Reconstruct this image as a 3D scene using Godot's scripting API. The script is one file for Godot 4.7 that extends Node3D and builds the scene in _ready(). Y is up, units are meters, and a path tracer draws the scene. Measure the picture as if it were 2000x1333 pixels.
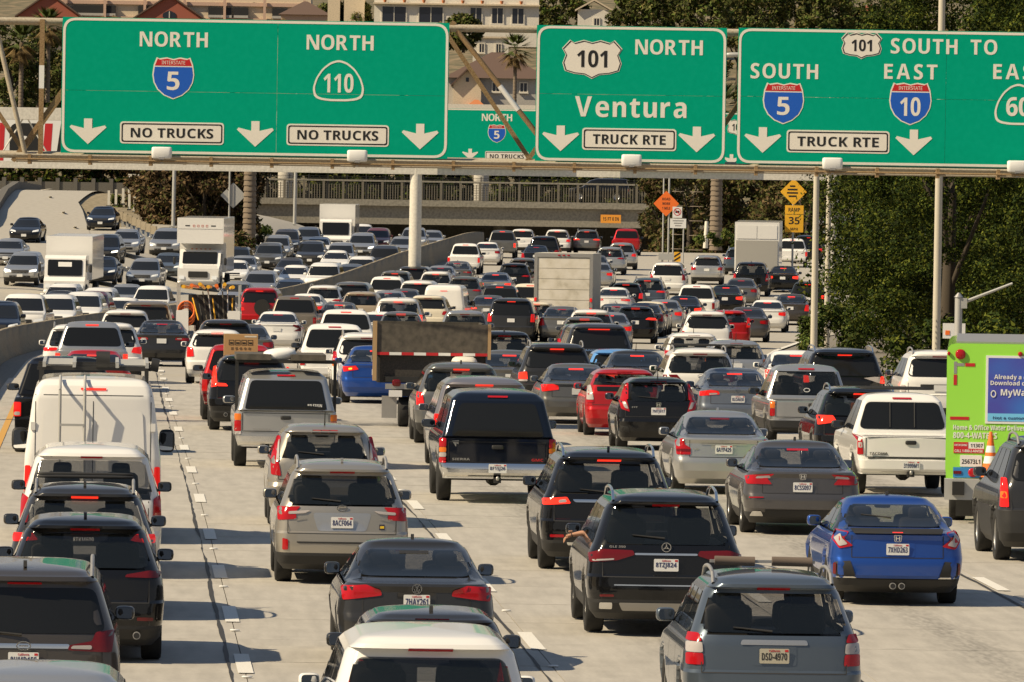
extends Node3D
# A freeway seen through a long lens from an overpass: D is the distance down the road (world -z), X is to the side, y is up.

const CAM_Y := 5.7
var M := {}
var proto := {}
var taken := {}
var rng := RandomNumberGenerator.new()
var font := SystemFont.new()
var font_bold := SystemFont.new()

# ---------------------------------------------------------------- the lie of the road
const DROP := [[60, 5.9], [110, 5.7], [150, 5.55], [200, 5.72], [220, 5.8], [250, 5.95], [300, 6.35], [330, 6.6], [400, 6.9], [440, 6.7], [480, 6.3], [540, 5.75], [583, 5.42], [620, 5.2], [650, 5.4], [690, 6.6], [760, 7.8], [900, 8.0]]
const BAR := [[60, -6.4], [230, -14.3], [298, -17.3], [340, -17.3], [375, -16.0], [415, -13.2], [448, -10.8], [490, -8.4], [527, -6.5], [580, -4.4], [630, -2.7], [760, 2.0], [900, 7.0]]

func lin(t, v):
	if v <= t[0][0]: return t[0][1]
	for i in t.size() - 1:
		if v <= t[i + 1][0]:
			return t[i][1] + (t[i + 1][1] - t[i][1]) * (v - t[i][0]) / float(t[i + 1][0] - t[i][0])
	return t[-1][1]

func smooth(t, v, w = 14.0):
	return (lin(t, v - w) + lin(t, v - w * .5) + lin(t, v) + lin(t, v + w * .5) + lin(t, v + w)) / 5.0

func bar(d): return smooth(BAR, d)

func ground(x, d):
	var u = x - bar(d)
	var k = clampf((-8.0 - u) / 9.0, 0, 1)
	k = k * k * (3 - 2 * k)
	var y = CAM_Y - smooth(DROP, d) + k * clampf((d - 420.0) / 110.0, 0, 1) * 2.3
	var k2 = clampf((-16.0 - u) / 8.0, 0, 1)
	y += k2 * k2 * (3 - 2 * k2) * clampf((d - 555.0) / 130.0, 0, 1) * 2.2
	y -= clampf((-.2 - u) / .6, 0, 1) * .5 * clampf((d - 370.0) / 40, 0, 1) * clampf((580.0 - d) / 40, 0, 1)
	if u > 26.0: y += (u - 26.0) * .12 * clampf((d - 480) / 60.0, 0, 1)
	return y

func on_road(x, d, lift = 0.0): return Vector3(x, ground(x, d) + lift, -d)

# ---------------------------------------------------------------- materials
func lincol(r, g, b, a = 1.0):
	var c = Color(r, g, b).linear_to_srgb()
	c.a = a
	return c

func mat(called, r, g, b, rough = .6, metal = 0.0):
	var m := StandardMaterial3D.new()
	m.resource_name = called
	m.albedo_color = lincol(r, g, b)
	m.roughness = rough
	m.metallic = metal
	M[called] = m
	return m

func paint(called, r, g, b, metal = .35, rough = .38):
	var m = mat(called, r, g, b, rough, metal)
	m.clearcoat_enabled = true
	m.clearcoat = .9
	m.metallic_specular = .15
	m.clearcoat_roughness = .05
	return m

func noise_tex(freq, octaves, ramp, size = 512, seed_ = 1, kind = FastNoiseLite.TYPE_SIMPLEX_SMOOTH):
	var n := FastNoiseLite.new()
	n.noise_type = kind
	n.frequency = freq
	n.fractal_octaves = octaves
	n.seed = seed_
	var t := NoiseTexture2D.new()
	t.width = size
	t.height = size
	t.seamless = true
	t.noise = n
	var g := Gradient.new()
	g.offsets = PackedFloat32Array(ramp.map(func(p): return p[0]))
	g.colors = PackedColorArray(ramp.map(func(p): return lincol(p[1], p[2], p[3])))
	t.color_ramp = g
	return t

func grain(m, freq, octaves, ramp, metres, seed_ = 1, size = 512):
	m.albedo_texture = noise_tex(freq, octaves, ramp, size, seed_)
	m.albedo_color = Color.WHITE
	m.uv1_triplanar = true
	m.uv1_world_triplanar = true
	m.uv1_scale = Vector3.ONE / metres
	return m

func materials():
	paint("white", .74, .73, .70, 0.0, .3)
	paint("cream", .66, .60, .47, 0.0, .3)
	paint("white_dirty", .62, .58, .50, 0.0, .6)
	paint("silver", .46, .46, .45, .75, .34)
	paint("silver_mauve", .33, .30, .30, .75, .34)
	paint("champagne", .40, .37, .315, .7, .36)
	paint("grey", .16, .16, .155, .6, .36)
	paint("grey_metal", .105, .10, .10, .6, .36)
	paint("dark_grey", .036, .036, .037, .4, .36)
	paint("brown_grey", .075, .066, .058, .5, .36)
	paint("grey_tan", .19, .165, .135, .4, .36)
	paint("tan", .42, .34, .24, .3, .36)
	paint("blue_grey", .10, .125, .155, .6, .36)
	paint("blue_silver", .20, .225, .26, .7, .36)
	paint("black", .007, .007, .0075, .1, .3)
	paint("navy", .006, .009, .018, .2, .32)
	paint("blue", .02, .075, .33, .5, .34)
	paint("sky_blue", .12, .32, .68, .2, .34)
	paint("red", .42, .015, .018, .3, .34)
	paint("maroon", .16, .03, .03, .4, .36)
	paint("lime", .33, .74, .08, 0.0, .4)
	mat("plastic", .018, .018, .018, .62)
	mat("rubber", .014, .014, .014, .85)
	mat("rim", .38, .38, .38, .35, .9)
	mat("chrome", .75, .75, .74, .12, 1.0)
	mat("steel", .40, .39, .37, .5, .7)
	mat("seat", .035, .033, .031, .8)
	mat("trim", .015, .015, .016, .7)
	mat("plate", .72, .72, .70, .45)
	mat("plate_dark", .02, .02, .02, .5)
	mat("plate_yellow", .44, .41, .32, .5)
	mat("ink_blue", .012, .02, .10, .5)
	mat("ink_black", .01, .01, .01, .5)
	mat("ink_red", .5, .015, .02, .5)
	mat("ink_white", .75, .75, .72, .5)
	mat("ink_yellow", .75, .5, .03, .5)
	mat("red_lens", .38, .008, .012, .12)
	mat("dark_lens", .13, .006, .008, .12)
	mat("clear_lens", .40, .37, .36, .12)
	mat("amber_lens", .65, .16, .02, .15)
	for l in [["lit_lens", 1.0, .02, .015, .35], ["bright_lens", 1.0, .035, .015, 1.0], ["head_lens", .9, .88, .8, .35], ["head_lit", 1.0, .93, .75, 2.2], ["amber_lit", 1.0, .45, .04, 1.6]]:
		var m = mat(l[0], l[1] * .5, l[2] * .5, l[3] * .5, .12)
		m.emission_enabled = true
		m.emission = lincol(l[1], l[2], l[3])
		m.emission_energy_multiplier = l[4]
	var g = mat("dark_glass", .012, .013, .014, .04)
	g.metallic_specular = .4
	for l in [["tint_glass", .74], ["clear_glass", .36], ["mid_glass", .54]]:
		var q = mat(l[0], .008, .010, .010, .03)
		q.transparency = BaseMaterial3D.TRANSPARENCY_ALPHA
		q.albedo_color.a = l[1]
		q.metallic_specular = .5
	mat("mirror", .80, .82, .84, .03, 1.0)
	mat("skin", .45, .24, .15, .6)
	mat("cardboard", .47, .29, .13, .8)
	mat("orange", .85, .17, .02, .55)
	mat("yellow", .80, .42, .02, .55)
	mat("pale_plastic", .70, .67, .58, .5)
	mat("galvanised", .43, .43, .41, .55, .3)
	grain(mat("weathered_board", .12, .10, .08, .8), .02, 4, [[0, .05, .046, .037], [.45, .085, .075, .06], [1, .12, .105, .082]], 2.2, 7)
	grain(mat("dirty_white_panel", .6, .6, .6, .7), .012, 5, [[0, .44, .40, .32], [.30, .60, .56, .47], [.6, .67, .63, .55], [1, .70, .67, .60]], 4.5, 12)

# ---------------------------------------------------------------- naming and nodes
func numbered(called):
	if not taken.has(called):
		taken[called] = 0
		return called
	taken[called] += 1
	return "%s_%03d" % [called, taken[called]]

func tag(o, label, category = "", group = "", kind = ""):
	if label: o.set_meta("label", label)
	if category: o.set_meta("category", category)
	if group: o.set_meta("group", group)
	if kind: o.set_meta("kind", kind)
	return o

func thing(called, label, category, at = Vector3.ZERO, turn = 0.0, group = ""):
	var o := Node3D.new()
	o.name = numbered(called)
	add_child(o)
	o.position = at
	o.rotation.y = turn
	return tag(o, label, category, group)

func put(called, mesh, m, parent, at = Vector3.ZERO, turn = Vector3.ZERO, size = Vector3.ONE):
	var o := MeshInstance3D.new()
	o.name = numbered(called) if parent == self else called
	o.mesh = mesh
	o.material_override = m if m is Material else M[m]
	parent.add_child(o, true)
	o.position = at
	o.rotation = turn
	o.scale = size
	return o

func structure(called, mesh, m):
	return tag(put(called, mesh, m, self), "", "", "", "structure")

# ---------------------------------------------------------------- shapes
func tool():
	var s := SurfaceTool.new()
	s.begin(Mesh.PRIMITIVE_TRIANGLES)
	return s

func quad(s, a, b, c, d):   # clockwise seen from outside
	for p in [a, b, c, a, c, d]: s.add_vertex(p)

func done(s, flat = false):
	s.generate_normals()
	return s.commit()

func add_box(s, c, size, yaw = 0.0, pitch = 0.0, roll = 0.0):
	var b = Basis.from_euler(Vector3(pitch, yaw, roll))
	var h = size * .5
	s.set_smooth_group(-1)
	for f in [[0, 1, 2], [1, 2, 0], [2, 0, 1]]:
		for sg in [-1.0, 1.0]:
			var n = Vector3.ZERO; n[f[0]] = sg
			var u = Vector3.ZERO; u[f[1]] = 1
			var v = Vector3.ZERO; v[f[2]] = sg
			var hu = u * h[f[1]]
			var hv = v * h[f[2]]
			var o = n * h[f[0]]
			quad(s, c + b * (o - hu - hv), c + b * (o - hu + hv), c + b * (o + hu + hv), c + b * (o + hu - hv))

func box(size):
	var s = tool()
	add_box(s, Vector3.ZERO, size)
	return done(s)

func add_tube(s, a, b, r0, r1 = -1.0, n = 10, caps = true):
	if r1 < 0: r1 = r0
	var d = (b - a).normalized()
	var u = d.cross(Vector3.UP if absf(d.y) < .9 else Vector3.RIGHT).normalized()
	var v = d.cross(u)
	s.set_smooth_group(0)
	for i in n:
		var t0 = TAU * i / n
		var t1 = TAU * (i + 1) / n
		var e0 = u * cos(t0) + v * sin(t0)
		var e1 = u * cos(t1) + v * sin(t1)
		quad(s, a + e0 * r0, b + e0 * r1, b + e1 * r1, a + e1 * r0)
	if caps:
		s.set_smooth_group(-1)
		for i in n:
			var t0 = TAU * i / n
			var t1 = TAU * (i + 1) / n
			var e0 = u * cos(t0) + v * sin(t0)
			var e1 = u * cos(t1) + v * sin(t1)
			for p in [a, a + e0 * r0, a + e1 * r0, b, b + e1 * r1, b + e0 * r1]: s.add_vertex(p)

func tube(a, b, r0, r1 = -1.0, n = 10):
	var s = tool()
	add_tube(s, a, b, r0, r1, n)
	return done(s)

func add_lathe_x(s, prof, n):   # profile of [x, radius], turned round the x axis
	s.set_smooth_group(0)
	for i in prof.size() - 1:
		for k in n:
			var t0 = TAU * k / n
			var t1 = TAU * (k + 1) / n
			var a = Vector3(prof[i][0], cos(t0) * prof[i][1], sin(t0) * prof[i][1])
			var b = Vector3(prof[i + 1][0], cos(t0) * prof[i + 1][1], sin(t0) * prof[i + 1][1])
			var c = Vector3(prof[i + 1][0], cos(t1) * prof[i + 1][1], sin(t1) * prof[i + 1][1])
			var d = Vector3(prof[i][0], cos(t1) * prof[i][1], sin(t1) * prof[i][1])
			quad(s, a, b, c, d)

func blob(w, h, d, e = .55, nu = 14, nv = 8):   # a rounded box
	var s = tool()
	var p = func(i, j):
		var a = TAU * i / nu
		var b = -PI / 2 + PI * j / nv
		var pw = func(x): return signf(x) * pow(absf(x), e)
		return Vector3(pw.call(cos(b)) * pw.call(cos(a)) * w, pw.call(sin(b)) * h, pw.call(cos(b)) * pw.call(sin(a)) * d) * .5
	for i in nu:
		for j in nv:
			quad(s, p.call(i, j), p.call(i + 1, j), p.call(i + 1, j + 1), p.call(i, j + 1))
	return done(s)

func rounded(pts, r, n = 4):   # polygon with its corners rounded
	var out := PackedVector2Array()
	var m = pts.size()
	for i in m:
		var a: Vector2 = pts[(i + m - 1) % m]
		var b: Vector2 = pts[i]
		var c: Vector2 = pts[(i + 1) % m]
		var ra = minf(r, a.distance_to(b) * .45)
		var rc = minf(r, c.distance_to(b) * .45)
		var p = b + (a - b).normalized() * ra
		var q = b + (c - b).normalized() * rc
		for k in n + 1:
			var t = float(k) / n
			out.append(p.lerp(b, t).lerp(b.lerp(q, t), t))
	return out

func rect(w, h, at = Vector2.ZERO):
	return [at + Vector2(-w / 2, -h / 2), at + Vector2(w / 2, -h / 2), at + Vector2(w / 2, h / 2), at + Vector2(-w / 2, h / 2)]

func add_plate(s, poly, z0, z1):   # a flat polygon in x, y made thick between z0 and z1 (z1 faces the viewer)
	var tris = Geometry2D.triangulate_polygon(poly)
	s.set_smooth_group(-1)
	for i in range(0, tris.size(), 3):
		var a = poly[tris[i]]
		var b = poly[tris[i + 1]]
		var c = poly[tris[i + 2]]
		if (b - a).cross(c - a) > 0:
			var t = b; b = c; c = t
		for p in [a, b, c]: s.add_vertex(Vector3(p.x, p.y, z1))
		for p in [a, c, b]: s.add_vertex(Vector3(p.x, p.y, z0))
	var ccw = not Geometry2D.is_polygon_clockwise(poly)
	for i in poly.size():
		var a = poly[i]
		var b = poly[(i + 1) % poly.size()]
		if not ccw:
			var t = a; a = b; b = t
		quad(s, Vector3(a.x, a.y, z0), Vector3(a.x, a.y, z1), Vector3(b.x, b.y, z1), Vector3(b.x, b.y, z0))

func slab(poly, z0, z1):
	var s = tool()
	add_plate(s, poly if poly is PackedVector2Array else PackedVector2Array(poly), z0, z1)
	return done(s)

func band(outer, inner, z0, z1):   # the strip between two outlines with equally many points
	var s = tool()
	s.set_smooth_group(-1)
	var n = outer.size()
	for i in n:
		var q = PackedVector2Array([outer[i], outer[(i + 1) % n], inner[(i + 1) % n], inner[i]])
		add_plate(s, q, z0, z1)
	return done(s)

func letters(text, w, h, depth, bold = true):   # lettering that fills w x h, centred
	var t := TextMesh.new()
	t.font = font_bold if bold else font
	t.font_size = 64
	t.pixel_size = .01
	t.depth = .02
	t.text = text
	var b = t.get_aabb()
	return [t, b, Vector3(w / maxf(b.size.x, .01), h / maxf(b.size.y, .01), depth / .02)]

func write(called, text, w, h, m, parent, at, depth = .006, turn = Vector3.ZERO, bold = true):
	var l = letters(text, w, h, depth, bold)
	var sc: Vector3 = l[2]
	if w <= 0: sc.x = sc.y
	var c = l[1].get_center() * sc
	var o = put(called, l[0], m, parent, at, turn, sc)
	o.position -= Basis.from_euler(turn) * Vector3(c.x, c.y, 0)
	return o

# ---------------------------------------------------------------- vehicles
# A body is a stack of level outlines. rear / front: how far each height lies in from the tail / nose; half: half width as a share of the full one.
const KIND := {
	"suv": {"h": 1.68, "rear": [[.20, -.25], [.28, -.10], [.40, -.01], [.55, 0], [.70, -.01], [.735, -.05], [1.0, -.075], [1.08, -.105], [1.49, -.36], [1.535, -.37], [1.55, -.25], [1.585, -.25], [1.61, -.32]],
		"front": [[.2, .2], [.3, .06], [.5, 0], [.7, .02], [.82, .10], [.92, .40], [1.0, .95], [1.04, 1.10], [1.53, 2.0], [1.61, 2.3]],
		"half": [[.2, .86], [.3, .95], [.5, .985], [.7, 1.0], [.9, .985], [1.0, .96], [1.06, .93], [1.49, .76], [1.56, .71], [1.61, .65]], "win": [1.10, 1.49], "side": [1.07, 1.49], "wr": .355, "clad": .44},
	"sedan": {"h": 1.45, "rear": [[.18, -.25], [.28, -.08], [.42, 0], [.58, 0], [.66, -.03], [.90, -.055], [.97, -.03], [1.0, -.06], [1.015, -.20], [1.03, -.50], [1.05, -.62], [1.335, -1.30], [1.385, -1.55]],
		"front": [[.18, .2], [.3, .05], [.5, 0], [.65, .05], [.75, .25], [.86, .85], [.93, 1.2], [1.32, 2.1], [1.385, 2.4]],
		"half": [[.18, .86], [.3, .94], [.5, .985], [.65, 1], [.85, .975], [.95, .93], [1.0, .89], [1.02, .87], [1.335, .685], [1.385, .62]], "win": [1.055, 1.335], "side": [.97, 1.33], "wr": .33, "clad": .3},
	"hatch": {"h": 1.52, "rear": [[.19, -.22], [.27, -.08], [.40, 0], [.60, 0], [.66, -.04], [.95, -.07], [1.02, -.10], [1.36, -.33], [1.40, -.34], [1.41, -.22], [1.435, -.24], [1.46, -.32]],
		"front": [[.19, .2], [.3, .05], [.5, 0], [.68, .04], [.80, .25], [.92, .75], [.98, 1.0], [1.38, 1.8], [1.46, 2.1]],
		"half": [[.19, .88], [.3, .95], [.5, .985], [.7, 1], [.9, .975], [.98, .95], [1.04, .92], [1.36, .76], [1.42, .71], [1.46, .64]], "win": [1.03, 1.36], "side": [1.0, 1.36], "wr": .32, "clad": .36},
	"bigsuv": {"h": 1.88, "rear": [[.27, -.22], [.34, -.08], [.46, 0], [.64, 0], [.70, -.05], [1.08, -.07], [1.18, -.09], [1.66, -.26], [1.72, -.27], [1.735, -.16], [1.78, -.17], [1.80, -.25]],
		"front": [[.27, .15], [.4, .03], [.6, 0], [.9, .03], [1.02, .15], [1.10, .8], [1.16, 1.1], [1.70, 1.75], [1.80, 2.1]],
		"half": [[.27, .88], [.36, .96], [.6, .99], [.8, 1], [1.0, .985], [1.12, .96], [1.20, .94], [1.66, .79], [1.74, .75], [1.80, .68]], "win": [1.20, 1.66], "side": [1.17, 1.67], "wr": .38, "clad": .46},
	"minivan": {"h": 1.77, "rear": [[.20, -.2], [.28, -.08], [.40, 0], [.58, 0], [.64, -.05], [1.0, -.07], [1.06, -.09], [1.58, -.30], [1.62, -.31], [1.63, -.2], [1.67, -.22], [1.70, -.3]],
		"front": [[.2, .2], [.3, .05], [.5, 0], [.75, .06], [.9, .35], [1.02, .8], [1.06, .95], [1.60, 1.95], [1.70, 2.3]],
		"half": [[.2, .88], [.3, .96], [.5, .99], [.75, 1], [.95, .985], [1.04, .96], [1.58, .80], [1.64, .75], [1.70, .67]], "win": [1.06, 1.57], "side": [1.04, 1.58], "wr": .34, "clad": .34},
	"pickup": {"h": 1.83, "rear": [[.42, -.16], [.46, -.03], [.50, 0], [.65, 0], [.665, -.10], [.70, -.10], [1.05, -.10], [1.07, -.12], [1.076, -1.72], [1.10, -1.76], [1.68, -1.92], [1.755, -2.08]],
		"front": [[.4, .1], [.55, 0], [.9, .03], [1.05, .12], [1.12, 1.15], [1.16, 1.3], [1.68, 2.05], [1.755, 2.3]],
		"half": [[.42, .92], [.55, .965], [.66, .975], [.80, 1], [1.0, .99], [1.05, .975], [1.076, .95], [1.12, .935], [1.68, .745], [1.755, .67]], "win": [1.17, 1.66], "side": [1.13, 1.68], "wr": .39, "clad": 0.0},
	"van": {"h": 2.5, "rear": [[.30, -.14], [.36, -.02], [.44, 0], [.58, 0], [.60, -.06], [1.3, -.06], [2.2, -.13], [2.36, -.20], [2.42, -.27]],
		"front": [[.3, .1], [.5, 0], [.9, .06], [1.1, .5], [1.25, .85], [2.1, 1.7], [2.42, 2.2]],
		"half": [[.30, .93], [.5, .985], [.9, 1], [1.3, .99], [2.15, .885], [2.32, .845], [2.42, .77]], "win": [1.4, 2.1], "side": [1.35, 2.0], "wr": .36, "clad": .6}}

class Shape:
	var L := 4.6
	var W := 1.8
	var H := 1.6
	var rear := []
	var front := []
	var half := []
	var rx := .17
	var rz := .26
	var bow := .07
	var wr := .34
	var axles := [1.0, -1.0]
	func li(t, v):
		if v <= t[0][0]: return float(t[0][1])
		for i in t.size() - 1:
			if v <= t[i + 1][0]:
				return t[i][1] + (t[i + 1][1] - t[i][1]) * (v - t[i][0]) / float(t[i + 1][0] - t[i][0])
		return float(t[-1][1])
	func hw(y): return li(half, y) * W * .5
	func zr(y): return L * .5 + li(rear, y)
	func zf(y): return -L * .5 + li(front, y)
	func edge(x, y, z, s, b):
		var h = hw(y)
		var a = minf(absf(x), h)
		var r = rx * h / (W * .5)
		var out = z - s * b * (a / h) * (a / h)
		if a > h - r:
			var t = (a - h + r) / r
			out -= s * minf(rz, (zr(y) - zf(y)) * .25) * (1.0 - sqrt(maxf(0.0, 1.0 - t * t)))
		return out
	func rear_z(x, y): return edge(x, y, zr(y), 1.0, bow)
	func front_z(x, y): return edge(x, y, zf(y), -1.0, .16)
	func side_x(z, y):
		var h = hw(y)
		var r = rx * h / (W * .5)
		var c = minf(rz, (zr(y) - zf(y)) * .25)
		var over = maxf(z - (zr(y) - bow - c), (zf(y) + .16 + c) - z)
		if over <= 0: return h
		var k = clampf(over / c, 0, 1)
		return h - r + r * sqrt(1.0 - k * k)
	func at(mode, p: Vector2):
		if mode == 0: return Vector3(p.x, p.y, rear_z(p.x, p.y))
		if mode == 1: return Vector3(p.x, p.y, front_z(p.x, p.y))
		if mode == 2: return Vector3(side_x(p.x, p.y), p.y, p.x)
		return Vector3(-side_x(p.x, p.y), p.y, p.x)
	func normal(mode, p: Vector2):
		var e = .02
		var o = at(mode, p)
		var a = at(mode, p + Vector2(e if p.x < 0 else -e, 0)) - o
		var b = at(mode, p + Vector2(0, e)) - at(mode, p - Vector2(0, e))
		var n = a.cross(b).normalized()
		var want = [Vector3(0, .2, 1), Vector3(0, .2, -1), Vector3(1, .2, 0), Vector3(-1, .2, 0)][mode]
		return n if n.dot(want) >= 0 else -n

func make_shape(kind, W, H, L):
	var k = KIND[kind]
	var s := Shape.new()
	s.W = W; s.H = H; s.L = L
	var f = H / k.h
	for n in ["rear", "front", "half"]:
		s.set(n, k[n].map(func(p): return [p[0] * f, p[1]]))
	s.wr = k.wr * (f * .5 + .5)
	s.axles = [L * .5 - (1.05 if kind != "pickup" else 1.25) * L / 4.8, -L * .5 + .92]
	if kind == "van" or kind == "pickup" or kind == "pickupshell":
		s.rx = .12; s.rz = .10; s.bow = .03
	return s

func inside(poly, p): return poly != null and Geometry2D.is_point_in_polygon(p, poly)

func body_mesh(s, step, ns, clad, holes):   # holes: [rear, windscreen, side] outlines cut out for glass that one can see through
	var ys := []
	var keys := {}
	for t in [s.rear, s.front, s.half]:
		for p in t: keys[snappedf(p[0], .001)] = true
	var knots = keys.keys()
	knots.sort()
	if clad > 0: knots.append(clad); knots.sort()
	for i in knots.size() - 1:
		var n = maxi(1, ceili((knots[i + 1] - knots[i]) / step))
		if knots[i + 1] - knots[i] < .004: continue
		for k in n: ys.append(lerpf(knots[i], knots[i + 1], float(k) / n))
	ys.append(knots[-1])
	var rings := []
	var nf = 4
	var nc = 5 if ns > 20 else 3
	for y in ys:
		var h = s.hw(y)
		var zr = s.zr(y)
		var zf = s.zf(y)
		var r = s.rx * h / (s.W * .5)
		var c = minf(s.rz, (zr - zf) * .25)
		var right := []
		for i in nf:
			var x = (h - r) * i / nf
			right.append(Vector3(x, y, s.rear_z(x, y)))
		for j in nc + 1:
			var x = h - r + r * sin(PI * .5 * j / nc)
			right.append(Vector3(x, y, zr - s.bow * (x / h) * (x / h) - c * (1 - cos(PI * .5 * j / nc))))
		var za = zr - s.bow - c
		var zb = zf + .16 + c
		for i in range(1, ns):
			var z = lerpf(za, zb, float(i) / ns)
			var x = h
			for a in s.axles:
				if Vector2(z - a, y - s.wr).length() < s.wr + .06: x = h - .24
			right.append(Vector3(x, y, z))
		for j in nc + 1:
			var x = h - r + r * cos(PI * .5 * j / nc)
			right.append(Vector3(x, y, zf + .16 * (x / h) * (x / h) + c * (1 - sin(PI * .5 * j / nc))))
		for i in range(nf - 1, -1, -1):
			var x = (h - r) * i / nf
			right.append(Vector3(x, y, s.front_z(x, y)))
		var ring = right.duplicate()
		for i in range(right.size() - 2, 0, -1): ring.append(Vector3(-right[i].x, right[i].y, right[i].z))
		rings.append(ring)
	var top = rings[-1]
	var y0 = ys[-1]
	var mid = Vector3(0, s.H, (s.zr(y0) + s.zf(y0)) * .5)
	for t in [.28, .5, .68, .83, .94]:
		var k = sqrt(1.0 - t * t)
		var ring := []
		for p in top: ring.append(Vector3(p.x * k, y0 + (s.H - y0) * t, mid.z + (p.z - mid.z) * (.35 + .65 * k)))
		rings.append(ring)
	var main = tool()
	var low = tool()
	var n = rings[0].size()
	var tall = rings.size() - 6
	var fold = 0
	for i in rings.size() - 1:
		if i > 0 and i < ys.size() - 1:   # a sharp change of the tail's slope is a crease
			var e1 = Vector2(ys[i] - ys[i - 1], s.zr(ys[i]) - s.zr(ys[i - 1]))
			var e2 = Vector2(ys[i + 1] - ys[i], s.zr(ys[i + 1]) - s.zr(ys[i]))
			if absf(e1.angle_to(e2)) > .42: fold += 1
		main.set_smooth_group(fold)
		low.set_smooth_group(fold)
		for k in n:
			var a = rings[i][k]
			var b = rings[i][(k + 1) % n]
			var c = rings[i + 1][(k + 1) % n]
			var d = rings[i + 1][k]
			if holes and a.y > holes[3] and i < tall:
				var m = (a + b + c + d) * .25
				if m.z > .2 and inside(holes[0], Vector2(m.x, m.y)) and absf(m.x) < s.hw(m.y) - .03: continue
				if m.z < 0 and inside(holes[1], Vector2(m.x, m.y)) and absf(m.x) < s.hw(m.y) - .03: continue
				if absf(m.x) > s.hw(m.y) - .04 and inside(holes[2], Vector2(m.z, m.y)): continue
			quad(low if c.y <= clad + .001 else main, a, d, c, b)
	low.set_smooth_group(-1)
	var last = rings[-1]
	for k in n:
		for p in [last[k], mid, last[(k + 1) % n]]: main.add_vertex(p)
	var first = rings[0]
	for k in n:
		for p in [first[k], first[(k + 1) % n], Vector3(0, ys[0], 0)]: (low if clad > 0 else main).add_vertex(p)
	return [done(main), done(low) if clad > 0 else null]

func patch(s, poly, mode, lift, cell = .14):   # a thin panel that lies on the body
	var p := PackedVector2Array(poly)
	var lo = p[0]
	var hi = p[0]
	for v in p:
		lo = lo.min(v); hi = hi.max(v)
	var out = tool()
	var seen := {}
	var nx = maxi(1, ceili((hi.x - lo.x) / cell))
	var ny = maxi(1, ceili((hi.y - lo.y) / cell))
	for i in nx:
		for j in ny:
			var a = Vector2(lerpf(lo.x, hi.x, float(i) / nx), lerpf(lo.y, hi.y, float(j) / ny))
			var b = Vector2(lerpf(lo.x, hi.x, float(i + 1) / nx), lerpf(lo.y, hi.y, float(j + 1) / ny))
			for q in Geometry2D.intersect_polygons(p, PackedVector2Array([a, Vector2(b.x, a.y), b, Vector2(a.x, b.y)])):
				var t = Geometry2D.triangulate_polygon(q)
				for k in range(0, t.size(), 3):
					var v = []
					var nn = []
					for e in 3:
						var w = q[t[k + e]]
						if not seen.has(w): seen[w] = [s.normal(mode, w), s.at(mode, w)]
						var got = seen[w]
						nn.append(got[0])
						v.append(got[1] + got[0] * lift)
					var order = [0, 1, 2] if (v[1] - v[0]).cross(v[2] - v[0]).dot(nn[0]) < 0 else [0, 2, 1]
					for e in order:
						out.set_normal(nn[e])
						out.add_vertex(v[e])
	return out.commit()

func both(pts):   # right half of an outline, listed from the top down, made whole
	var out := []
	for p in pts: out.append(Vector2(p[0], p[1]))
	for i in range(pts.size() - 1, -1, -1):
		if absf(pts[i][0]) > .0001: out.append(Vector2(-pts[i][0], pts[i][1]))
	return out

var wheel_cache := {}
func wheel(parent, at, r, w, side):
	var key = snappedf(r, .02)
	if not wheel_cache.has(key):
		var s = tool()
		var q = r * .66
		add_lathe_x(s, [[-w * .5 + .02, q], [-w * .5, r * .8], [-w * .47, r * .95], [-w * .36, r], [w * .36, r], [w * .47, r * .95], [w * .5, r * .8], [w * .5 - .02, q]], 22)
		var d = tool()
		add_lathe_x(d, [[w * .5 - .025, q], [w * .5 - .06, q * .9], [w * .5 - .05, q * .3], [w * .5 - .02, 0.0]], 18)
		var d2 = tool()
		add_lathe_x(d2, [[-w * .5 + .05, 0.0], [-w * .5 + .06, q * .9], [-w * .5 + .02, q]], 14)
		wheel_cache[key] = [done(s), done(d), done(d2)]
	var c = wheel_cache[key]
	var o = put("wheel", c[0], "rubber", parent, at, Vector3(0, 0 if side > 0 else PI, 0))
	put("rim", c[1], "rim", o)
	return o

func ring_emblem(parent, at, rx, ry, m, t = .012):
	var a := PackedVector2Array()
	var b := PackedVector2Array()
	for i in 20:
		var e = Vector2(cos(TAU * i / 20), sin(TAU * i / 20))
		a.append(Vector2(e.x * rx, e.y * ry)); b.append(Vector2(e.x * (rx - t), e.y * (ry - t)))
	return put("emblem", band(a, b, 0, .008), m, parent, at)

func license_plate(parent, at, text, m = "plate", ink = "ink_blue"):
	var p = put("license_plate", slab(rounded(rect(.305, .152), .015), 0, .006), m, parent, at)
	write("lettering", text, .26, .075, ink, p, Vector3(0, -.005, .007), .003)
	write("state_name", "California", .11, .024, "ink_red", p, Vector3(0, .055, .007), .003, Vector3.ZERO, false)
	put("sticker", box(Vector3(.035, .022, .003)), "ink_red", p, Vector3(.125, .055, .007))
	return p

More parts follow.
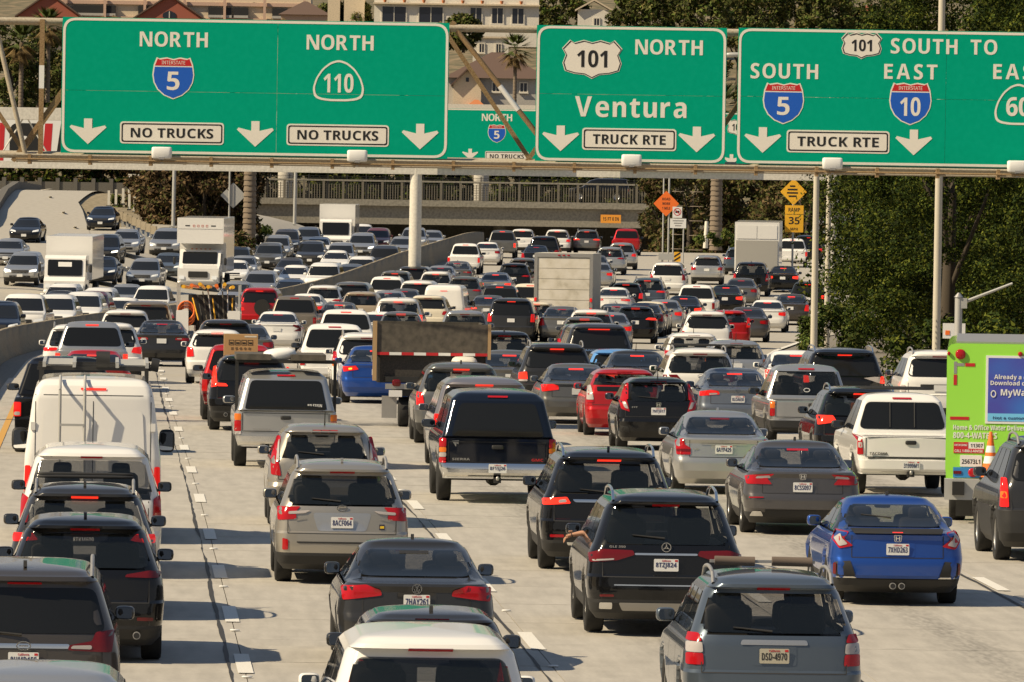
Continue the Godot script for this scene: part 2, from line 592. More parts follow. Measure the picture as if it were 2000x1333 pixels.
func seats(parent, s, belt, top, m = "seat"):
	var zr = s.zr(belt)
	var zf = s.zf(belt)
	put("interior", box(Vector3(s.hw(belt) * 1.86, .04, zr - zf - .25)), "trim", parent, Vector3(0, belt - .06, (zr + zf) * .5))
	for row in [zf + 1.25, zf + 2.1]:
		for x in [-.38, .38]:
			var hh = minf(.34, top - belt - .12)
			put("seat", blob(.5, hh, .16, .4), m, parent, Vector3(x * s.W / 1.82, belt - .02 + hh * .42, row), Vector3(.18, 0, 0))
			put("headrest", blob(.26, .17, .11, .5), m, parent, Vector3(x * s.W / 1.82, belt + hh * .86 + .05, row + .03))
	put("dashboard", blob(s.hw(belt) * 1.7, .12, .4, .4), "trim", parent, Vector3(0, belt - .01, zf + .5))
	put("rear_view_mirror", blob(.22, .06, .03, .5), "trim", parent, Vector3(0, top - .06, s.zf(top) + .12))

func mirror_pair(root, s, y, z, m, w = .24, h = .16):
	for sd in [-1.0, 1.0]:
		var x = s.hw(y) + w * .5
		var o = put("mirror", blob(w, h, .14, .55), m, root, Vector3(sd * x, y + .05, z), Vector3(0, sd * -.12, 0))
		put("mirror_glass", slab(rounded(rect(w * .82, h * .78), .035, 3), 0, .004), "mirror", o, Vector3(0, 0, .066), Vector3(-.04, sd * -.1, 0))
		put("mirror_arm", box(Vector3(.1, .035, .06)), "plastic", root, Vector3(sd * (s.hw(y) + .02), y, z))

# one vehicle; o: what sets it apart
func build_vehicle(kind, W, H, L, colour, o):
	var base = "pickup" if kind == "pickupshell" else kind
	var s = make_shape(base, W, H, L)
	var K = KIND[base]
	var f = H / K.h
	if kind == "pickupshell":
		s.rear = s.rear.filter(func(p): return p[0] <= 1.075 * f)
		s.rear.append_array([[1.085 * f, -.06], [1.09 * f, -.05], [1.66 * f, -.30], [1.755 * f, -.42]])
		s.half[-2][1] = .79
		s.half[-1][1] = .70
	var near = o.get("near", false)
	var on = o.get("on", false)
	var root := Node3D.new()
	var win = [K.win[0] * f, K.win[1] * f]
	var sd = [K.side[0] * f, K.side[1] * f]
	var m = W * .5
	# outlines
	var rw
	if o.has("rw"): rw = both(o.rw.map(func(p): return [p[0] * m, p[1]]))
	elif kind == "van": rw = null
	else: rw = both([[s.hw(win[1]) - .07, win[1]], [s.hw(win[0]) - .10, win[0] + .05], [s.hw(win[0]) - .17, win[0]]])
	if rw: rw = rounded(rw, .09)
	var fy0 = lerpf(s.front[-3][0], s.front[-2][0], .03)
	var fy1 = lerpf(s.front[-3][0], s.front[-2][0], .93)
	var fw = rounded(both([[s.hw(fy1) - .06, fy1], [s.hw(fy0) - .08, fy0]]), .06)
	var zr1 = s.zr(sd[0])
	var zr2 = s.zr(sd[1])
	var zf1 = s.zf(sd[0])
	var zf2 = s.zf(sd[1])
	var back = .30 if kind != "pickup" else .12
	var zs = [zf1 + .42, zf2 + .18, zr1 - back, zr2 - back - .04]
	if kind == "pickupshell": zs[2] = zs[0] + 1.9; zs[3] = zs[2] + .02
	var sides := []
	if kind == "van":
		sides = [rounded([Vector2(zs[0], sd[0]), Vector2(zs[1], sd[1]), Vector2(zs[1] + .75, sd[1]), Vector2(zs[1] + .75, sd[0])], .05)]
	else:
		var n = 3 if L > 4.5 and kind in ["suv", "bigsuv", "minivan"] else 2
		for i in n:
			var a = float(i) / n
			var b = float(i + 1) / n
			sides.append(rounded([Vector2(lerpf(zs[0], zs[2], a) + .03, sd[0] + .02), Vector2(lerpf(zs[1], zs[3], a) + .03, sd[1]), Vector2(lerpf(zs[1], zs[3], b) - .03, sd[1]), Vector2(lerpf(zs[0], zs[2], b) - .03, sd[0] + .02)], .05, 3))
	var clear = o.get("clear", "")
	var holes = null
	if clear:
		holes = [rw, fw, PackedVector2Array([Vector2(zs[0], sd[0]), Vector2(zs[1], sd[1]), Vector2(zs[3], sd[1]), Vector2(zs[2], sd[0])]), minf(win[0], sd[0]) - .1]
	var parts = body_mesh(s, .055 if near else .13, 34 if near else 16, o.get("clad", K.clad * f), holes)
	put("body", parts[0], colour, root)
	if parts[1]: put("lower_bumper", parts[1], o.get("clad_m", "plastic" if kind in ["suv", "bigsuv", "van"] else colour), root)
	if near and not on and kind != "van" and not kind.begins_with("pickup"):   # shut lines of the tailgate or boot
		var sw = .62 if kind == "sedan" else .735
		var sy = [.66 * f, .96 * f] if kind == "sedan" else [.705 * f, win[0] - .02]
		put("shut_line", patch(s, rect(sw * 2 * m / .91, .011, Vector2(0, sy[0])), 0, .0025), "trim", root)
		for e in [-1.0, 1.0]: put("shut_line", patch(s, rect(.011, sy[1] - sy[0], Vector2(e * sw * m / .91, (sy[0] + sy[1]) * .5)), 0, .0025), "trim", root)
		for e in [2, 3]:
			for z in [zf1 + .75, zf1 + 1.75, zf1 + 2.65]:
				if z < zr1 - .5: put("door_line", patch(s, rect(.012, sd[0] - .36 * f, Vector2(z, (sd[0] + .36 * f) * .5 - .01)), e, .002, .2), "trim", root)
	var glass = clear if clear else "dark_glass"
	if rw:
		if clear: put("window_surround", patch(s, rw, 0, .004), "trim", root) if false else null
		put("rear_window", patch(s, rw, 0, .008), glass, root)
	if clear or on: put("windscreen", patch(s, fw, 1, .006), "clear_glass" if clear else glass, root)
	for q in sides:
		put("side_window", patch(s, q, 2, .006), glass, root)
		put("side_window", patch(s, q, 3, .006), glass, root)
	if clear: seats(root, s, sd[0], sd[1])
	for a in s.axles:
		for e in [-1.0, 1.0]: wheel(root, Vector3(e * (m - .14), s.wr, a), s.wr, .24 if kind != "pickup" else .27, e)
	mirror_pair(root, s, sd[0] + .02, zf1 + .62, o.get("mirror_m", "plastic" if kind in ["van", "pickup"] else colour), .19 if base in ["sedan", "hatch"] else (.20 if base in ["suv", "minivan", "bigsuv"] else .25), .145 if base != "van" else .36)
	var lit = o.get("lit", 0)
	var rl = "red_lens" if lit == 0 else ("lit_lens" if lit == 1 else "bright_lens")
	if on:
		var hy = K.side[0] * f * .70
		for e in [-1.0, 1.0]:
			put("headlight", patch(s, rounded([Vector2(e * m * .52, hy - .03), Vector2(e * m * .92, hy + .02), Vector2(e * m * .90, hy + .12), Vector2(e * m * .56, hy + .06)], .03, 3), 1, .012), "head_lit" if lit else "head_lens", root)
		put("grille", patch(s, rounded(rect(m * .95, .16, Vector2(0, hy - .01)), .03, 3), 1, .010), "plastic", root)
		put("lower_grille", patch(s, rounded(rect(m * 1.2, .12, Vector2(0, hy - .27)), .03, 3), 1, .010), "plastic", root)
		put("license_plate", slab(rounded(rect(.3, .15), .01), 0, .01), "plate", root, Vector3(0, hy - .2, s.front_z(0, hy - .2) - .03), Vector3(0, PI, 0))
	else:
		for t in o.get("tl", default_lights(kind, f, o.get("v", 0))):
			var mm = t[1]
			if mm == "red_lens": mm = rl
			for e in [-1.0, 1.0]:
				var pts = t[0].map(func(p): return Vector2(e * p[0] * m, p[1]))
				put("tail_light", patch(s, rounded(pts, .022, 3), 0, .012 + (.004 if t.size() > 2 else 0.0), .09), mm, root)
		for t in o.get("trim", []):
			put(t[2], patch(s, rounded(both(t[0].map(func(p): return [p[0] * m, p[1]])), t[3] if t.size() > 3 else .02, 3), 0, t[4] if t.size() > 4 else .009), t[1], root)
		for t in o.get("pair", []):
			for e in [-1.0, 1.0]: put(t[2], patch(s, rounded(t[0].map(func(p): return Vector2(e * p[0] * m, p[1])), .015, 3), 0, .011), t[1], root)
		var by = o.get("brake_y", win[1] + .06 * f if kind != "sedan" else win[1] - .03)
		var bw = o.get("brake_w", .17)
		var bm = "red_lens" if lit == 0 else "bright_lens"
		put("brake_light", patch(s, rect(bw * 2, .03, Vector2(0, by)), 0, .014 if kind != "sedan" else .012), o.get("brake_m", bm), root)
		var py = o.get("plate_y", (.86 if kind in ["suv", "hatch", "bigsuv", "minivan"] else (.80 if kind == "sedan" else .58)) * (f if kind != "pickup" else 1.0))
		if o.has("plate"):
			if o.get("recess", true): put("plate_recess", patch(s, rounded(rect(.46, .2, Vector2(0, py)), .03, 3), 0, .003), o.get("recess_m", colour), root)
			license_plate(root, Vector3(0, py, s.rear_z(0, py) + .015), o.plate, o.get("plate_m", "plate"), o.get("plate_ink", "ink_blue"))
		else:
			put("license_plate", slab(rounded(rect(.3, .15), .01), 0, .006), "plate", root, Vector3(0, py, s.rear_z(0, py) + .016))
		for b in o.get("badge", []):   # text, x share, y, width, height, material
			write("badge", b[0], b[3], b[4], b[5], root, Vector3(b[1] * m, b[2], s.rear_z(b[1] * m, b[2]) + .012), .005)
	return [root, s]

func default_lights(kind, f, v = 0):
	if v == 1 and kind == "sedan": return [[[[.46, .84 * f], [.94, .80 * f], [.95, .90 * f], [.50, .92 * f]], "red_lens"], [[[.52, .865 * f], [.70, .855 * f], [.70, .895 * f], [.54, .90 * f]], "clear_lens", 1]]
	if v == 2 and kind == "sedan": return [[[[.72, .68 * f], [.95, .66 * f], [.95, .96 * f], [.80, .97 * f]], "red_lens"]]
	if v == 1 and kind in ["suv", "bigsuv", "hatch"]: return [[[[.80, .84 * f], [.965, .84 * f], [.94, 1.22 * f], [.84, 1.22 * f]], "red_lens"], [[[.83, .92 * f], [.94, .92 * f], [.93, 1.0 * f], [.85, 1.0 * f]], "clear_lens", 1]]
	if v == 2 and kind in ["suv", "bigsuv", "hatch"]: return [[[[.46, .98 * f], [.95, .95 * f], [.955, 1.04 * f], [.60, 1.05 * f]], "red_lens"]]
	if kind == "sedan": return [[[[.60, .78 * f], [.93, .74 * f], [.95, .93 * f], [.60, .90 * f]], "red_lens"]]
	if kind == "pickup" or kind == "pickupshell": return [[[[.86, .72 * f], [.985, .72 * f], [.985, 1.0 * f], [.86, 1.0 * f]], "red_lens"]]
	if kind == "minivan": return [[[[.80, .80 * f], [.97, .80 * f], [.95, 1.12 * f], [.82, 1.12 * f]], "red_lens"]]
	if kind == "hatch": return [[[[.74, .76 * f], [.96, .74 * f], [.95, 1.02 * f], [.78, 1.0 * f]], "red_lens"]]
	if kind == "van": return [[[[.90, .75], [.99, .75], [.985, 1.15], [.91, 1.15]], "red_lens"]]
	return [[[[.66, .86 * f], [.96, .82 * f], [.955, 1.02 * f], [.72, 1.0 * f]], "red_lens"]]

# ---------------------------------------------------------------- what sets the nearer vehicles apart
const HERO := {
	"silver_roof": ["silver SUV with roof rails cut off by the frame behind the charcoal three-row SUV", {}],
	"ascent": ["brownish grey three-row SUV with chrome tailgate bar, plate 8HMD155", {"tl": [[[[.45, 1.0], [.90, .98], [.93, 1.20], [.74, 1.18], [.70, 1.09], [.47, 1.05]], "dark_lens"], [[[.48, 1.015], [.70, 1.01], [.70, 1.05], [.50, 1.045]], "clear_lens", 1]], "trim": [[[[.47, 1.06], [.47, 1.015]], "chrome", "chrome_bar"]], "plate": "8HMD155", "plate_y": .90, "em": ["oval", 1.04], "rails": true, "fin": true, "wiper": true}],
	"cx5": ["glossy black SUV with winged ring emblem and thin dark tail lights", {"tl": [[[[.50, 1.0], [.93, .99], [.95, 1.06], [.80, 1.075], [.52, 1.03]], "dark_lens"]], "pair": [[[[.66, .50], [.86, .50], [.86, .54], [.66, .54]], "dark_lens", "reflector"]], "em": ["round", 1.04], "pipe": [.66, .33], "fin": true, "wiper": true, "badge": [["8TKM609", -.02, 1.42, .24, .06, "steel"]], "clear": "tint_glass"}],  # its plate number is grey lettering laid on the rear glass
	"rav4": ["charcoal SUV with raised roof rack bars behind the white minivan", {"tl": [[[[.62, 1.0], [.96, .97], [.965, 1.08], [.70, 1.085]], "red_lens"]], "lit": 1, "rails": true, "bars": true, "fin": true, "wiper": true, "clear": "tint_glass"}],
	"white_mpv": ["white minivan with wide see-through rear window close behind the ladder van", {"tl": [[[[.87, .74], [.985, .74], [.97, 1.16], [.87, 1.10]], "red_lens"]], "clear": "mid_glass", "brake_w": .15, "mirror_m": "plastic"}],
	"transit": ["tall white panel van with a ladder hung on its rear doors", {"tl": [[[[.89, .74], [.985, .74], [.975, 1.16], [.90, 1.16]], "red_lens"]], "lit": 1, "brake_y": 2.31, "brake_w": .19}],
	"black_pickup": ["black pickup squeezed between the median barrier and the ladder van", {"tl": [[[[.85, .74], [.985, .74], [.985, 1.02], [.85, 1.02]], "red_lens"], [[[.87, .76], [.97, .76], [.97, .83], [.87, .83]], "clear_lens", 1]], "lit": 1}],
	"white_suv_a": ["white SUV with black lower bumper just behind the tan grey boxy wagon", {"clad": .62}],
	"grey_van": ["tan grey boxy wagon with dark rear glass and tall amber tail lights", {"tl": [[[[.88, .80], [.98, .80], [.97, 1.02], [.88, 1.02]], "red_lens"], [[[.88, 1.03], [.97, 1.03], [.96, 1.14], [.88, 1.14]], "amber_lens"]]}],
	"flex": ["white tall wagon with red roof brake light and green window sticker", {"rw": [[.70, 1.50], [.80, 1.08], [.70, 1.03]], "tl": [[[[.90, .82], [.985, .82], [.96, 1.2], [.90, 1.15]], "red_lens"]], "clear": "tint_glass", "brake_w": .20, "sticker": true}],
	"grey_hatch": ["charcoal roof and mirrors showing between white tall wagon and grey sedan", {"fin": true}],
	"jetta": ["dark grey sedan with round emblem and wedge tail lights, plate 7HAY261", {"tl": [[[[.44, .86], [.93, .80], [.95, .96], [.64, .98], [.46, .93]], "red_lens"]], "plate": "7HAY261", "plate_y": .80, "em": ["vw", .945], "clear": "tint_glass", "fin": true, "brake_m": "trim"}],
	"outback": ["champagne wagon with roof rails and oval emblem, plate 8ACF064", {"tl": [[[[.68, .90], [.95, .88], [.955, 1.06], [.62, 1.07], [.69, 1.0]], "red_lens"], [[[.47, 1.02], [.80, 1.0], [.80, .965], [.69, .97], [.55, .98]], "clear_lens", 1]], "trim": [[[[.44, .99], [.36, .74]], "silver", "plate_recess_panel", .05, .002], [[[.68, .595], [.66, .57]], "plastic", "bumper_step"]], "pair": [[[[.80, .48], [.88, .48], [.88, .64], [.80, .62]], "red_lens", "reflector"]], "plate": "8ACF064", "plate_y": .86, "recess": false, "em": ["oval", 1.055], "rails": true, "fin": true, "wiper": true, "decals": true, "badge": [["OUTBACK", -.62, .90, .17, .02, "steel"], ["LIMITED", .66, .90, .17, .02, "steel"]], "clear": "tint_glass"}],
	"soul": ["champagne boxy hatchback with tall curved tail lights beside dark rear glass", {"rw": [[.66, 1.44], [.70, 1.12], [.62, 1.06]], "tl": [[[[.76, .80], [.93, .82], [.94, 1.05], [.84, 1.42], [.76, 1.42], [.82, 1.08]], "red_lens"], [[[.80, 1.02], [.85, 1.02], [.80, 1.36], [.78, 1.36]], "clear_lens", 1]], "trim": [[[[.70, 1.03], [.72, .80], [.60, .76]], "champagne", "tailgate_panel", .06, .006]], "badge": [["KIA", 0.0, .94, .13, .05, "chrome"]], "em": ["plain", .94], "clear": "mid_glass", "lit": 0, "brake_w": .2, "whip": true, "wiper": true}],
	"tundra": ["silver pickup with camper shell, ladder rack and chrome bumper", {"tl": [[[[.865, .70], [.985, .70], [.985, .90], [.865, .90]], "red_lens"], [[[.865, .905], [.985, .905], [.985, 1.03], [.865, 1.03]], "amber_lens"], [[[.865, .64], [.985, .64], [.985, .695], [.865, .695]], "clear_lens"]], "rw": [[.68, 1.66], [.79, 1.15], [.79, 1.12]], "clad": .66, "clad_m": "chrome", "badge": [["TUNDRA", -.46, .73, .34, .045, "steel"], ["BILSTEIN", .56, 1.20, .27, .055, "ink_white"]], "gate": true, "pipe": [.35, .42]}],
	"crv": ["black SUV with red L-shaped tail lights behind the red pickup", {"tl": [[[[.80, .98], [.945, .95], [.90, 1.40], [.83, 1.42]], "red_lens"], [[[.55, .98], [.80, .98], [.80, 1.05], [.60, 1.04]], "red_lens"]], "lit": 2, "pipe": [.6, .36], "fin": true}],
	"red_pickup": ["small red pickup with a tall cardboard carton standing in its bed", {"lit": 1}],
	"civic_white": ["white sedan with C-shaped tail lights behind the red off-roader", {"tl": [[[[.62, .92], [.88, .84], [.66, .74], [.95, .74], [.96, .94], [.66, .98]], "dark_lens"]], "pair": [[[[.72, .38], [.92, .36], [.92, .48], [.74, .46]], "plastic", "vent"]]}],
	"escape": ["white SUV half hidden behind the blue sedan, tall red tail lights", {"tl": [[[[.84, .86], [.97, .86], [.955, 1.18], [.86, 1.18]], "red_lens"], [[[.86, .80], [.97, .80], [.97, .87], [.86, .87]], "amber_lens"]], "rails": true}],
	"fusion": ["blue sedan tucked behind the dump trailer, tail light glowing amber", {"tl": [[[[.52, .86], [.93, .80], [.95, .93], [.60, .96]], "red_lens"], [[[.70, .86], [.80, .85], [.80, .90], [.70, .91]], "amber_lit", 1]], "lit": 1, "clear": "mid_glass"}],
	"gle": ["glossy black luxury SUV with star emblem and twin exhausts, plate 8TZJ824", {"tl": [[[[.40, 1.02], [.62, .95], [.96, .92], [.975, 1.03], [.80, 1.085], [.42, 1.075]], "dark_lens"], [[[.66, .955], [.92, .935], [.93, .955], [.66, .975]], "clear_lens", 1]], "trim": [[[[.40, 1.045], [.40, 1.02]], "chrome", "chrome_strip"], [[[.66, .655], [.66, .64]], "chrome", "crease_strip", .005], [[[.60, .43], [.55, .33]], "steel", "skid_plate"]], "pair": [[[[.66, .50], [.84, .50], [.84, .53], [.66, .53]], "dark_lens", "reflector"], [[[.68, .35], [.84, .35], [.84, .43], [.68, .43]], "chrome", "exhaust_trim"]], "plate": "8TZJ824", "plate_y": .90, "em": ["star", 1.12], "badge": [["GLE 350", -.62, 1.12, .2, .028, "steel"]], "rails": true, "clear": "tint_glass", "wiper": true, "rw": [[.68, 1.60], [.80, 1.20], [.70, 1.15]]}],
	"highlander": ["blue grey SUV with two tan foam pads on its roof bar", {"tl": [[[[.78, .80], [.965, .80], [.965, .92], [.79, .92]], "red_lens"], [[[.79, .925], [.965, .925], [.96, 1.03], [.80, 1.03]], "clear_lens"], [[[.80, 1.035], [.96, 1.035], [.945, 1.12], [.83, 1.12]], "red_lens"]], "trim": [[[[.36, 1.06], [.38, 1.01]], "silver", "chrome_bar"]], "plate": "DSD-4970", "plate_y": .90, "plate_m": "plate_yellow", "plate_ink": "plate_dark", "rails": true, "clear": "mid_glass", "wiper": true, "roll": true, "clad": .3, "clad_m": "blue_grey"}],
	"qx60": ["glossy black three-row SUV with arched roof rails and lit hooked tail lights", {"tl": [[[[.56, .98], [.96, .95], [.965, 1.04], [.62, 1.07]], "red_lens"], [[[.62, 1.0], [.74, .985], [.74, 1.025], [.64, 1.04]], "clear_lens", 1]], "trim": [[[[.54, 1.04], [.50, 1.0]], "chrome", "chrome_bar"], [[[.62, .43], [.60, .39]], "chrome", "bumper_strip", .01]], "pair": [[[[.66, .50], [.86, .50], [.86, .54], [.66, .54]], "red_lens", "reflector"]], "lit": 2, "rails": true, "fin": true, "clear": "mid_glass", "wiper": true, "plate_y": .84}],
	"sierra": ["dark navy pickup with camper shell and chrome bumper, plate 8F15J26", {"tl": [[[[.875, .68], [.985, .68], [.985, .78], [.875, .78]], "red_lens"], [[[.875, .785], [.985, .785], [.985, .86], [.875, .86]], "clear_lens"], [[[.875, .865], [.985, .865], [.985, .95], [.875, .95]], "amber_lens"], [[[.875, .955], [.985, .955], [.985, 1.10], [.875, 1.10]], "red_lens"]], "rw": [[.64, 1.70], [.78, 1.19], [.78, 1.15]], "clad": .685, "clad_m": "chrome", "plate": "8F15J26", "plate_y": .60, "recess": false, "badge": [["SIERRA", -.62, .75, .30, .04, "steel"], ["GMC", .68, .75, .20, .045, "ink_red"]], "gate": true, "hitch": true, "chip": true}],
	"sienna": ["mauve silver minivan boxed in by the dark navy pickup", {"tl": [[[[.70, .90], [.96, .86], [.95, 1.06], [.78, 1.06]], "red_lens"]], "lit": 1}],
	"pilot": ["grey SUV with fin antenna between mauve minivan and dump trailer", {"tl": [[[[.80, .84], [.96, .82], [.955, 1.10], [.84, 1.08]], "red_lens"]], "lit": 1, "fin": true, "clear": "tint_glass"}],
	"toyota_suv": ["charcoal SUV with glowing roof brake light and chrome tailgate handle", {"tl": [[[[.74, .86], [.955, .86], [.95, 1.02], [.76, 1.04]], "red_lens"], [[[.75, .81], [.955, .81], [.955, .855], [.74, .855]], "clear_lens"]], "trim": [[[[.34, .99], [.34, .95]], "chrome", "chrome_bar"]], "lit": 2, "rails": true}],
	"bmw": ["grey coupe with L-shaped tail lights behind the red hatchback", {"tl": [[[[.50, .80], [.93, .75], [.95, .91], [.66, .93], [.52, .90]], "red_lens"]], "lit": 1, "clear": "mid_glass"}],
	"rover": ["dark grey luxury SUV with wide-spaced letters across its tailgate", {"lit": 2, "badge": [["RANGE ROVER", 0.0, 1.13, .95, .05, "chrome"]], "brake_w": .3}],
	"grey_sedan": ["charcoal sedan with whip antenna behind the sky blue hatchback", {"lit": 2, "whip": true, "clear": "tint_glass"}],
	"civic_blue": ["bright blue hatchback sedan with rear spoiler, plate 7XHD263", {"tl": [[[[.66, .80], [.86, .76], [.955, .88], [.90, 1.0], [.72, .98], [.80, .90]], "red_lens"], [[[.74, .82], [.86, .79], [.93, .90], [.84, .96], [.82, .90]], "clear_lens", 1]], "trim": [[[[.70, 1.0], [.66, .955]], "trim", "spoiler", .02, .03], [[[.90, .36], [.70, .30], [.55, .22]], "plastic", "diffuser", .03]], "pair": [[[[.62, .40], [.90, .40], [.93, .58], [.70, .60]], "plastic", "vent"], [[[.90, .42], [.94, .42], [.94, .57], [.90, .57]], "dark_lens", "reflector"], [[[.60, .375], [.90, .375], [.90, .395], [.64, .395]], "chrome", "vent_strip"]], "plate": "7XHD263", "plate_y": .76, "em": ["h", .905], "clear": "mid_glass", "fin": true, "lit": 0, "twin": true, "wiper": true, "brake_y": .985, "brake_m": "bright_lens", "brake_w": .07, "clad": .37, "clad_m": "plastic"}],
	"accord": ["graphite grey sedan with full-width tail lights, plate 8CSS097", {"tl": [[[[.52, .80], [.94, .80], [.96, .92], [.82, .95], [.48, .965], [.60, .89]], "red_lens"], [[[.54, .90], [.80, .89], [.78, .93], [.56, .945]], "clear_lens", 1]], "pair": [[[[.66, .585], [.90, .58], [.90, .60], [.66, .60]], "red_lens", "reflector"], [[[.66, .30], [.88, .30], [.84, .38], [.70, .38]], "chrome", "exhaust_trim"]], "trim": [[[[.64, .40], [.60, .25]], "plastic", "diffuser"]], "plate": "8CSS097", "plate_y": .76, "em": ["h", .925], "clear": "mid_glass", "fin": true, "clad": .36, "clad_m": "plastic"}],
	"s40": ["silver compact sedan with stepped tail lights, plate 6AYP429", {"tl": [[[[.66, .70], [.93, .70], [.95, .95], [.80, .985], [.78, .88], [.66, .82]], "red_lens"], [[[.66, .755], [.93, .755], [.93, .80], [.66, .80]], "dark_lens", 1]], "plate": "6AYP429", "plate_y": .80, "trim": [[[[.46, .905], [.46, .88]], "silver", "handle_bar", .01, .012]], "badge": [["S 40", -.56, .80, .10, .03, "steel"], ["VOLVO", 0.0, .945, .16, .02, "steel"]], "clear": "mid_glass", "fin": true, "brake_m": "dark_lens"}],
	"fit": ["glossy black hatchback with tall red pillar lights, plate 7MTJ617", {"tl": [[[[.70, .80], [.90, .86], [.95, 1.04], [.78, 1.06]], "red_lens"], [[[.74, 1.05], [.92, 1.05], [.78, 1.40], [.71, 1.40]], "red_lens"], [[[.73, .86], [.82, .88], [.88, 1.0], [.80, 1.01]], "clear_lens", 1]], "rw": [[.64, 1.38], [.68, 1.06], [.60, 1.02]], "plate": "7MTJ617", "plate_y": .82, "em": ["h", .955], "badge": [["FIT", -.58, .90, .12, .03, "steel"]], "clear": "mid_glass", "pair": [[[[.70, .38], [.92, .38], [.92, .52], [.74, .50]], "plastic", "vent"]], "whip": true, "wiper": true}],
	"prius": ["red hatchback with split rear window and white lens tail lights", {"tl": [[[[.78, .80], [.95, .80], [.93, 1.10], [.84, 1.12]], "clear_lens"], [[[.78, .74], [.95, .74], [.95, .795], [.78, .795]], "red_lens"]], "rw": [[.66, 1.36], [.78, 1.14], [.78, 1.13]], "trim": [[[[.70, 1.085], [.70, .99]], "dark_glass", "lower_window", .02]], "clear": "clear_glass", "wiper": true}],
	"corolla": ["blue silver sedan with slim tail lights, plate 8LOA650", {"tl": [[[[.46, .87], [.95, .83], [.94, .93], [.70, .97], [.48, .95]], "red_lens"], [[[.52, .87], [.72, .855], [.72, .90], [.52, .91]], "clear_lens", 1]], "plate": "8LOA650", "plate_y": .77, "em": ["oval", .955], "clear": "clear_glass", "whip": true, "lit": 1}],
	"rx": ["white luxury SUV with arrow-shaped tail lights behind the blue silver sedan", {"tl": [[[[.48, .92], [.72, .87], [.955, .93], [.94, 1.04], [.60, 1.05]], "dark_lens"], [[[.56, .93], [.74, .90], [.74, .96], [.60, .98]], "clear_lens", 1]], "em": ["oval", 1.02], "rails": true, "clear": "tint_glass", "mirror_m": "white", "bars": true}],
	"juke": ["white hatchback with see-through window in front of the white luxury SUV", {"clear": "clear_glass", "whip": true}],
	"prius_v": ["silver tall hatchback with blue emblem and amber-edged tail lights", {"tl": [[[[.80, .82], [.96, .82], [.95, .98], [.82, .98]], "clear_lens"], [[[.82, .985], [.95, .985], [.94, 1.08], [.83, 1.08]], "amber_lens"]], "em": ["oval", .98], "clear": "clear_glass", "whip": true, "wiper": true}],
	"pathfinder": ["white SUV with roof rails and bulging six-sided dark rear window", {"rw": [[.66, 1.56], [.86, 1.22], [.60, 1.13]], "tl": [[[[.84, .78], [.97, .78], [.95, 1.04], [.86, 1.02]], "red_lens"]], "rails": true}],
	"frontier": ["silver compact pickup with plain tailgate and tall amber-topped tail lights", {"tl": [[[[.86, .72], [.965, .72], [.965, .88], [.86, .88]], "red_lens"], [[[.86, .885], [.965, .885], [.965, 1.02], [.86, 1.02]], "amber_lens"]], "gate": true, "fin": true, "clear": "mid_glass", "clad": .645, "clad_m": "plastic", "window_em": true}],
	"black_suv": ["black large SUV with roof rails and chrome-tipped tail lights by the trees", {"tl": [[[[.84, .98], [.965, .97], [.955, 1.14], [.86, 1.14]], "red_lens"], [[[.45, 1.10], [.84, .98], [.86, 1.13], [.70, 1.13]], "clear_lens"]], "lit": 2, "rails": true}],
	"glc": ["black SUV with brightly lit tail light beside the silver compact pickup", {"tl": [[[[.54, .94], [.93, .88], [.94, 1.06], [.62, 1.06]], "red_lens"]], "lit": 2, "rails": true, "pipe": [.72, .34], "clear": "tint_glass"}],
	"tacoma": ["white pickup with black roof rack and three-pane window, plate 31999M1", {"tl": [[[[.88, .74], [.985, .74], [.985, 1.06], [.91, 1.06]], "red_lens"], [[[.90, .86], [.97, .86], [.97, .96], [.91, .96]], "clear_lens", 1]], "plate": "31999M1", "plate_y": .56, "recess": false, "badge": [["TACOMA", -.60, .76, .32, .045, "ink_black"]], "gate": true, "hitch": true, "mullions": true, "bars": true, "trim": [[[[.80, .69], [.80, .655]], "plastic", "bumper_step", .01, .012]]}],
	"xterra": ["charcoal boxy SUV cut by the frame, beside the lime green truck", {"tl": [[[[.84, .82], [.97, .82], [.95, 1.25], [.86, 1.25]], "red_lens"], [[[.86, .95], [.96, .95], [.955, 1.05], [.87, 1.05]], "amber_lens", 1]], "lit": 1, "clad": .78, "clad_m": "plastic", "rails": true}],
	"trooper": ["white boxy SUV with roof rails just beyond the lime green truck", {"tl": [[[[.86, .84], [.97, .84], [.96, 1.0], [.87, 1.0]], "clear_lens"]], "rails": true, "trim": [[[[.5, 1.02], [.5, .9]], "plastic", "plate_panel"]]}],
}
const WORD := {"sedan": ["sedan", "car"], "hatch": ["hatchback", "car"], "suv": ["sport_utility_vehicle", "suv"], "bigsuv": ["large_sport_utility_vehicle", "suv"], "minivan": ["minivan", "minivan"], "pickup": ["pickup_truck", "pickup"], "pickupshell": ["pickup_truck", "pickup"], "van": ["panel_van", "van"], "jeep": ["off_road_vehicle", "suv"]}

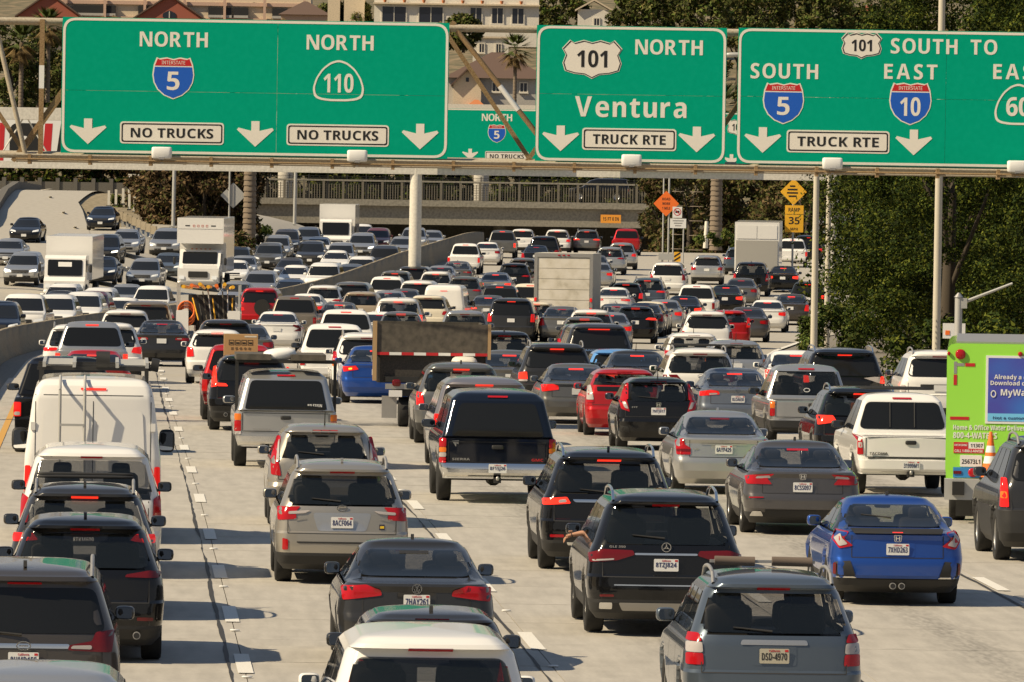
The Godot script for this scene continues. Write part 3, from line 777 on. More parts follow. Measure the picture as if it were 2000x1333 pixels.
func extras(root, s, o, colour, H):
	if o.get("rails", false):
		var y = s.half[-1][0]
		for e in [-1.0, 1.0]:
			var r = tool()
			var x = s.hw(y) * 1.02 * e
			var za = s.zf(y) + .35
			var zb = s.zr(y) - .12
			var pts = []
			for i in 9:
				var t = i / 8.0
				pts.append(Vector3(x, lerpf(y - .03, H + .045, pow(sin(PI * t), .35)), lerpf(za, zb, t)))
			for i in 8: add_tube(r, pts[i], pts[i + 1], .02, .02, 8, false)
			put("roof_rail", done(r), "steel" if colour != "black" else "chrome", root)
	if o.get("bars", false):
		for z in [.25, -.65]: put("roof_bar", blob(s.hw(s.half[-1][0]) * 2.1, .045, .08, .5), "plastic", root, Vector3(0, H + .05, z - (.75 if o.has("gate") else 0.0)))
	if o.get("fin", false):
		var z = s.zr(s.half[-1][0]) - .28
		put("antenna", slab([Vector2(-.10, 0), Vector2(.07, 0), Vector2(.055, .05), Vector2(.03, .062)], -.018, .018), colour if colour in ["black", "silver", "champagne"] else "plastic", root, Vector3(0, H - .012, z), Vector3(0, -PI / 2, 0))
	if o.get("whip", false):
		put("antenna", tube(Vector3(0, H - .03, s.zr(s.half[-1][0]) - .25), Vector3(0, H + .2, s.zr(s.half[-1][0]) - .12), .012, .006, 6), "plastic", root)
	if o.get("wiper", false):
		var y = s.rear[-5][0] * .0 + (o.get("rw", [[0, 0], [0, 0]])[1][1] if o.has("rw") else 1.12) + .03
		var a = s.at(0, Vector2(-.02, y)) + Vector3(0, 0, .03)
		var b = s.at(0, Vector2(-.42, y + .035)) + Vector3(0, 0, .03)
		put("wiper", tube(a, b, .014, .008, 6), "plastic", root)
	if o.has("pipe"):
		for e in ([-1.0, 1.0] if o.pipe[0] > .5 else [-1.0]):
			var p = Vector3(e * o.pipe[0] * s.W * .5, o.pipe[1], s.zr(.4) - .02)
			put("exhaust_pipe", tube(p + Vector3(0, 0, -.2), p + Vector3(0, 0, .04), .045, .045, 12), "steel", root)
			put("dark_bore_disc", tube(p, p + Vector3(0, 0, .044), .036, .036, 12), "trim", root)  # near-black disc on the closed end, standing in for the shaded hollow
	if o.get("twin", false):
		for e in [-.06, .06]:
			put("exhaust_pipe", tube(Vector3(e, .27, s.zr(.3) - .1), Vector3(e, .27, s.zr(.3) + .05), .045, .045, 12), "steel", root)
			put("dark_bore_disc", tube(Vector3(e, .27, s.zr(.3)), Vector3(e, .27, s.zr(.3) + .054), .034, .034, 12), "trim", root)  # dark discs again in place of the shaded pipe hollows
	if o.has("em"):
		var y = o.em[1]
		var p = Vector3(0, y, s.rear_z(0, y) + .014)
		match o.em[0]:
			"oval": 
				ring_emblem(root, p, .075, .048, "chrome")
				put("emblem_bar", box(Vector3(.09, .012, .006)), "chrome", root, p)
			"plain": ring_emblem(root, p, .095, .05, "chrome", .008)
			"round":
				ring_emblem(root, p, .085, .065, "chrome")
				put("emblem_wing", slab([Vector2(-.06, .02), Vector2(0, -.02), Vector2(.06, .02), Vector2(0, -.045)], 0, .008), "chrome", root, p)
			"vw":
				ring_emblem(root, p, .06, .06, "chrome", .01)
				write("emblem_letters", "V", .05, .04, "chrome", root, p + Vector3(0, .022, 0))
				write("emblem_letters", "W", .075, .045, "chrome", root, p + Vector3(0, -.022, 0))
			"star":
				ring_emblem(root, p, .06, .06, "chrome", .008)
				for k in 3:
					var a = PI / 2 + TAU * k / 3
					put("emblem_ray", slab([Vector2.from_angle(a) * .055, Vector2.from_angle(a + 1.05) * .012, Vector2.from_angle(a - 1.05) * .012], 0, .01), "chrome", root, p)
			"h":
				var q = rounded([Vector2(-.055, .045), Vector2(.055, .045), Vector2(.045, -.045), Vector2(-.045, -.045)], .015, 3)
				var q2 := PackedVector2Array()
				for v in q: q2.append(v * .86)
				put("emblem", band(q, q2, 0, .008), "chrome", root, p)
				write("emblem_letter", "H", .06, .055, "chrome", root, p)
	if o.get("gate", false):
		put("tailgate_handle", blob(.20, .075, .04, .4), "plastic", root, Vector3(0, .96, s.rear_z(0, .96) + .005))
		for y in [.70, 1.045]: put("tailgate_seam", box(Vector3(s.W * .82, .012, .01)), "trim", root, Vector3(0, y, s.rear_z(0, y) - .001))
		for e in [-1.0, 1.0]: put("tailgate_seam", box(Vector3(.012, .34, .01)), "trim", root, Vector3(e * s.W * .42, .875, s.rear_z(s.W * .42, .875) + .002))
	if o.get("hitch", false):
		put("tow_hitch", box(Vector3(.12, .09, .2)), "plastic", root, Vector3(0, .40, s.L * .5 - .06))
		put("tow_ball", blob(.06, .08, .06, .9), "steel", root, Vector3(0, .43, s.L * .5 + .05))
	if s.wr > .37:   # the high tail of a pickup shows its axle
		var ax = tool()
		add_tube(ax, Vector3(-s.W * .42, s.wr, s.axles[0]), Vector3(s.W * .42, s.wr, s.axles[0]), .05, .05, 8)
		add_tube(ax, Vector3(.0, s.wr, s.axles[0] - .16), Vector3(.0, s.wr, s.axles[0] + .14), .15, .11, 10)
		put("rear_axle", done(ax), "plastic", root)
	if o.get("mullions", false):
		for e in [-.22, .22]:
			var a = s.at(0, Vector2(e, 1.19)) + Vector3(0, 0, .012)
			put("window_post", tube(a, s.at(0, Vector2(e, 1.63)) + Vector3(0, 0, .012), .014, .014, 6), "trim", root)
	if o.get("window_em", false): ring_emblem(root, s.at(0, Vector2(0, 1.24)) + Vector3(0, 0, .02), .07, .045, "ink_white", .014)
	if o.get("sticker", false): put("window_sticker", patch(s, rect(.09, .14, Vector2(-.62, 1.10)), 0, .012), mat("sticker_green", .10, .42, .25, .5), root)
	if o.get("chip", false): put("paint_chip", patch(s, [Vector2(-.78, 1.06), Vector2(-.66, 1.07), Vector2(-.67, 1.0), Vector2(-.70, 1.02), Vector2(-.71, .96), Vector2(-.75, 1.02)], 0, .004), "steel", root)
	if o.get("decals", false):
		put("bumper_sticker", patch(s, rect(.19, .09, Vector2(.36, .53)), 0, .006), "ink_white", root)
		for i in 2: put("sticker_line", patch(s, rect(.14, .018, Vector2(.36, .515 + i * .03)), 0, .009), mat("sticker_blue", .12, .16, .32, .5), root)
		put("square_sticker", patch(s, rect(.075, .075, Vector2(.55, .80)), 0, .006), mat("sticker_navy", .02, .02, .05, .5), root)
		put("square_sticker_centre", patch(s, rect(.055, .035, Vector2(.55, .80)), 0, .009), "ink_yellow", root)
	if o.get("roll", false):
		mat("pad_tan", .13, .10, .08, .9)
		for x in [-.50, .10]: put("roof_pad", tube(Vector3(x, H + .065, .42), Vector3(x + .42, H + .06, .42), .05, .05, 14), "pad_tan", root)
		put("roof_bar", box(Vector3(1.1, .03, .05)), "steel", root, Vector3(0, H + .06, .42))

func van_gear(root, s):
	var z = s.zr(1.5) + .02
	for x in [-.93, .93]: put("door_seam", patch(s, rect(.012, 1.55, Vector2(x * .93, 1.45)), 0, .003), "trim", root)
	put("door_seam", patch(s, rect(.012, 1.62, Vector2(0.0, 1.42)), 0, .003), "trim", root)
	put("door_seam", patch(s, rect(1.74, .012, Vector2(0.0, 2.22)), 0, .003), "trim", root)
	for e in [-1.0, 1.0]:
		var q = rounded([Vector2(e * .06, .86), Vector2(e * .80, .86), Vector2(e * .74, 2.0), Vector2(e * .06, 2.0)], .10)
		var q2 := PackedVector2Array()
		for v in q: q2.append(Vector2(v.x * .97 + e * .012, 1.43 + (v.y - 1.43) * .975))
		put("door_panel", patch(s, q, 0, .014), "white", root)
		put("door_hinge", box(Vector3(.07, .12, .03)), "white", root, Vector3(e * .90, 1.75, s.rear_z(.88, 1.75) + .01))
	var lad = put("ladder", tube(Vector3(-.50, .92, 0), Vector3(-.50, 2.30, -.02), .024, .024, 8), "galvanised", root, Vector3(0, 0, z + .16))
	put("ladder_rail", tube(Vector3(-.13, .92, 0), Vector3(-.13, 2.30, -.02), .024, .024, 8), "galvanised", lad)
	for y in [1.07, 1.42, 1.78]: put("rung", box(Vector3(.36, .035, .045)), "galvanised", lad, Vector3(-.315, y, -.01))
	for x in [-.50, -.13]:
		put("ladder_hook", tube(Vector3(x, 2.30, -.02), Vector3(x, 2.50, -.42), .022, .022, 8), "galvanised", lad)
		put("ladder_foot", box(Vector3(.04, .04, .16)), "galvanised", lad, Vector3(x, .95, -.08))
	for zz in [1.9, .2, -1.2]:
		put("roof_rack_bar", box(Vector3(1.72, .05, .06)), "plastic", root, Vector3(0, 2.60, zz))
		for e in [-1.0, 1.0]: put("roof_rack_foot", box(Vector3(.05, .22, .07)), "plastic", root, Vector3(e * .80, 2.50, zz))
	for x in [-.55, .55]:
		var g = put("rack_ladder", box(Vector3(.05, .08, 3.3)), "galvanised", root, Vector3(x - .2, 2.66, .35))
		put("ladder_rail", box(Vector3(.05, .08, 3.3)), "galvanised", g, Vector3(.45, 0, 0))
		for i in 5: put("rung", tube(Vector3(0, 0, -1.4 + i * .72), Vector3(.45, 0, -1.4 + i * .72), .02, .02, 8), "galvanised", g)
	put("rack_spool", tube(Vector3(.03, 2.74, 1.9), Vector3(.24, 2.74, 1.9), .13, .13, 14), "plastic", root)
	put("rack_spool", tube(Vector3(.86, 2.68, 1.92), Vector3(.98, 2.66, 1.92), .10, .10, 12), "plastic", root)

func tundra_gear(root, s):
	for e in [-1.0, 1.0]: put("rack_post", box(Vector3(.06, .98, .06)), "plastic", root, Vector3(e * .93, 1.52, s.L * .5 - .55))
	put("rack_crossbar", box(Vector3(1.92, .07, .07)), "plastic", root, Vector3(0, 2.02, s.L * .5 - .55))
	for x in [-.62, .42]:
		put("timber", box(Vector3(.66, .11, 2.6)), "weathered_board", root, Vector3(x, 2.10, s.L * .5 - 1.6))
	put("white_sack", blob(.62, .22, .5, .7), "ink_white", root, Vector3(-.12, 2.15, s.L * .5 - .8), Vector3(.1, .3, .12))

func place(root, kind, label, X, D, L, yaw, on, group = ""):
	var word = WORD[kind] if WORD.has(kind) else [kind, kind]
	root.name = numbered(word[0])
	add_child(root)
	tag(root, label, word[1], group)
	seat(root, X, D, L, yaw, on)
	return root

func seat(root, X, D, L, yaw, on):   # the end that faces the camera stands at X, D
	var dir = Vector3(sin(yaw), 0, -cos(yaw))
	var c = Vector3(X, 0, -D) + dir * L * .5
	var d0 = -(c - dir * L * .3).z
	var d1 = -(c + dir * L * .3).z
	var g0 = ground((c - dir * L * .3).x, d0)
	var g1 = ground((c + dir * L * .3).x, d1)
	c.y = (g0 + g1) * .5 + .012
	root.position = c
	var pitch = atan2(g1 - g0, L * .6)
	root.basis = Basis(Vector3.UP, -yaw) * Basis(Vector3.RIGHT, pitch)
	if on: root.basis = Basis(Vector3.UP, PI - yaw) * Basis(Vector3.RIGHT, -pitch)

func far_proto(kind, on, lit, v = 0):
	var key = "%s%d%d%d" % [kind, int(on), lit, v]
	if not proto.has(key):
		var d = {"sedan": [1.82, 1.45, 4.75], "hatch": [1.74, 1.52, 4.2], "suv": [1.86, 1.68, 4.65], "bigsuv": [1.98, 1.88, 5.1], "minivan": [1.97, 1.77, 5.1], "pickup": [1.93, 1.83, 5.5], "van": [2.06, 2.5, 5.6]}[kind]
		var r = build_vehicle(kind, d[0], d[1], d[2], "white", {"on": on, "lit": lit, "v": v, "clear": "mid_glass" if v == 1 and not on else ("tint_glass" if v == 2 and not on else "")})
		extras(r[0], r[1], {"rails": v == 2 and kind in ["suv", "bigsuv"], "fin": v == 1}, "white", d[1])
		proto[key] = [r[0], d]
	return proto[key]

func vehicles(table):
	for v in table:
		var key = v[0]; var kind = v[1]; var col = v[2]; var X = v[3]; var D = v[4]; var W = v[5]; var H = v[6]; var L = v[7]; var on = v[8] == 1; var yaw = v[9]; var label = v[10]
		if key in ["box_truck_a", "box_truck_b", "box_truck_c", "box_trailer", "ramp_truck", "work_truck", "trailer", "stepvan"]:
			special(key, X, D, W, H, L, yaw, on)
			continue
		if HERO.has(key):
			var o = HERO[key][1].duplicate()
			o.near = D < 260
			var r = build_vehicle(kind, W, H, L, col, o)
			extras(r[0], r[1], o, col, H)
			if key == "transit": van_gear(r[0], r[1])
			if key == "tundra": tundra_gear(r[0], r[1])
			place(r[0], kind, HERO[key][0], X, D, L, yaw, on)
			continue
		var k = "bigsuv" if kind == "jeep" else kind
		var lit = 0
		if not on: lit = [0, 0, 1, 1, 2][rng.randi() % 5]
		elif rng.randf() < .16: lit = 1
		var p = far_proto(k, on, lit, 0 if on else (rng.randi() % 3 if k in ["sedan", "suv", "hatch", "bigsuv"] else 0))
		var root = p[0].duplicate()
		for c in root.get_children():
			if c.material_override == M["white"]: c.material_override = M[col]
		if kind == "jeep":
			for c in root.get_children():
				if c.name.begins_with("body"): c.material_override = M["red"]
			var s = tool()
			add_tube(s, Vector3(.15, 1.0, 2.5), Vector3(.15, 1.0, 2.75), .36, .36, 18)
			put("spare_wheel", done(s), "rubber", root)
		place(root, kind, label, X, D, L, yaw, on)
		root.scale = Vector3(W / p[1][0], H / p[1][1], L / p[1][2])
	for k in proto: proto[k][0].free()

# ---------------------------------------------------------------- trucks and other vehicles of their own making
func box_shell(w, h, l, r = .06):   # a lorry box, its long edges rounded, standing on y = 0 with its middle at z = 0
	return slab(rounded(rect(w, h, Vector2(0, h / 2)), r, 3), -l / 2, l / 2)

func wheels(root, at, w, r):
	for z in at:
		for e in [-1.0, 1.0]: wheel(root, Vector3(e * (w * .5 - .16), r, z), r, .28, e)

func special(key, X, D, W, H, L, yaw, on):
	if key.begins_with("box_truck"):
		var lab = {"box_truck_a": "white cab-over box truck with pale paper in its windscreen", "box_truck_b": "white long-nosed box truck with faded red letters over the cab", "box_truck_c": "plain white box truck just before the concrete overpass"}
		var t = thing("box_truck", lab[key], "truck", Vector3.ZERO, 0, "box trucks coming the other way")
		var b0 = 1.0
		put("cargo_box", box_shell(W, H - b0, L - 2.2, .05), "white", t, Vector3(0, b0, 1.1))
		put("chassis", box(Vector3(1.0, .3, L - .6)), "plastic", t, Vector3(0, .75, .1))
		var zf = -L / 2
		var nose = key == "box_truck_b"
		var prof = [Vector2(0, .35), Vector2(0, 1.0), Vector2(.25, 1.2), Vector2(.45, 2.15), Vector2(.7, 2.3), Vector2(2.0, 2.3), Vector2(2.0, .35)] if not nose else [Vector2(-.7, .45), Vector2(-.7, 1.25), Vector2(.2, 1.45), Vector2(.75, 2.2), Vector2(1.0, 2.28), Vector2(2.0, 2.28), Vector2(2.0, .45)]
		var cab = slab(PackedVector2Array(prof.map(func(p): return Vector2(p.x, p.y))), -W * .44, W * .44)
		put("cab", cab, "white", t, Vector3(0, 0, zf), Vector3(0, -PI / 2, 0))
		var a = prof[2]; var c = prof[3]
		var ang = atan2(c.x - a.x, c.y - a.y)
		var ln = a.distance_to(c)
		put("windscreen", slab(rounded(rect(W * .74, ln * .86), .08), 0, .02), "dark_glass", t, Vector3(0, (a.y + c.y) / 2, zf + (a.x + c.x) / 2 - .015), Vector3(-ang, PI, 0))
		if key == "box_truck_a": put("paper", slab(rect(.7, .24), 0, .01), "ink_white", t, Vector3(0, 1.85, zf + .36), Vector3(-ang, PI, 0))
		for e in [-1.0, 1.0]:
			put("headlight", slab(rounded(rect(.28, .18), .04), 0, .03), "head_lens", t, Vector3(e * W * .35, .75, zf + prof[0].x - .02), Vector3(0, PI, 0))
			put("mirror", blob(.16, .42, .1, .5), "plastic", t, Vector3(e * (W * .5 + .12), 1.65, zf + .35))
			put("side_window", slab(rounded(rect(.9, .6), .06), 0, .01), "dark_glass", t, Vector3(e * W * .445, 1.75, zf + 1.2), Vector3(0, e * PI / 2, 0))
		put("grille", slab(rounded(rect(W * .42, .34), .05), 0, .03), "plastic", t, Vector3(0, .92 if nose else .72, zf + prof[0].x - .02), Vector3(0, PI, 0))
		put("bumper", blob(W * .9, .24, .2, .4), "steel" if nose else "white", t, Vector3(0, .45, zf + prof[0].x))
		if nose:
			put("overhang_box", slab(rounded(rect(W, H - 2.62, Vector2(0, (H + 2.62) / 2)), .05, 3), -.95, .8), "white", t, Vector3(0, 0, zf + 1.4))
			for q in [-.36, -.12, .12, .36]: put("faded_letter", band(rounded(rect(.13, .13), .02, 3), rounded(rect(.07, .07), .02, 3), 0, .008), mat("faded_red", .55, .24, .20, .7), t, Vector3(q, H - .45, zf + .45), Vector3(0, PI, 0))
			for q in [-.72, .72]: put("dark_dash", box(Vector3(.26, .06, .012)), "ink_black", t, Vector3(q, H - .44, zf + .446))
			put("box_seam", box(Vector3(W * .96, .02, .01)), "steel", t, Vector3(0, H - .62, zf + .447))
			for i in 5: put("marker_lamp", blob(.12, .05, .05), "amber_lens", t, Vector3(-.5 + i * .25, 2.31, zf + 1.05))
		wheels(t, [zf + .8, L / 2 - 1.6], W * .94, .42)
		seat(t, X, D, L, yaw, true)
		return
	if key in ["box_trailer", "ramp_truck"]:
		var ramp = key == "ramp_truck"
		var t = thing("box_truck", "white box truck with grey lift gate on the ramp by the yellow signs" if ramp else "dirty white box truck with patched rear door in the thick of traffic", "truck")
		var m = "white" if ramp else "dirty_white_panel"
		var y0 = .95
		put("cargo_box", box_shell(W, H - y0, L, .03), mat("box_side", .50, .47, .40, .7) if not ramp else "white", t, Vector3(0, y0, 0))
		var z = L / 2
		if ramp:
			put("lift_gate", slab(rect(W - .16, 1.75), 0, .05), mat("gate_grey", .36, .35, .32, .6), t, Vector3(0, y0 + .95, z))
			put("door_panel", slab(rect(W * .44, .75), 0, .03), m, t, Vector3(-W * .23, H - .55, z))
			put("door_panel", slab(rect(W * .44, .75), 0, .03), m, t, Vector3(W * .23, H - .55, z))
		else:
			for i in 5: put("door_panel", slab(rect(W - .3, (H - y0 - .36) / 5 - .02), 0, .03), m, t, Vector3(0, y0 + .16 + (H - y0 - .36) / 5 * (i + .5), z))
			for e in [-1.0, 1.0]: put("door_post", box(Vector3(.13, H - y0 - .02, .06)), "steel", t, Vector3(e * (W / 2 - .07), (H + y0) / 2, z + .03))
			put("door_header", box(Vector3(W - .26, .16, .06)), "steel", t, Vector3(0, H - .09, z + .03))
			for i in 3: put("marker_lamp", blob(.12, .05, .04), "red_lens", t, Vector3(-.2 + i * .2, H - .09, z + .07))
			for e in [-1.0, 1.0]:
				for k in 2: put("tail_light", blob(.10, .17, .05, .5), "lit_lens", t, Vector3(e * (W / 2 - .07), 1.15 + k * .42, z + .07))
		put("bumper", box(Vector3(W * .9, .14, .1)), "steel", t, Vector3(0, .62, z - .1))
		put("chassis", box(Vector3(1.0, .3, L)), "plastic", t, Vector3(0, .80, 0))
		put("cab", box_shell(W * .85, 2.0, 1.8, .2), "white", t, Vector3(0, .5, -L / 2 - .95))
		wheels(t, [-L / 2 - 1.2, L / 2 - 1.5], W * .95, .46)
		seat(t, X, D, L, yaw, false)
		return
	if key == "work_truck":
		var t = thing("work_truck", "white utility truck heaped with yellow poles, hoses and tools", "truck")
		put("bed", box(Vector3(W, .28, 3.6)), "white", t, Vector3(0, .82, 1.0))
		for e in [-1.0, 1.0]: put("side_bin", box_shell(.42, .78, 3.5, .04), "white", t, Vector3(e * (W / 2 - .22), .96, 1.0))
		put("cab", box_shell(W * .86, 1.55, 1.9, .22), "white", t, Vector3(0, .5, -1.9))
		put("rear_window", slab(rounded(rect(1.3, .45), .06), 0, .02), "dark_glass", t, Vector3(0, 1.72, -.94))
		put("bumper", box(Vector3(W * .96, .2, .16)), "white", t, Vector3(0, .62, 2.86))
		put("chassis", box(Vector3(1.0, .25, 5.4)), "plastic", t, Vector3(0, .62, .1))
		for e in [-1.0, 1.0]:
			put("tail_light", blob(.14, .14, .06, .8), "red_lens", t, Vector3(e * .86, 1.05, 2.78))
			for z in [2.6, -.4]: put("rack_post", box(Vector3(.06, 1.5, .06)), "galvanised", t, Vector3(e * (W / 2 - .05), 1.95, z))
		for i in 7:
			var x = -.85 + i * .28
			put("yellow_pole", tube(Vector3(x, 2.62 + .05 * (i % 3), 3.2 - .1 * i), Vector3(x * .8, 2.55 + .04 * (i % 2), -2.4), .07, .05, 8), "yellow" if i % 3 != 1 else "orange", t)
		put("tool_board", box(Vector3(1.6, 1.15, .08)), "trim", t, Vector3(.1, 1.75, 1.6))
		for i in 5:
			var h = tool()
			for k in 14: add_tube(h, Vector3(-.75 + cos(k * .45) * .28, 1.5 + i * .06 + sin(k * .45) * .34, 2.5 + i * .05), Vector3(-.75 + cos(k * .45 + .45) * .28, 1.5 + i * .06 + sin(k * .45 + .45) * .34, 2.5 + i * .05), .03, .03, 6, false)
			put("hose", done(h), mat("hose_red", .35, .07, .03, .7) if i % 2 else "orange", t)
		for i in 9:
			put("tool", tube(Vector3(-.3 + .14 * i, 1.25, 2.3 + .03 * (i % 3)), Vector3(-.55 + .17 * i, 2.2 + .12 * (i % 4), 2.0), .03, .025, 6), ["yellow", "plastic", "weathered_board", "steel"][i % 4], t)
		put("bucket", tube(Vector3(.35, 1.0, 2.5), Vector3(.38, 1.32, 2.5), .15, .18, 12), "ink_white", t)
		put("crate", box(Vector3(.55, .4, .5)), "plastic", t, Vector3(-.1, 1.16, 2.2), Vector3(0, .3, 0))
		wheels(t, [-1.9, 1.7], W * .95, .40)
		seat(t, X, D, L, yaw, false)
		t.scale = Vector3(1, .92, 1)
		return
	if key == "trailer":
		var t = thing("dump_trailer", "dump trailer with dark plywood walls and red white reflective tape", "trailer")
		var z = L / 2
		grain(mat("bed_dark", .04, .035, .03, .8), .05, 4, [[0, .022, .02, .018], [1, .06, .052, .043]], 1.5, 19)
		put("rear_board", box(Vector3(W, .72, .06)), "weathered_board", t, Vector3(0, 1.98, z))
		for e in [-1.0, 1.0]: put("side_board", box(Vector3(.06, .72, L)), "weathered_board", t, Vector3(e * (W / 2 - .03), 1.98, -.04))
		put("front_board", box(Vector3(W, .9, .06)), "weathered_board", t, Vector3(0, 1.9, -z))
		put("corner_stake", box(Vector3(.09, 1.35, .09)), mat("pine", .42, .28, .14, .8), t, Vector3(-W / 2 - .05, 1.72, z + .02))
		put("corner_stake", box(Vector3(.07, .8, .07)), "pine", t, Vector3(W / 2 + .04, 1.95, z + .02))
		for i in 9: put("reflective_tape", box(Vector3(W / 9 - .004, .065, .012)), "ink_red" if i % 2 == 0 else "ink_white", t, Vector3(-W / 2 + (i + .5) * W / 9, 1.66, z + .037))
		put("deck", box(Vector3(1.9, .12, L)), "plastic", t, Vector3(-.1, 1.08, 0))
		put("tailgate", box(Vector3(2.36, .62, .05)), "bed_dark", t, Vector3(0, 1.31, z - .10))
		for e in [-1.0, 1.0]: put("bed_side", box(Vector3(.05, .62, L - .3)), "bed_dark", t, Vector3(e * (W / 2 - .05), 1.31, -.1))
		put("chassis", box(Vector3(1.3, .2, L)), "plastic", t, Vector3(-.15, .80, 0))
		put("bumper_beam", box(Vector3(1.7, .12, .1)), "steel", t, Vector3(-.2, .92, z + .02))
		put("license_plate", slab(rounded(rect(.3, .15), .01), 0, .006), "plate", t, Vector3(-.82, .76, z + .08))
		put("tail_light", blob(.20, .16, .06, .6), "dark_lens", t, Vector3(-.80, 1.0, z + .08))
		put("tail_light", blob(.16, .13, .06, .6), "dark_lens", t, Vector3(-.30, .68, z + .08))
		put("mud_flap", box(Vector3(.34, .5, .02)), "steel", t, Vector3(-.95, .45, z - .15))
		put("mud_flap", box(Vector3(.30, .5, .02)), "galvanised", t, Vector3(-.35, .50, z - .05))
		put("tank", blob(.62, .75, .9, .45), "pale_plastic", t, Vector3(.72, 1.25, z + .18))
		put("tank_stand", box(Vector3(.7, .14, .9)), "steel", t, Vector3(.72, .84, z + .18))
		put("hose_reel", tube(Vector3(-.08, 1.0, z + .25), Vector3(.10, 1.0, z + .25), .20, .20, 16), mat("reel_blue", .05, .18, .40, .6), t)
		put("tool_bar", tube(Vector3(.0, .5, z + .3), Vector3(.15, 1.15, z + .2), .03, .03, 8), "steel", t)
		for x in [-.62, -.30]: wheel(t, Vector3(x, .34, z - .35), .34, .2, -1.0)
		for x in [.45, .85]: wheel(t, Vector3(x, .34, z - .35), .34, .2, 1.0)
		seat(t, X, D, L, yaw, false)
		return
	var t = thing("delivery_truck", "lime green water delivery truck with blue poster on its back", "truck")
	var z = L / 2
	put("cargo_body", box_shell(W, H - .72, L, .16), "lime", t, Vector3(0, .72, 0))
	put("roof", box_shell(W - .3, .03, L - .2, .01), "steel", t, Vector3(0, H + .001, 0))
	put("bumper", box(Vector3(W + .02, .34, .42)), "galvanised", t, Vector3(0, .56, z + .10))
	put("bumper_block", box(Vector3(.20, .22, .1)), "rubber", t, Vector3(-W / 2 + .22, .58, z + .35))
	put("poster_frame", slab(rect(1.66, 1.12), 0, .012), "ink_white", t, Vector3(.27, 2.20, z))
	var img := Image.create(128, 96, false, Image.FORMAT_RGB8)
	for y in 96:
		for x in 128:
			var n = sin(x * .09 + y * .05) * .12 + sin(y * .13 - x * .04) * .08
			var k = clampf(x / 128.0 * .7 + n, 0, 1)
			img.set_pixel(x, y, Color(.28, .30, .66).lerp(Color(.16, .58, .88), k) if y < 84 else Color(.45, .76, .92))
	var pm = mat("poster_print", 1, 1, 1, .4)
	pm.albedo_texture = ImageTexture.create_from_image(img)
	var ps := QuadMesh.new()
	ps.size = Vector2(1.58, 1.04)
	put("poster", ps, pm, t, Vector3(.27, 2.20, z + .016))
	write("lettering", "Already a customer?", .98, .10, "ink_white", t, Vector3(.07, 2.40, z + .02), .004)
	write("lettering", "Download our new app", 1.12, .10, "ink_white", t, Vector3(.08, 2.30, z + .02), .004)
	write("lettering", "MyWater", .62, .14, "ink_white", t, Vector3(.00, 2.14, z + .02), .004)
	ring_emblem(t, Vector3(-.43, 2.13, z + .018), .045, .06, "ink_white", .016)
	write("lettering", "Not a customer? Sign up at water", 1.36, .06, "ink_blue", t, Vector3(.25, 1.73, z + .02), .004, Vector3.ZERO, false)
	write("lettering", "Home & Office Water Delivery", 1.22, .11, "ink_white", t, Vector3(-.47, 1.56, z + .004), .006)
	write("lettering", "800-4-WATERS", .72, .10, "ink_white", t, Vector3(-.72, 1.44, z + .004), .006)
	put("hotline_sticker", slab(rect(.50, .18), 0, .006), "ink_white", t, Vector3(-.82, 1.24, z))
	put("hotline_band", slab(rect(.24, .11), 0, .006), "ink_red", t, Vector3(-.95, 1.275, z + .004))
	put("hotline_band", slab(rect(.50, .075), 0, .006), "ink_red", t, Vector3(-.82, 1.185, z + .004))
	write("lettering", "HOW'S MY DRIVING?", .21, .035, "ink_white", t, Vector3(-.95, 1.28, z + .011), .003)
	write("lettering", "CALL 1-800-2-ADVISE", .46, .045, "ink_white", t, Vector3(-.82, 1.185, z + .011), .003)
	write("lettering", "11307", .2, .06, "ink_black", t, Vector3(-.69, 1.275, z + .007), .003)
	var lp = put("license_plate", slab(rounded(rect(.36, .19), .02), 0, .012), "plate", t, Vector3(-.78, 1.02, z))
	write("lettering", "25673L1", .3, .075, "ink_black", lp, Vector3(0, -.01, .013), .003)
	put("lamp_board", slab(rect(.50, .17), 0, .02), mat("lamp_board_blue", .03, .22, .52, .5), t, Vector3(-.82, .83, z))
	for x in [-.75, -.55]: put("tail_light", blob(.15, .15, .05, .9), "red_lens", t, Vector3(x, .83, z + .03))
	put("reflector", box(Vector3(.13, .05, .02)), "dark_lens", t, Vector3(-1.0, .83, z + .025))
	put("marker_lamp", blob(.17, .17, .06, .9), "red_lens", t, Vector3(-.98, 2.77, z + .02))
	for x in [0.0, .24, .48]: put("marker_lamp", blob(.08, .08, .06, .9), "red_lens", t, Vector3(x, 2.79, z + .02))
	put("marker_lamp", blob(.05, .07, .05, .9), "red_lens", t, Vector3(-W / 2 + .03, 2.78, z + .02))
	for r in [[.16, .055, -.82, 2.60], [.055, .17, -1.06, 2.35], [.31, .05, -.98, 1.72]]: put("reflective_tape", slab(rect(r[0], r[1]), 0, .006), "ink_red", t, Vector3(r[2], r[3], z))
	for r in [[.17, .05, -1.0, 2.60], [.05, .2, -1.06, 2.55]]: put("reflective_tape", slab(rect(r[0], r[1]), 0, .004), "steel", t, Vector3(r[2], r[3], z))
	put("splash", slab([Vector2(0, 0), Vector2(.24, .10), Vector2(.30, .02), Vector2(.12, -.06)], 0, .006), "sky_blue", t, Vector3(.0, 1.02, z))
	put("side_fender", box(Vector3(.10, .20, 2.0)), "lime", t, Vector3(-W / 2 + .06, .70, z - 1.6))
	put("mud_flap", box(Vector3(.60, .45, .04)), "rubber", t, Vector3(-.72, .32, z - .5))
	put("chassis", box(Vector3(1.0, .3, L - .6)), "plastic", t, Vector3(0, .60, -.2))
	wheels(t, [z - 1.3, -z + 1.0], W * .96, .44)
	seat(t, X, D, L, yaw, false)
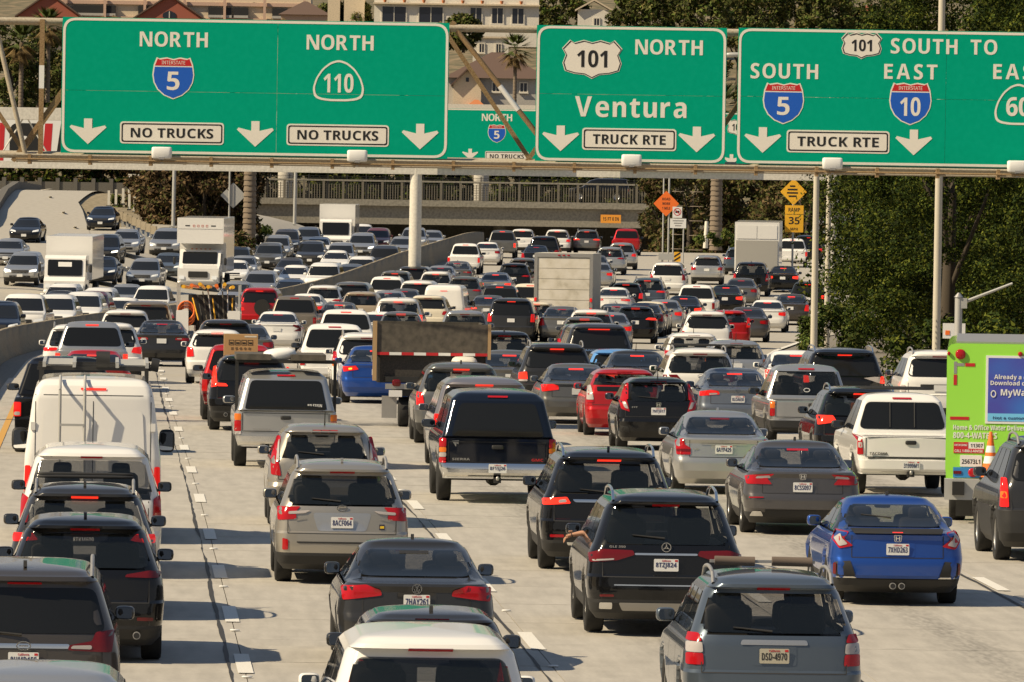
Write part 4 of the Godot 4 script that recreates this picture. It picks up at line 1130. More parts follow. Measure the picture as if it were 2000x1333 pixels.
	var c = thing("traffic_cone", "orange traffic cone with white bands standing on the lime truck bumper", "cone")
	put("base", box(Vector3(.36, .035, .36)), "plastic", c, Vector3(0, .018, 0))
	for b in [[.03, .26, .155, .12, "orange"], [.26, .38, .12, .095, "ink_white"], [.38, .44, .095, .085, "orange"], [.44, .55, .085, .062, "ink_white"], [.55, .78, .062, .025, "orange"]]:
		put("cone_band", tube(Vector3(0, b[0], 0), Vector3(0, b[1], 0), b[2], b[3], 16), b[4], c)
	c.transform = t.transform * Transform3D(Basis.IDENTITY, Vector3(-.46, .733, z + .2))

# ---------------------------------------------------------------- road
func sheet(d0, d1, step, left, right, nx, lift, colour = false):   # left / right: functions of D giving the edges
	var s = tool()
	var n = ceili((d1 - d0) / step)
	for i in n:
		var a = d0 + (d1 - d0) * i / n
		var b = d0 + (d1 - d0) * (i + 1) / n
		for k in nx:
			var p = func(d, t):
				var x = lerpf(left.call(d), right.call(d), t)
				return on_road(x, d, lift)
			var t0 = float(k) / nx
			var t1 = float(k + 1) / nx
			quad(s, p.call(a, t0), p.call(b, t0), p.call(b, t1), p.call(a, t1))
	return done(s)

func concrete_image(seed_):   # stained lane concrete: a dark oil strip down the middle, paler wheel tracks, specks and scratches
	var n := FastNoiseLite.new()
	n.seed = seed_
	n.frequency = .02
	n.fractal_octaves = 4
	var f := FastNoiseLite.new()
	f.seed = seed_ + 5
	f.frequency = .25
	var img := Image.create(256, 512, false, Image.FORMAT_RGB8)
	for y in 512:
		for x in 256:
			var u = x / 256.0 - .5
			var streak = n.get_noise_2d(x * 2.4, y * .22) * .06
			var v = .375 + streak + f.get_noise_2d(x, y * .5) * .035 + n.get_noise_2d(x * .7 + 900, y * .7) * .03
			v -= (.11 + n.get_noise_2d(y * .3, 77.0) * .05) * exp(-pow((u + n.get_noise_2d(y * .1, 5) * .03) / .11, 2.0)) * (.7 + f.get_noise_2d(x * .6, y * .1))
			if f.get_noise_2d(x * 3.1 + 400, y * 3.1) > .62: v *= .78
			v = clampf(v, .12, .6)
			img.set_pixel(x, y, lincol(v * 1.03, v * .965, v * .845))
	return ImageTexture.create_from_image(img)

func road():
	var gm = grain(mat("soil", .3, .25, .17, .95), .03, 5, [[0, .10, .085, .05], [.4, .22, .18, .11], [.7, .32, .26, .17], [1, .38, .32, .22]], 9.0, 3)
	var s = tool()
	for i in 60:
		for k in 40:
			var p = func(a, b):
				var d = 50.0 + a * 14.0
				var x = -95.0 + b * 5.0
				return Vector3(x, ground(clampf(x, bar(d) - 36, bar(d) + 40), d) - .14, -d)
			quad(s, p.call(i, k), p.call(i + 1, k), p.call(i + 1, k + 1), p.call(i, k + 1))
	structure("ground", done(s), gm)
	var asphalt = grain(mat("old_asphalt", .1, .1, .1, .9), .05, 5, [[0, .13, .115, .09], [.5, .20, .18, .15], [1, .28, .255, .21]], 5.0, 9)
	structure("shoulder", sheet(60, 720, 6, func(d): return bar(d) + .2, func(d): return bar(d) + lin([[60, 33], [300, 33], [420, 36], [520, 36], [700, 32]], d), 8, -.03), asphalt)
	var far = grain(mat("road_concrete", .35, .32, .26, .85), .03, 5, [[0, .30, .278, .235], [.45, .37, .345, .295], [1, .42, .39, .335]], 8.0, 21)
	var road_ = structure("road", sheet(250, 720, 5, func(d): return bar(d) + 1.0, func(d): return bar(d) + lin([[60, 26], [300, 27], [350, 27.5], [420, 30], [520, 30], [700, 28]], d), 8, 0.0), far)
	structure("opposite_road", sheet(240, 780, 5, func(d): return bar(d) - lin([[60, 26], [420, 28], [520, 32], [560, 18.5], [700, 17]], d), func(d): return bar(d) - .2, 12, 0.0), far)
	structure("ramp_road", sheet(470, 800, 5, func(d): return bar(d) - lin([[470, 40], [560, 50], [700, 75]], d), func(d): return bar(d) - lin([[470, 14], [540, 20], [600, 26], [690, 31], [800, 40]], d), 10, .03), far)
	# the near lanes are cast slabs, each with its own joint
	var mats := []
	for i in 3:
		var m = mat("slab_concrete", 1, 1, 1, .85)
		m.albedo_texture = concrete_image(40 + i * 13)
		m.uv1_scale = Vector3(1, 1, 1)
		mats.append(m)
	for row in 40:
		var d0 = 66.0 + row * 4.6
		var d1 = d0 + 4.588
		for lane in 7:
			var st = tool()
			st.set_smooth_group(-1)
			var u0 = 1.68 + lane * 3.62 + .006
			var u1 = u0 + 3.608
			if lane == 0: u0 = .9
			var v0 = rng.randf()
			var jig = rng.randf_range(-.003, .003)
			var c = [on_road(bar(d0) + u0, d0, .012 + jig), on_road(bar(d1) + u0, d1, .012 - jig), on_road(bar(d1) + u1, d1, .012 - jig), on_road(bar(d0) + u1, d0, .012 + jig)]
			var uv = [Vector2(0, v0 + .5), Vector2(0, v0), Vector2(1, v0), Vector2(1, v0 + .5)]
			var e = Vector3(0, -.03, 0)
			for k in [0, 1, 2, 0, 2, 3]:
				st.set_uv(uv[k]); st.add_vertex(c[k])
			for k in 4:
				var q = (k + 1) % 4
				for w in [[c[q], uv[q]], [c[k], uv[k]], [c[k] + e, uv[k]], [c[q], uv[q]], [c[k] + e, uv[k]], [c[q] + e, uv[q]]]:
					st.set_uv(w[1]); st.add_vertex(w[0])
			put("concrete_slab", done(st), mats[(row * 5 + lane * 3 + rng.randi() % 2) % 3], road_)
	# tar that seals the long joints
	var tar = mat("joint_tar", .035, .033, .03, .7)
	for lane in range(1, 7):
		var st = tool()
		var d = 68.0
		var w0 = .02
		var j0 = 0.0
		while d < 330:
			var u = 1.68 + lane * 3.62 - .17
			var e = d + rng.randf_range(.4, 1.1)
			var w1 = clampf(w0 + rng.randf_range(-.012, .011), .004, .03)
			var j1 = clampf(j0 * .8 + rng.randf_range(-.010, .010), -.025, .025)
			quad(st, on_road(bar(d) + u - w0 + j0, d, .019), on_road(bar(e) + u - w1 + j1, e, .019), on_road(bar(e) + u + w1 + j1, e, .019), on_road(bar(d) + u + w0 + j0, d, .019))
			d = e; w0 = w1; j0 = j1
		put("joint_sealant", done(st), tar, road_)
	# painted lines
	var white = grain(mat("road_paint", .7, .7, .7, .7), .09, 4, [[0, .36, .33, .27], [.35, .66, .64, .58], [1, .76, .74, .69]], 1.5, 31)
	var ylw = mat("yellow_paint", .55, .30, .06, .7)
	var lines = tag(Node3D.new(), "", "", "", "structure")
	lines.name = "lane_markings"
	add_child(lines)
	for lane in range(1, 7):
		for d in dash_at(lane):
			var st = tool()
			var u = 1.68 + lane * 3.62
			for k in 2:
				var a = d + k * 1.85
				var b = a + 1.85
				quad(st, on_road(bar(a) + u - .09, a, .024), on_road(bar(b) + u - .09, b, .024), on_road(bar(b) + u + .09, b, .024), on_road(bar(a) + u + .09, a, .024))
			put("lane_dash", done(st), white, lines)
	var bump = blob(.13, .022, .10, .6, 8, 4)
	for lane in range(1, 7):
		for d in dash_at(lane):
			if d > 380: continue
			for q in [8.6]: put("lane_marker_button", bump, "plate", lines, on_road(bar(d + q) + 1.68 + lane * 3.62, d + q, .03))
	for e in [[1.5, ylw, 66.0, 640.0], [1.68 + 7 * 3.62 - .2, white, 66.0, 300.0]]:
		var st = tool()
		var d = e[2]
		while d < e[3]:
			quad(st, on_road(bar(d) + e[0] - .07, d, .022), on_road(bar(d + 4) + e[0] - .07, d + 4, .022), on_road(bar(d + 4) + e[0] + .07, d + 4, .022), on_road(bar(d) + e[0] + .07, d, .022))
			d += 4
		put("edge_line", done(st), e[1], lines)
	var st = tool()
	var ed = [[298, 25.9], [320, 26.4], [345, 27.4], [380, 28.4], [412, 27.8], [440, 27.0]]
	for i in ed.size() - 1:
		var a = ed[i]; var b = ed[i + 1]
		quad(st, on_road(bar(a[0]) + a[1] - .1, a[0], .022), on_road(bar(b[0]) + b[1] - .1, b[0], .022), on_road(bar(b[0]) + b[1] + .1, b[0], .022), on_road(bar(a[0]) + a[1] + .1, a[0], .022))
	put("edge_line", done(st), white, lines)

func dash_at(lane):
	var out = []
	if lane == 1: out = [69.0, 80.0, 91.0, 100.4, 111.0, 122.0, 133.8, 148.0, 162.8]
	elif lane == 2: out = [67.0, 80.5, 94.0, 106.0, 119.5, 133.4, 146.5, 160.5]
	else:
		for i in 8: out.append(66.0 + lane * 4.1 + i * 13.2)
	while out[-1] < 545: out.append(out[-1] + 14.63)
	return out

func barrier():
	var m = grain(mat("barrier_concrete", .3, .27, .2, .9), .035, 5, [[0, .10, .08, .05], [.35, .20, .165, .11], [.7, .28, .24, .17], [1, .34, .30, .22]], 3.0, 17)
	var o = thing("median_barrier", "tan concrete median barrier curving between the two directions of traffic", "barrier")
	var d = 150.0
	var prof = [Vector2(.30, 0), Vector2(.30, .08), Vector2(.14, .32), Vector2(.09, .98), Vector2(-.09, .98), Vector2(-.14, .32), Vector2(-.30, .08), Vector2(-.30, 0)]
	while d < 640:
		var s = tool()
		var step = 6.0
		for i in prof.size() - 1:
			var p = func(dd, q):
				var up = .35 * clampf((dd - 470) / 50.0, 0, 1)
				return Vector3(bar(dd) + q.x, ground(bar(dd) + .3, dd) - .05 + q.y * (1.0 + up), -dd)
			quad(s, p.call(d, prof[i]), p.call(d, prof[i + 1]), p.call(d + step - .03, prof[i + 1]), p.call(d + step - .03, prof[i]))
		put("barrier_block", done(s), m, o)
		d += step
	var k = thing("barrier_island", "tan concrete footing round the sign post in the median", "footing", on_road(bar(461) - 1.2, 461))
	put("kerb_block", box_shell(2.6, .5, 9.0, .1), m, k, Vector3(.4, -.05, 0), Vector3(0, -.06, 0))

# ---------------------------------------------------------------- overhead signs
const U := .01151   # one drawing unit of the sign sheets, in metres

func sign_text(p, text, x, y, w, h, m = "sign_white"):   # each letter its own piece, spaced out to the width
	var cap = letters("H", 1, 1, .006)[1].size.y
	var k = h * U / cap
	var adv = []
	var sum = 0.0
	for ch in text:
		var a = .30 / k * 1.2 * h * U if ch == " " else letters(ch, 1, 1, .006)[1].size.x * k
		adv.append(a)
		sum += a
	var gap = (w * U - sum) / maxf(text.length() - 1, 1)
	var at = x * U - w * U * .5
	for i in text.length():
		if text[i] != " ":
			var l = letters(text[i], 1, 1, .006)
			var b: AABB = l[1]
			var base = letters("H", 1, 1, .006)[1].position.y
			put("letter", l[0], m, p, Vector3(at - b.position.x * k, -y * U - h * U * .5 - base * k, .012), Vector3.ZERO, Vector3(k, k, .3))
		at += adv[i] + gap

func down_arrow(p, x, y, k = 1.0):
	var q = [[-8, 25], [8, 25], [8, 6], [33, 12], [36, 8], [0, -25], [-36, 8], [-33, 12], [-8, 6]].map(func(v): return Vector2(v[0], v[1]) * U * k)
	put("arrow", slab(q, 0, .006), "sign_white", p, Vector3(x * U, -y * U, .010))

func panel_box(p, text, x, y, w, h):
	var a = rounded(rect(w * U, h * U), 7 * U)
	var b = put("text_panel", slab(a, 0, .006), "sign_white", p, Vector3(x * U, -y * U, .010))
	var o = rounded(rect((w - 6) * U, (h - 6) * U), 5 * U)
	var i = rounded(rect((w - 11) * U, (h - 11) * U), 4 * U)
	put("border", band(o, i, 0, .003), "ink_black", b, Vector3(0, 0, .006))
	write("lettering", text, (w - 42) * U, 19 * U, "ink_black", b, Vector3(0, 0, .008), .005)

func shield_outline(w, h):   # interstate shield
	var q = []
	for t in [[0, .46], [.16, .5], [.34, .47], [.40, .5], [.47, .32], [.50, .08], [.47, -.10], [.38, -.27], [.22, -.41], [0, -.5]]: q.append([t[0] * w, t[1] * h])
	var out := PackedVector2Array()
	for p in q: out.append(Vector2(p[0], p[1]))
	for i in range(q.size() - 2, 0, -1): out.append(Vector2(-q[i][0], q[i][1]))
	return out

func interstate(p, text, x, y, w, h):
	var o = put("route_shield", slab(shield_outline(w * U, h * U), 0, .006), "sign_white", p, Vector3(x * U, -y * U, .010))
	var inner = shield_outline((w - 5) * U, (h - 5) * U)
	var cut = Geometry2D.intersect_polygons(inner, PackedVector2Array([Vector2(-1, -1), Vector2(1, -1), Vector2(1, h * U * .27), Vector2(-1, h * U * .27)]))[0]
	var top = Geometry2D.intersect_polygons(inner, PackedVector2Array([Vector2(-1, h * U * .30), Vector2(1, h * U * .30), Vector2(1, 1), Vector2(-1, 1)]))[0]
	put("shield_field", slab(cut, 0, .003), "shield_blue", o, Vector3(0, 0, .006))
	put("shield_band", slab(top, 0, .003), "shield_red", o, Vector3(0, 0, .006))
	write("lettering", "INTERSTATE", w * .56 * U, h * .085 * U, "sign_white", o, Vector3(0, h * .375 * U, .010), .003, Vector3.ZERO, false)
	write("lettering", text, (.30 if text.length() == 1 else .48) * w * U, h * .44 * U, "sign_white", o, Vector3(0, -h * .06 * U, .010), .003)

func us_route(p, text, x, y, w, h):
	var half = [[0, .44], [.14, .5], [.30, .43], [.37, .5], [.5, .28], [.44, .12], [.49, -.10], [.45, -.30], [.30, -.37], [.12, -.40], [0, -.5]]
	var mk = func(k):
		var out := PackedVector2Array()
		for q in half: out.append(Vector2(q[0] * (w - k), q[1] * (h - k)) * U)
		for i in range(half.size() - 2, 0, -1): out.append(Vector2(-half[i][0] * (w - k), half[i][1] * (h - k)) * U)
		return out
	var o = put("route_shield", slab(mk.call(0), 0, .006), "sign_white", p, Vector3(x * U, -y * U, .010))
	put("border", band(mk.call(3.0), mk.call(7.0), 0, .003), "ink_black", o, Vector3(0, 0, .006))
	write("lettering", text, w * .50 * U, h * .44 * U, "ink_black", o, Vector3(0, h * .02 * U, .008), .004)

func state_route(p, text, x, y, w, h):
	var half = [[0, .5], [.16, .44], [.32, .28], [.44, .05], [.5, -.20], [.47, -.40], [.36, -.47], [.16, -.5], [0, -.5]]
	var mk = func(k):
		var q = []
		for v in half: q.append(Vector2(v[0] * (w - k), v[1] * (h - k)) * U)
		for i in range(half.size() - 2, 0, -1): q.append(Vector2(-half[i][0] * (w - k), half[i][1] * (h - k)) * U)
		return rounded(q, 6 * U, 3)
	var o = put("route_marker", band(mk.call(0.0), mk.call(8.0), 0, .006), "sign_white", p, Vector3(x * U, -y * U, .010))
	write("lettering", text, w * (.58 if text.length() > 2 else .5) * U, h * .46 * U, "sign_white", o, Vector3(0, -h * .06 * U, .003), .004)

func sign_sheet(label, w, h, xs, ys, at):   # xs / ys: where its sheets join
	var o = thing("guide_sign", label, "road sign", at)
	var ex = [0.0] + xs + [w]
	var ey = [0.0] + ys + [h]
	for i in ex.size() - 1:
		for k in ey.size() - 1:
			var a = Vector2(ex[i] + .25, -ey[k + 1] + .25) * U
			var b = Vector2(ex[i + 1] - .25, -ey[k] - .25) * U
			put("sign_sheet", slab(rect(b.x - a.x, b.y - a.y, (a + b) / 2), -.03, .010), "sign_green", o)
	var c = Vector2(w / 2, -h / 2) * U
	put("border", band(rounded(rect((w - 3) * U, (h - 3) * U, c), 26 * U, 6), rounded(rect((w - 13) * U, (h - 13) * U, c), 21 * U, 6), 0, .005), "sign_white", o, Vector3(0, 0, .010))
	return o

func sign_lamp(label, at):
	var o = thing("sign_lamp", label, "lamp", at, 0, "sign lamps under the near gantry")
	put("housing", blob(.46, .27, .34, .25), "ink_white", o, Vector3(0, .14, 0))
	put("bracket", box(Vector3(.06, .12, .7)), "steel", o, Vector3(0, -.04, -.3))
	put("latch", box(Vector3(.12, .05, .03)), "steel", o, Vector3(0, .02, .175))

func gantries():
	var sg = grain(mat("sign_green", .0, .3, .15, .45), .02, 3, [[0, .0, .335, .205], [.5, .0, .35, .216], [1, .002, .362, .226]], 2.0, 5)
	sg.roughness = .7
	sg.metallic_specular = .15
	mat("sign_white", .78, .74, .65, .5)
	mat("shield_blue", .006, .10, .52, .45)
	mat("shield_red", .52, .012, .014, .45)
	var tan_ = grain(mat("gantry_paint", .4, .35, .25, .7), .05, 4, [[0, .22, .15, .075], [.3, .36, .31, .23], [1, .46, .42, .33]], 1.5, 8)
	var rust = grain(mat("gantry_rust", .2, .12, .06, .8), .05, 4, [[0, .15, .09, .04], [.5, .26, .17, .08], [1, .36, .26, .14]], 1.2, 6)
	var D = 198.0
	var Y = func(py): return CAM_Y + (345.0 - py) * U
	# near gantry: two trusses, front and back, across all lanes
	var g = thing("sign_gantry", "near tan steel truss gantry carrying the three big green signs", "gantry", Vector3(0, 0, -D))
	for q in [[-.25, 56.0, .075], [-.25, 318.0, .075], [-1.35, 56.0, .075], [-1.35, 316.0, .075]]:
		put("chord", tube(Vector3(-15, Y.call(q[1]), q[0]), Vector3(15.5, Y.call(q[1]), q[0]), q[2], q[2], 12), tan_, g)
	for i in 8:
		var x0 = -14.95 + i * 3.82
		for z in [-.25, -1.35]:
			put("diagonal", box(Vector3(.10, 4.0, .09)), rust, g, Vector3(x0 + 1.9 - .95, (Y.call(56.0) + Y.call(318.0)) / 2, z), Vector3(0, 0, -.60))
			put("diagonal", box(Vector3(.10, 4.0, .09)), rust, g, Vector3(x0 + 1.9 + .95, (Y.call(56.0) + Y.call(318.0)) / 2, z), Vector3(0, 0, .60)) if z < -1 else null
		put("strut", box(Vector3(.09, .09, 1.1)), tan_, g, Vector3(x0, Y.call(56.0), -.8))
		put("strut", box(Vector3(.09, .09, 1.1)), tan_, g, Vector3(x0, Y.call(318.0), -.8))
	put("upright", box(Vector3(.11, 3.1, .10)), rust, g, Vector3(-10.68, (Y.call(56.0) + Y.call(318.0)) / 2, -.16))
	put("upright_tape", box(Vector3(.114, .52, .104)), "ink_white", g, Vector3(-10.68, Y.call(165.0), -.16))
	put("diagonal", tube(Vector3(-11.75, Y.call(60.0), -.12), Vector3(-11.02, Y.call(316.0), -.12), .055, .055, 8), tan_, g)
	put("diagonal", tube(Vector3(-1.35, Y.call(62.0), -.10), Vector3(.55, Y.call(268.0), -.10), .06, .06, 8), rust, g)
	put("diagonal_tape", tube(Vector3(-.37, Y.call(168.5), -.10), Vector3(.06, Y.call(215.0), -.10), .064, .064, 8), "ink_white", g)
	for q in [[318.0, .22, .028], [326.0, .46, .022], [329.0, .20, .03]]:
		put("walkway_pipe", tube(Vector3(-11.2, Y.call(q[0]), q[1]), Vector3(15, Y.call(q[0]), q[1]), q[2], q[2], 8), rust if q[2] < .025 else tan_, g)
	for i in 19: put("pipe_bracket", box(Vector3(.07, .22, .55)), rust, g, Vector3(-10.9 + i * 1.36, Y.call(326.0), .18))
	for e in [-14.6, 15.2]:
		put("post", tube(Vector3(e, -.5, -.8), Vector3(e, Y.call(40.0), -.8), .30, .24, 14), tan_, g)
	var z = -D + .02
	var a = sign_sheet("wide green guide sign reading NORTH 5 and NORTH 110, NO TRUCKS", 756, 266, [421.0], [143.0], Vector3(-10.22, Y.call(47.0), z))
	sign_text(a, "NORTH", 218, 41, 133, 29); sign_text(a, "NORTH", 543, 42, 131, 29)
	interstate(a, "5", 218, 117, 82, 82); state_route(a, "110", 541, 116, 101, 81)
	for x in [53, 380, 702]: down_arrow(a, x, 223)
	panel_box(a, "NO TRUCKS", 217, 224, 203, 43); panel_box(a, "NO TRUCKS", 541, 223, 200, 42)
	var b = sign_sheet("green guide sign reading 101 NORTH Ventura, TRUCK RTE", 372, 266, [], [134.0], Vector3(.445, Y.call(48.0), z))
	us_route(b, "101", 109, 66, 118, 76); sign_text(b, "NORTH", 259, 40, 132, 29); sign_text(b, "Ventura", 186, 158, 218, 39)
	down_arrow(b, 50, 221); down_arrow(b, 316, 219); panel_box(b, "TRUCK RTE", 184, 221, 184, 43)
	var c = sign_sheet("green guide sign reading 101 SOUTH TO 5, 10 and 60, TRUCK RTE", 655, 266, [407.0], [134.0], Vector3(4.98, Y.call(47.0), z))
	us_route(c, "101", 241, 32, 80, 52); sign_text(c, "SOUTH TO", 402, 31, 208, 29); sign_text(c, "SOUTH", 91, 84, 132, 29); sign_text(c, "EAST", 338, 81, 104, 29); sign_text(c, "EAST", 551, 78, 104, 29)
	interstate(c, "5", 90, 147, 81, 81); interstate(c, "10", 338, 144, 83, 83); state_route(c, "60", 549, 141, 94, 81)
	for x in [51, 346, 602]: down_arrow(c, x, 219)
	panel_box(c, "TRUCK RTE", 198, 220, 201, 44)
	for l in [[-7.93, "the first NO TRUCKS panel"], [-3.54, "the 110 marker"], [2.62, "the Ventura sign"], [7.13, "the SOUTH 5 arrows"], [11.28, "the EAST 60 marker"]]:
		sign_lamp("white box lamp on the walkway pipes beneath " + l[1], Vector3(l[0], Y.call(322.0), -D + .36))
	# far gantry
	D = 458.0
	var U2 = D / 17200.0
	var Y2 = func(py): return CAM_Y + (345.0 - py) * U2
	var wht = grain(mat("far_gantry_paint", .5, .5, .46, .6), .03, 3, [[0, .52, .50, .44], [1, .72, .69, .61]], 3.0, 4)
	var h = thing("sign_gantry", "far white truss gantry on a single post in the median", "gantry", Vector3(0, 0, -D))
	put("chord", box(Vector3(46, .62, .5)), wht, h, Vector3(-6, Y2.call(237.0), 0))
	put("chord", box(Vector3(46, .36, .4)), wht, h, Vector3(-6, Y2.call(337.0), 0))
	for i in 30:
		put("truss_diagonal", tube(Vector3(-28.5 + i * 1.5, Y2.call(335.0 if i % 2 else 240.0), 0), Vector3(-27.0 + i * 1.5, Y2.call(240.0 if i % 2 else 335.0), 0), .045, .045, 6), wht, h)
	put("post", tube(Vector3(-5.13, ground(-5.13, D) + .35, -.1), Vector3(-5.13, Y2.call(331.0), -.1), .34, .31, 18), wht, h)
	for i in 8:
		var an = TAU * i / 8
		put("base_fin", box(Vector3(.04, .9, .22)), wht, h, Vector3(-5.13 + cos(an) * .38, ground(-5.13, D) + .75, -.1 + sin(an) * .38), Vector3(0, -an + PI / 2, 0))
	put("post", tube(Vector3(-28.6, ground(-28.6, D) - .3, 0), Vector3(-28.6, Y2.call(230.0), 0), .34, .31, 14), wht, h)
	put("post", tube(Vector3(16.6, ground(16.6, D) - .3, 0), Vector3(16.6, Y2.call(230.0), 0), .34, .31, 14), wht, h)
	var f1 = sign_sheet("distant green guide sign reading NORTH 5, NO TRUCKS", 620, 262, [], [], Vector3(-4.6, Y2.call(214.0), -D + .45))
	sign_text(f1, "NORTH", 316, 38, 137, 32); interstate(f1, "5", 316, 111, 82, 82); down_arrow(f1, 197, 206); panel_box(f1, "NO TRUCKS", 363, 213, 196, 44); down_arrow(f1, 520, 206)
	var f2 = sign_sheet("distant green guide sign with 101 shield, mostly behind the near signs", 640, 262, [], [], Vector3(4.9, Y2.call(214.0), -D + .45))
	us_route(f2, "101", 575, 66, 90, 72)
	sign_text(f2, "NORTH", 300, 42, 137, 32); down_arrow(f2, 552, 212); panel_box(f2, "TRUCK RTE", 320, 213, 196, 44)

# ---------------------------------------------------------------- plants
func leaf_mat(called, r, g, b):
	var m = mat(called, r, g, b, .75)
	m.metallic_specular = .2
	m.vertex_color_use_as_albedo = true
	m.albedo_color = Color.WHITE
	m.backlight_enabled = true
	m.backlight = Color(.25, .3, .1)
	return m

func leaf(s, p, n, size, col, ll = 1.7):
	var u = n.cross(Vector3(.3, 1, .2)).normalized().rotated(n, rng.randf() * TAU)
	var v = n.cross(u)
	s.set_color(col)
	s.set_normal(n)
	var a = p + u * size * ll
	var b = p + v * size * .5 + u * size * .3
	var c = p - v * size * .5 + u * size * .3
	for q in [p, b, a, p, a, c]: s.add_vertex(q)

func crown(clumps, per, size, cols, spread = 1.0):   # clumps: [centre, radius]; leaves sit on the clump's outside, leaving gaps between clumps
	var s = tool()
	for c in clumps:
		var clump_tone = rng.randf_range(.5, 1.3)  # each clump gets its own random leaf tone
		for i in per:
			var d = Vector3(rng.randf() - .5, rng.randf() - .5, rng.randf() - .5).normalized()
			var r = c[1] * pow(rng.randf(), .33) * spread
			var p = c[0] + d * r * Vector3(1, .8, 1)
			var col = cols[rng.randi() % cols.size()]
			var k = clump_tone * rng.randf_range(.75, 1.25)
			leaf(s, p, (d + Vector3(rng.randf() - .5, rng.randf() - .2, rng.randf() - .5) * 1.6).normalized(), size * rng.randf_range(.7, 1.3), Color(col[0] * k, col[1] * k, col[2] * k))
	return s.commit()

func broad_tree(called, label, base, h, r, n, per, size, cols, m, low = .0, group = "", lump = .23):
	var o = thing(called, label, "tree", base, 0, group)
	var s = tool()
	add_tube(s, Vector3(0, -.4, 0), Vector3(.1, h * .45, 0), r * .09, r * .05, 8)
	for i in 5:
		var a = TAU * i / 5 + rng.randf()
		add_tube(s, Vector3(.05, h * (.2 + .06 * i), 0), Vector3(cos(a) * r * .55, h * (.5 + .07 * i), sin(a) * r * .55), r * .035, r * .012, 6, false)
	put("trunk", done(s), "bark", o)
	var cl := []
	var lobes := []
	if lump < .2:   # a big crown is built of boughs with gaps between them
		for i in 20:
			var t = (i + .5) / 20.0
			var a = i * 2.4 + rng.randf() * .8
			var rr = r * (.35 + .5 * sin(PI * clampf(.12 + .8 * t, 0, 1)))
			lobes.append([Vector3(cos(a) * rr, lerpf(low + .8, h - .8, t), sin(a) * rr), r * rng.randf_range(.30, .48)])
	for i in n:
		if lobes:
			var lb = lobes[i % lobes.size()]
			var dd = Vector3(rng.randf() - .5, rng.randf() - .45, rng.randf() - .5).normalized()
			cl.append([lb[0] + dd * lb[1] * (.55 + .45 * rng.randf()), r * lump * rng.randf_range(.55, 1.05)])
			continue
		var t = rng.randf()
		var y = lerpf(low, h, t)
		var rr = r * (.55 + .45 * sin(PI * clampf(.15 + .8 * t, 0, 1))) * pow(rng.randf(), .4)
		var a = rng.randf() * TAU
		cl.append([Vector3(cos(a) * rr, y, sin(a) * rr), r * lump * rng.randf_range(.7, 1.3)])
	put("crown", crown(cl, per, size, cols), m, o)
	return o

func palm(label, base, h, r, frond, group = "", crown_on = true):
	var o = thing("palm_tree", label, "palm", base, 0, group)
	var s = tool()
	var n = ceili(h / .35)
	for i in n:
		var y = h * i / n
		var k = 1.0 + .22 * (1.0 - float(i) / n)
		add_tube(s, Vector3(0, y - .02, 0), Vector3(0, y + h / n + .02, 0), r * k * 1.08, r * k * .9, 9, false)
	put("trunk", done(s), "palm_bark", o)
	if not crown_on: return o
	var f = tool()
	for i in 46:
		var a = i * 2.4
		var el = lerpf(1.25, -1.15, i / 46.0)
		var d = Vector3(cos(a) * cos(el), sin(el), sin(a) * cos(el))
		var col = Color(.075, .095, .03) if i < 30 else Color(.16, .11, .05)
		col = col * rng.randf_range(.75, 1.3)
		var stem = Vector3(0, h, 0)
		var tip = stem + d * frond * rng.randf_range(.8, 1.05)
		for k in 22:   # a fan of narrow blades at the end of each stalk
			var w = d.rotated(Vector3.UP, (k - 10.5) * .075) + Vector3(0, -.012 * absf(k - 10.5) + .01, 0)
			var q = stem + d * frond * .42
			var e = q + w.normalized() * frond * .6 * rng.randf_range(.8, 1.05) + Vector3(0, -.1 * frond, 0)
			var sd = d.cross(Vector3.UP).normalized() * frond * .022
			f.set_color(col); f.set_normal((d + Vector3.UP).normalized())
			for v in [q - sd, e, q + sd]: f.add_vertex(v)
		add_blade(f, stem, stem + d * frond * .45, .05, col)
	put("crown", f.commit(), "leaf_palm", o)
	return o

func add_blade(f, a, b, w, col):
	var d = (b - a).cross(Vector3.UP).normalized() * w * .5
	f.set_color(col); f.set_normal(Vector3.UP)
	for v in [a - d, b - d * .4, b + d * .4, a - d, b + d * .4, a + d]: f.add_vertex(v)

func bush(label, base, w, h, n, per, size, cols, m, group = ""):
	var o = thing("bush", label, "bush", base, 0, group)
	var cl := []
	for i in n: cl.append([Vector3(rng.randf_range(-.5, .5) * w, rng.randf_range(.1, .9) * h * (.6 + .4 * rng.randf()), rng.randf_range(-.5, .5) * minf(w, 4.0)), minf(w, h) * rng.randf_range(.16, .28)])
	put("foliage", crown(cl, per, size, cols), m, o)
	return o

# ---------------------------------------------------------------- what stands beyond
func spot(px, py, d):   # the point that a surveyor at the camera would find at this bearing and distance
	var x = px + .016 * (py - 666.0) - 1000.0
	var y = 345.0 - (py - .016 * (px - 1000.0))
	return Vector3(x * d / 17200.0, CAM_Y + y * d / 17200.0, -d)

func hill_y(x, d):
	return CAM_Y + lin([[740, -3.2], [770, -3.0], [800, .5], [850, 5.2], [950, 12.0], [1100, 20.0], [1400, 34.0], [1700, 52.0]], d) + sin(x * .11 + d * .02) * .8 + sin(x * .043) * 1.2

func window_in(parent, at, w, h, m = "hill_window", frame = "hill_frame"):
	var o = put("window", slab(rect(w, h), 0, .05), m, parent, at)
	put("frame", band(PackedVector2Array(rect(w + .16, h + .16)), PackedVector2Array(rect(w - .06, h - .06)), 0, .09), frame, o)
	put("mullion", box(Vector3(.07, h, .08)), frame, o, Vector3(0, 0, .05))
	put("sill", box(Vector3(w + .3, .1, .22)), frame, o, Vector3(0, -h / 2 - .1, .1))

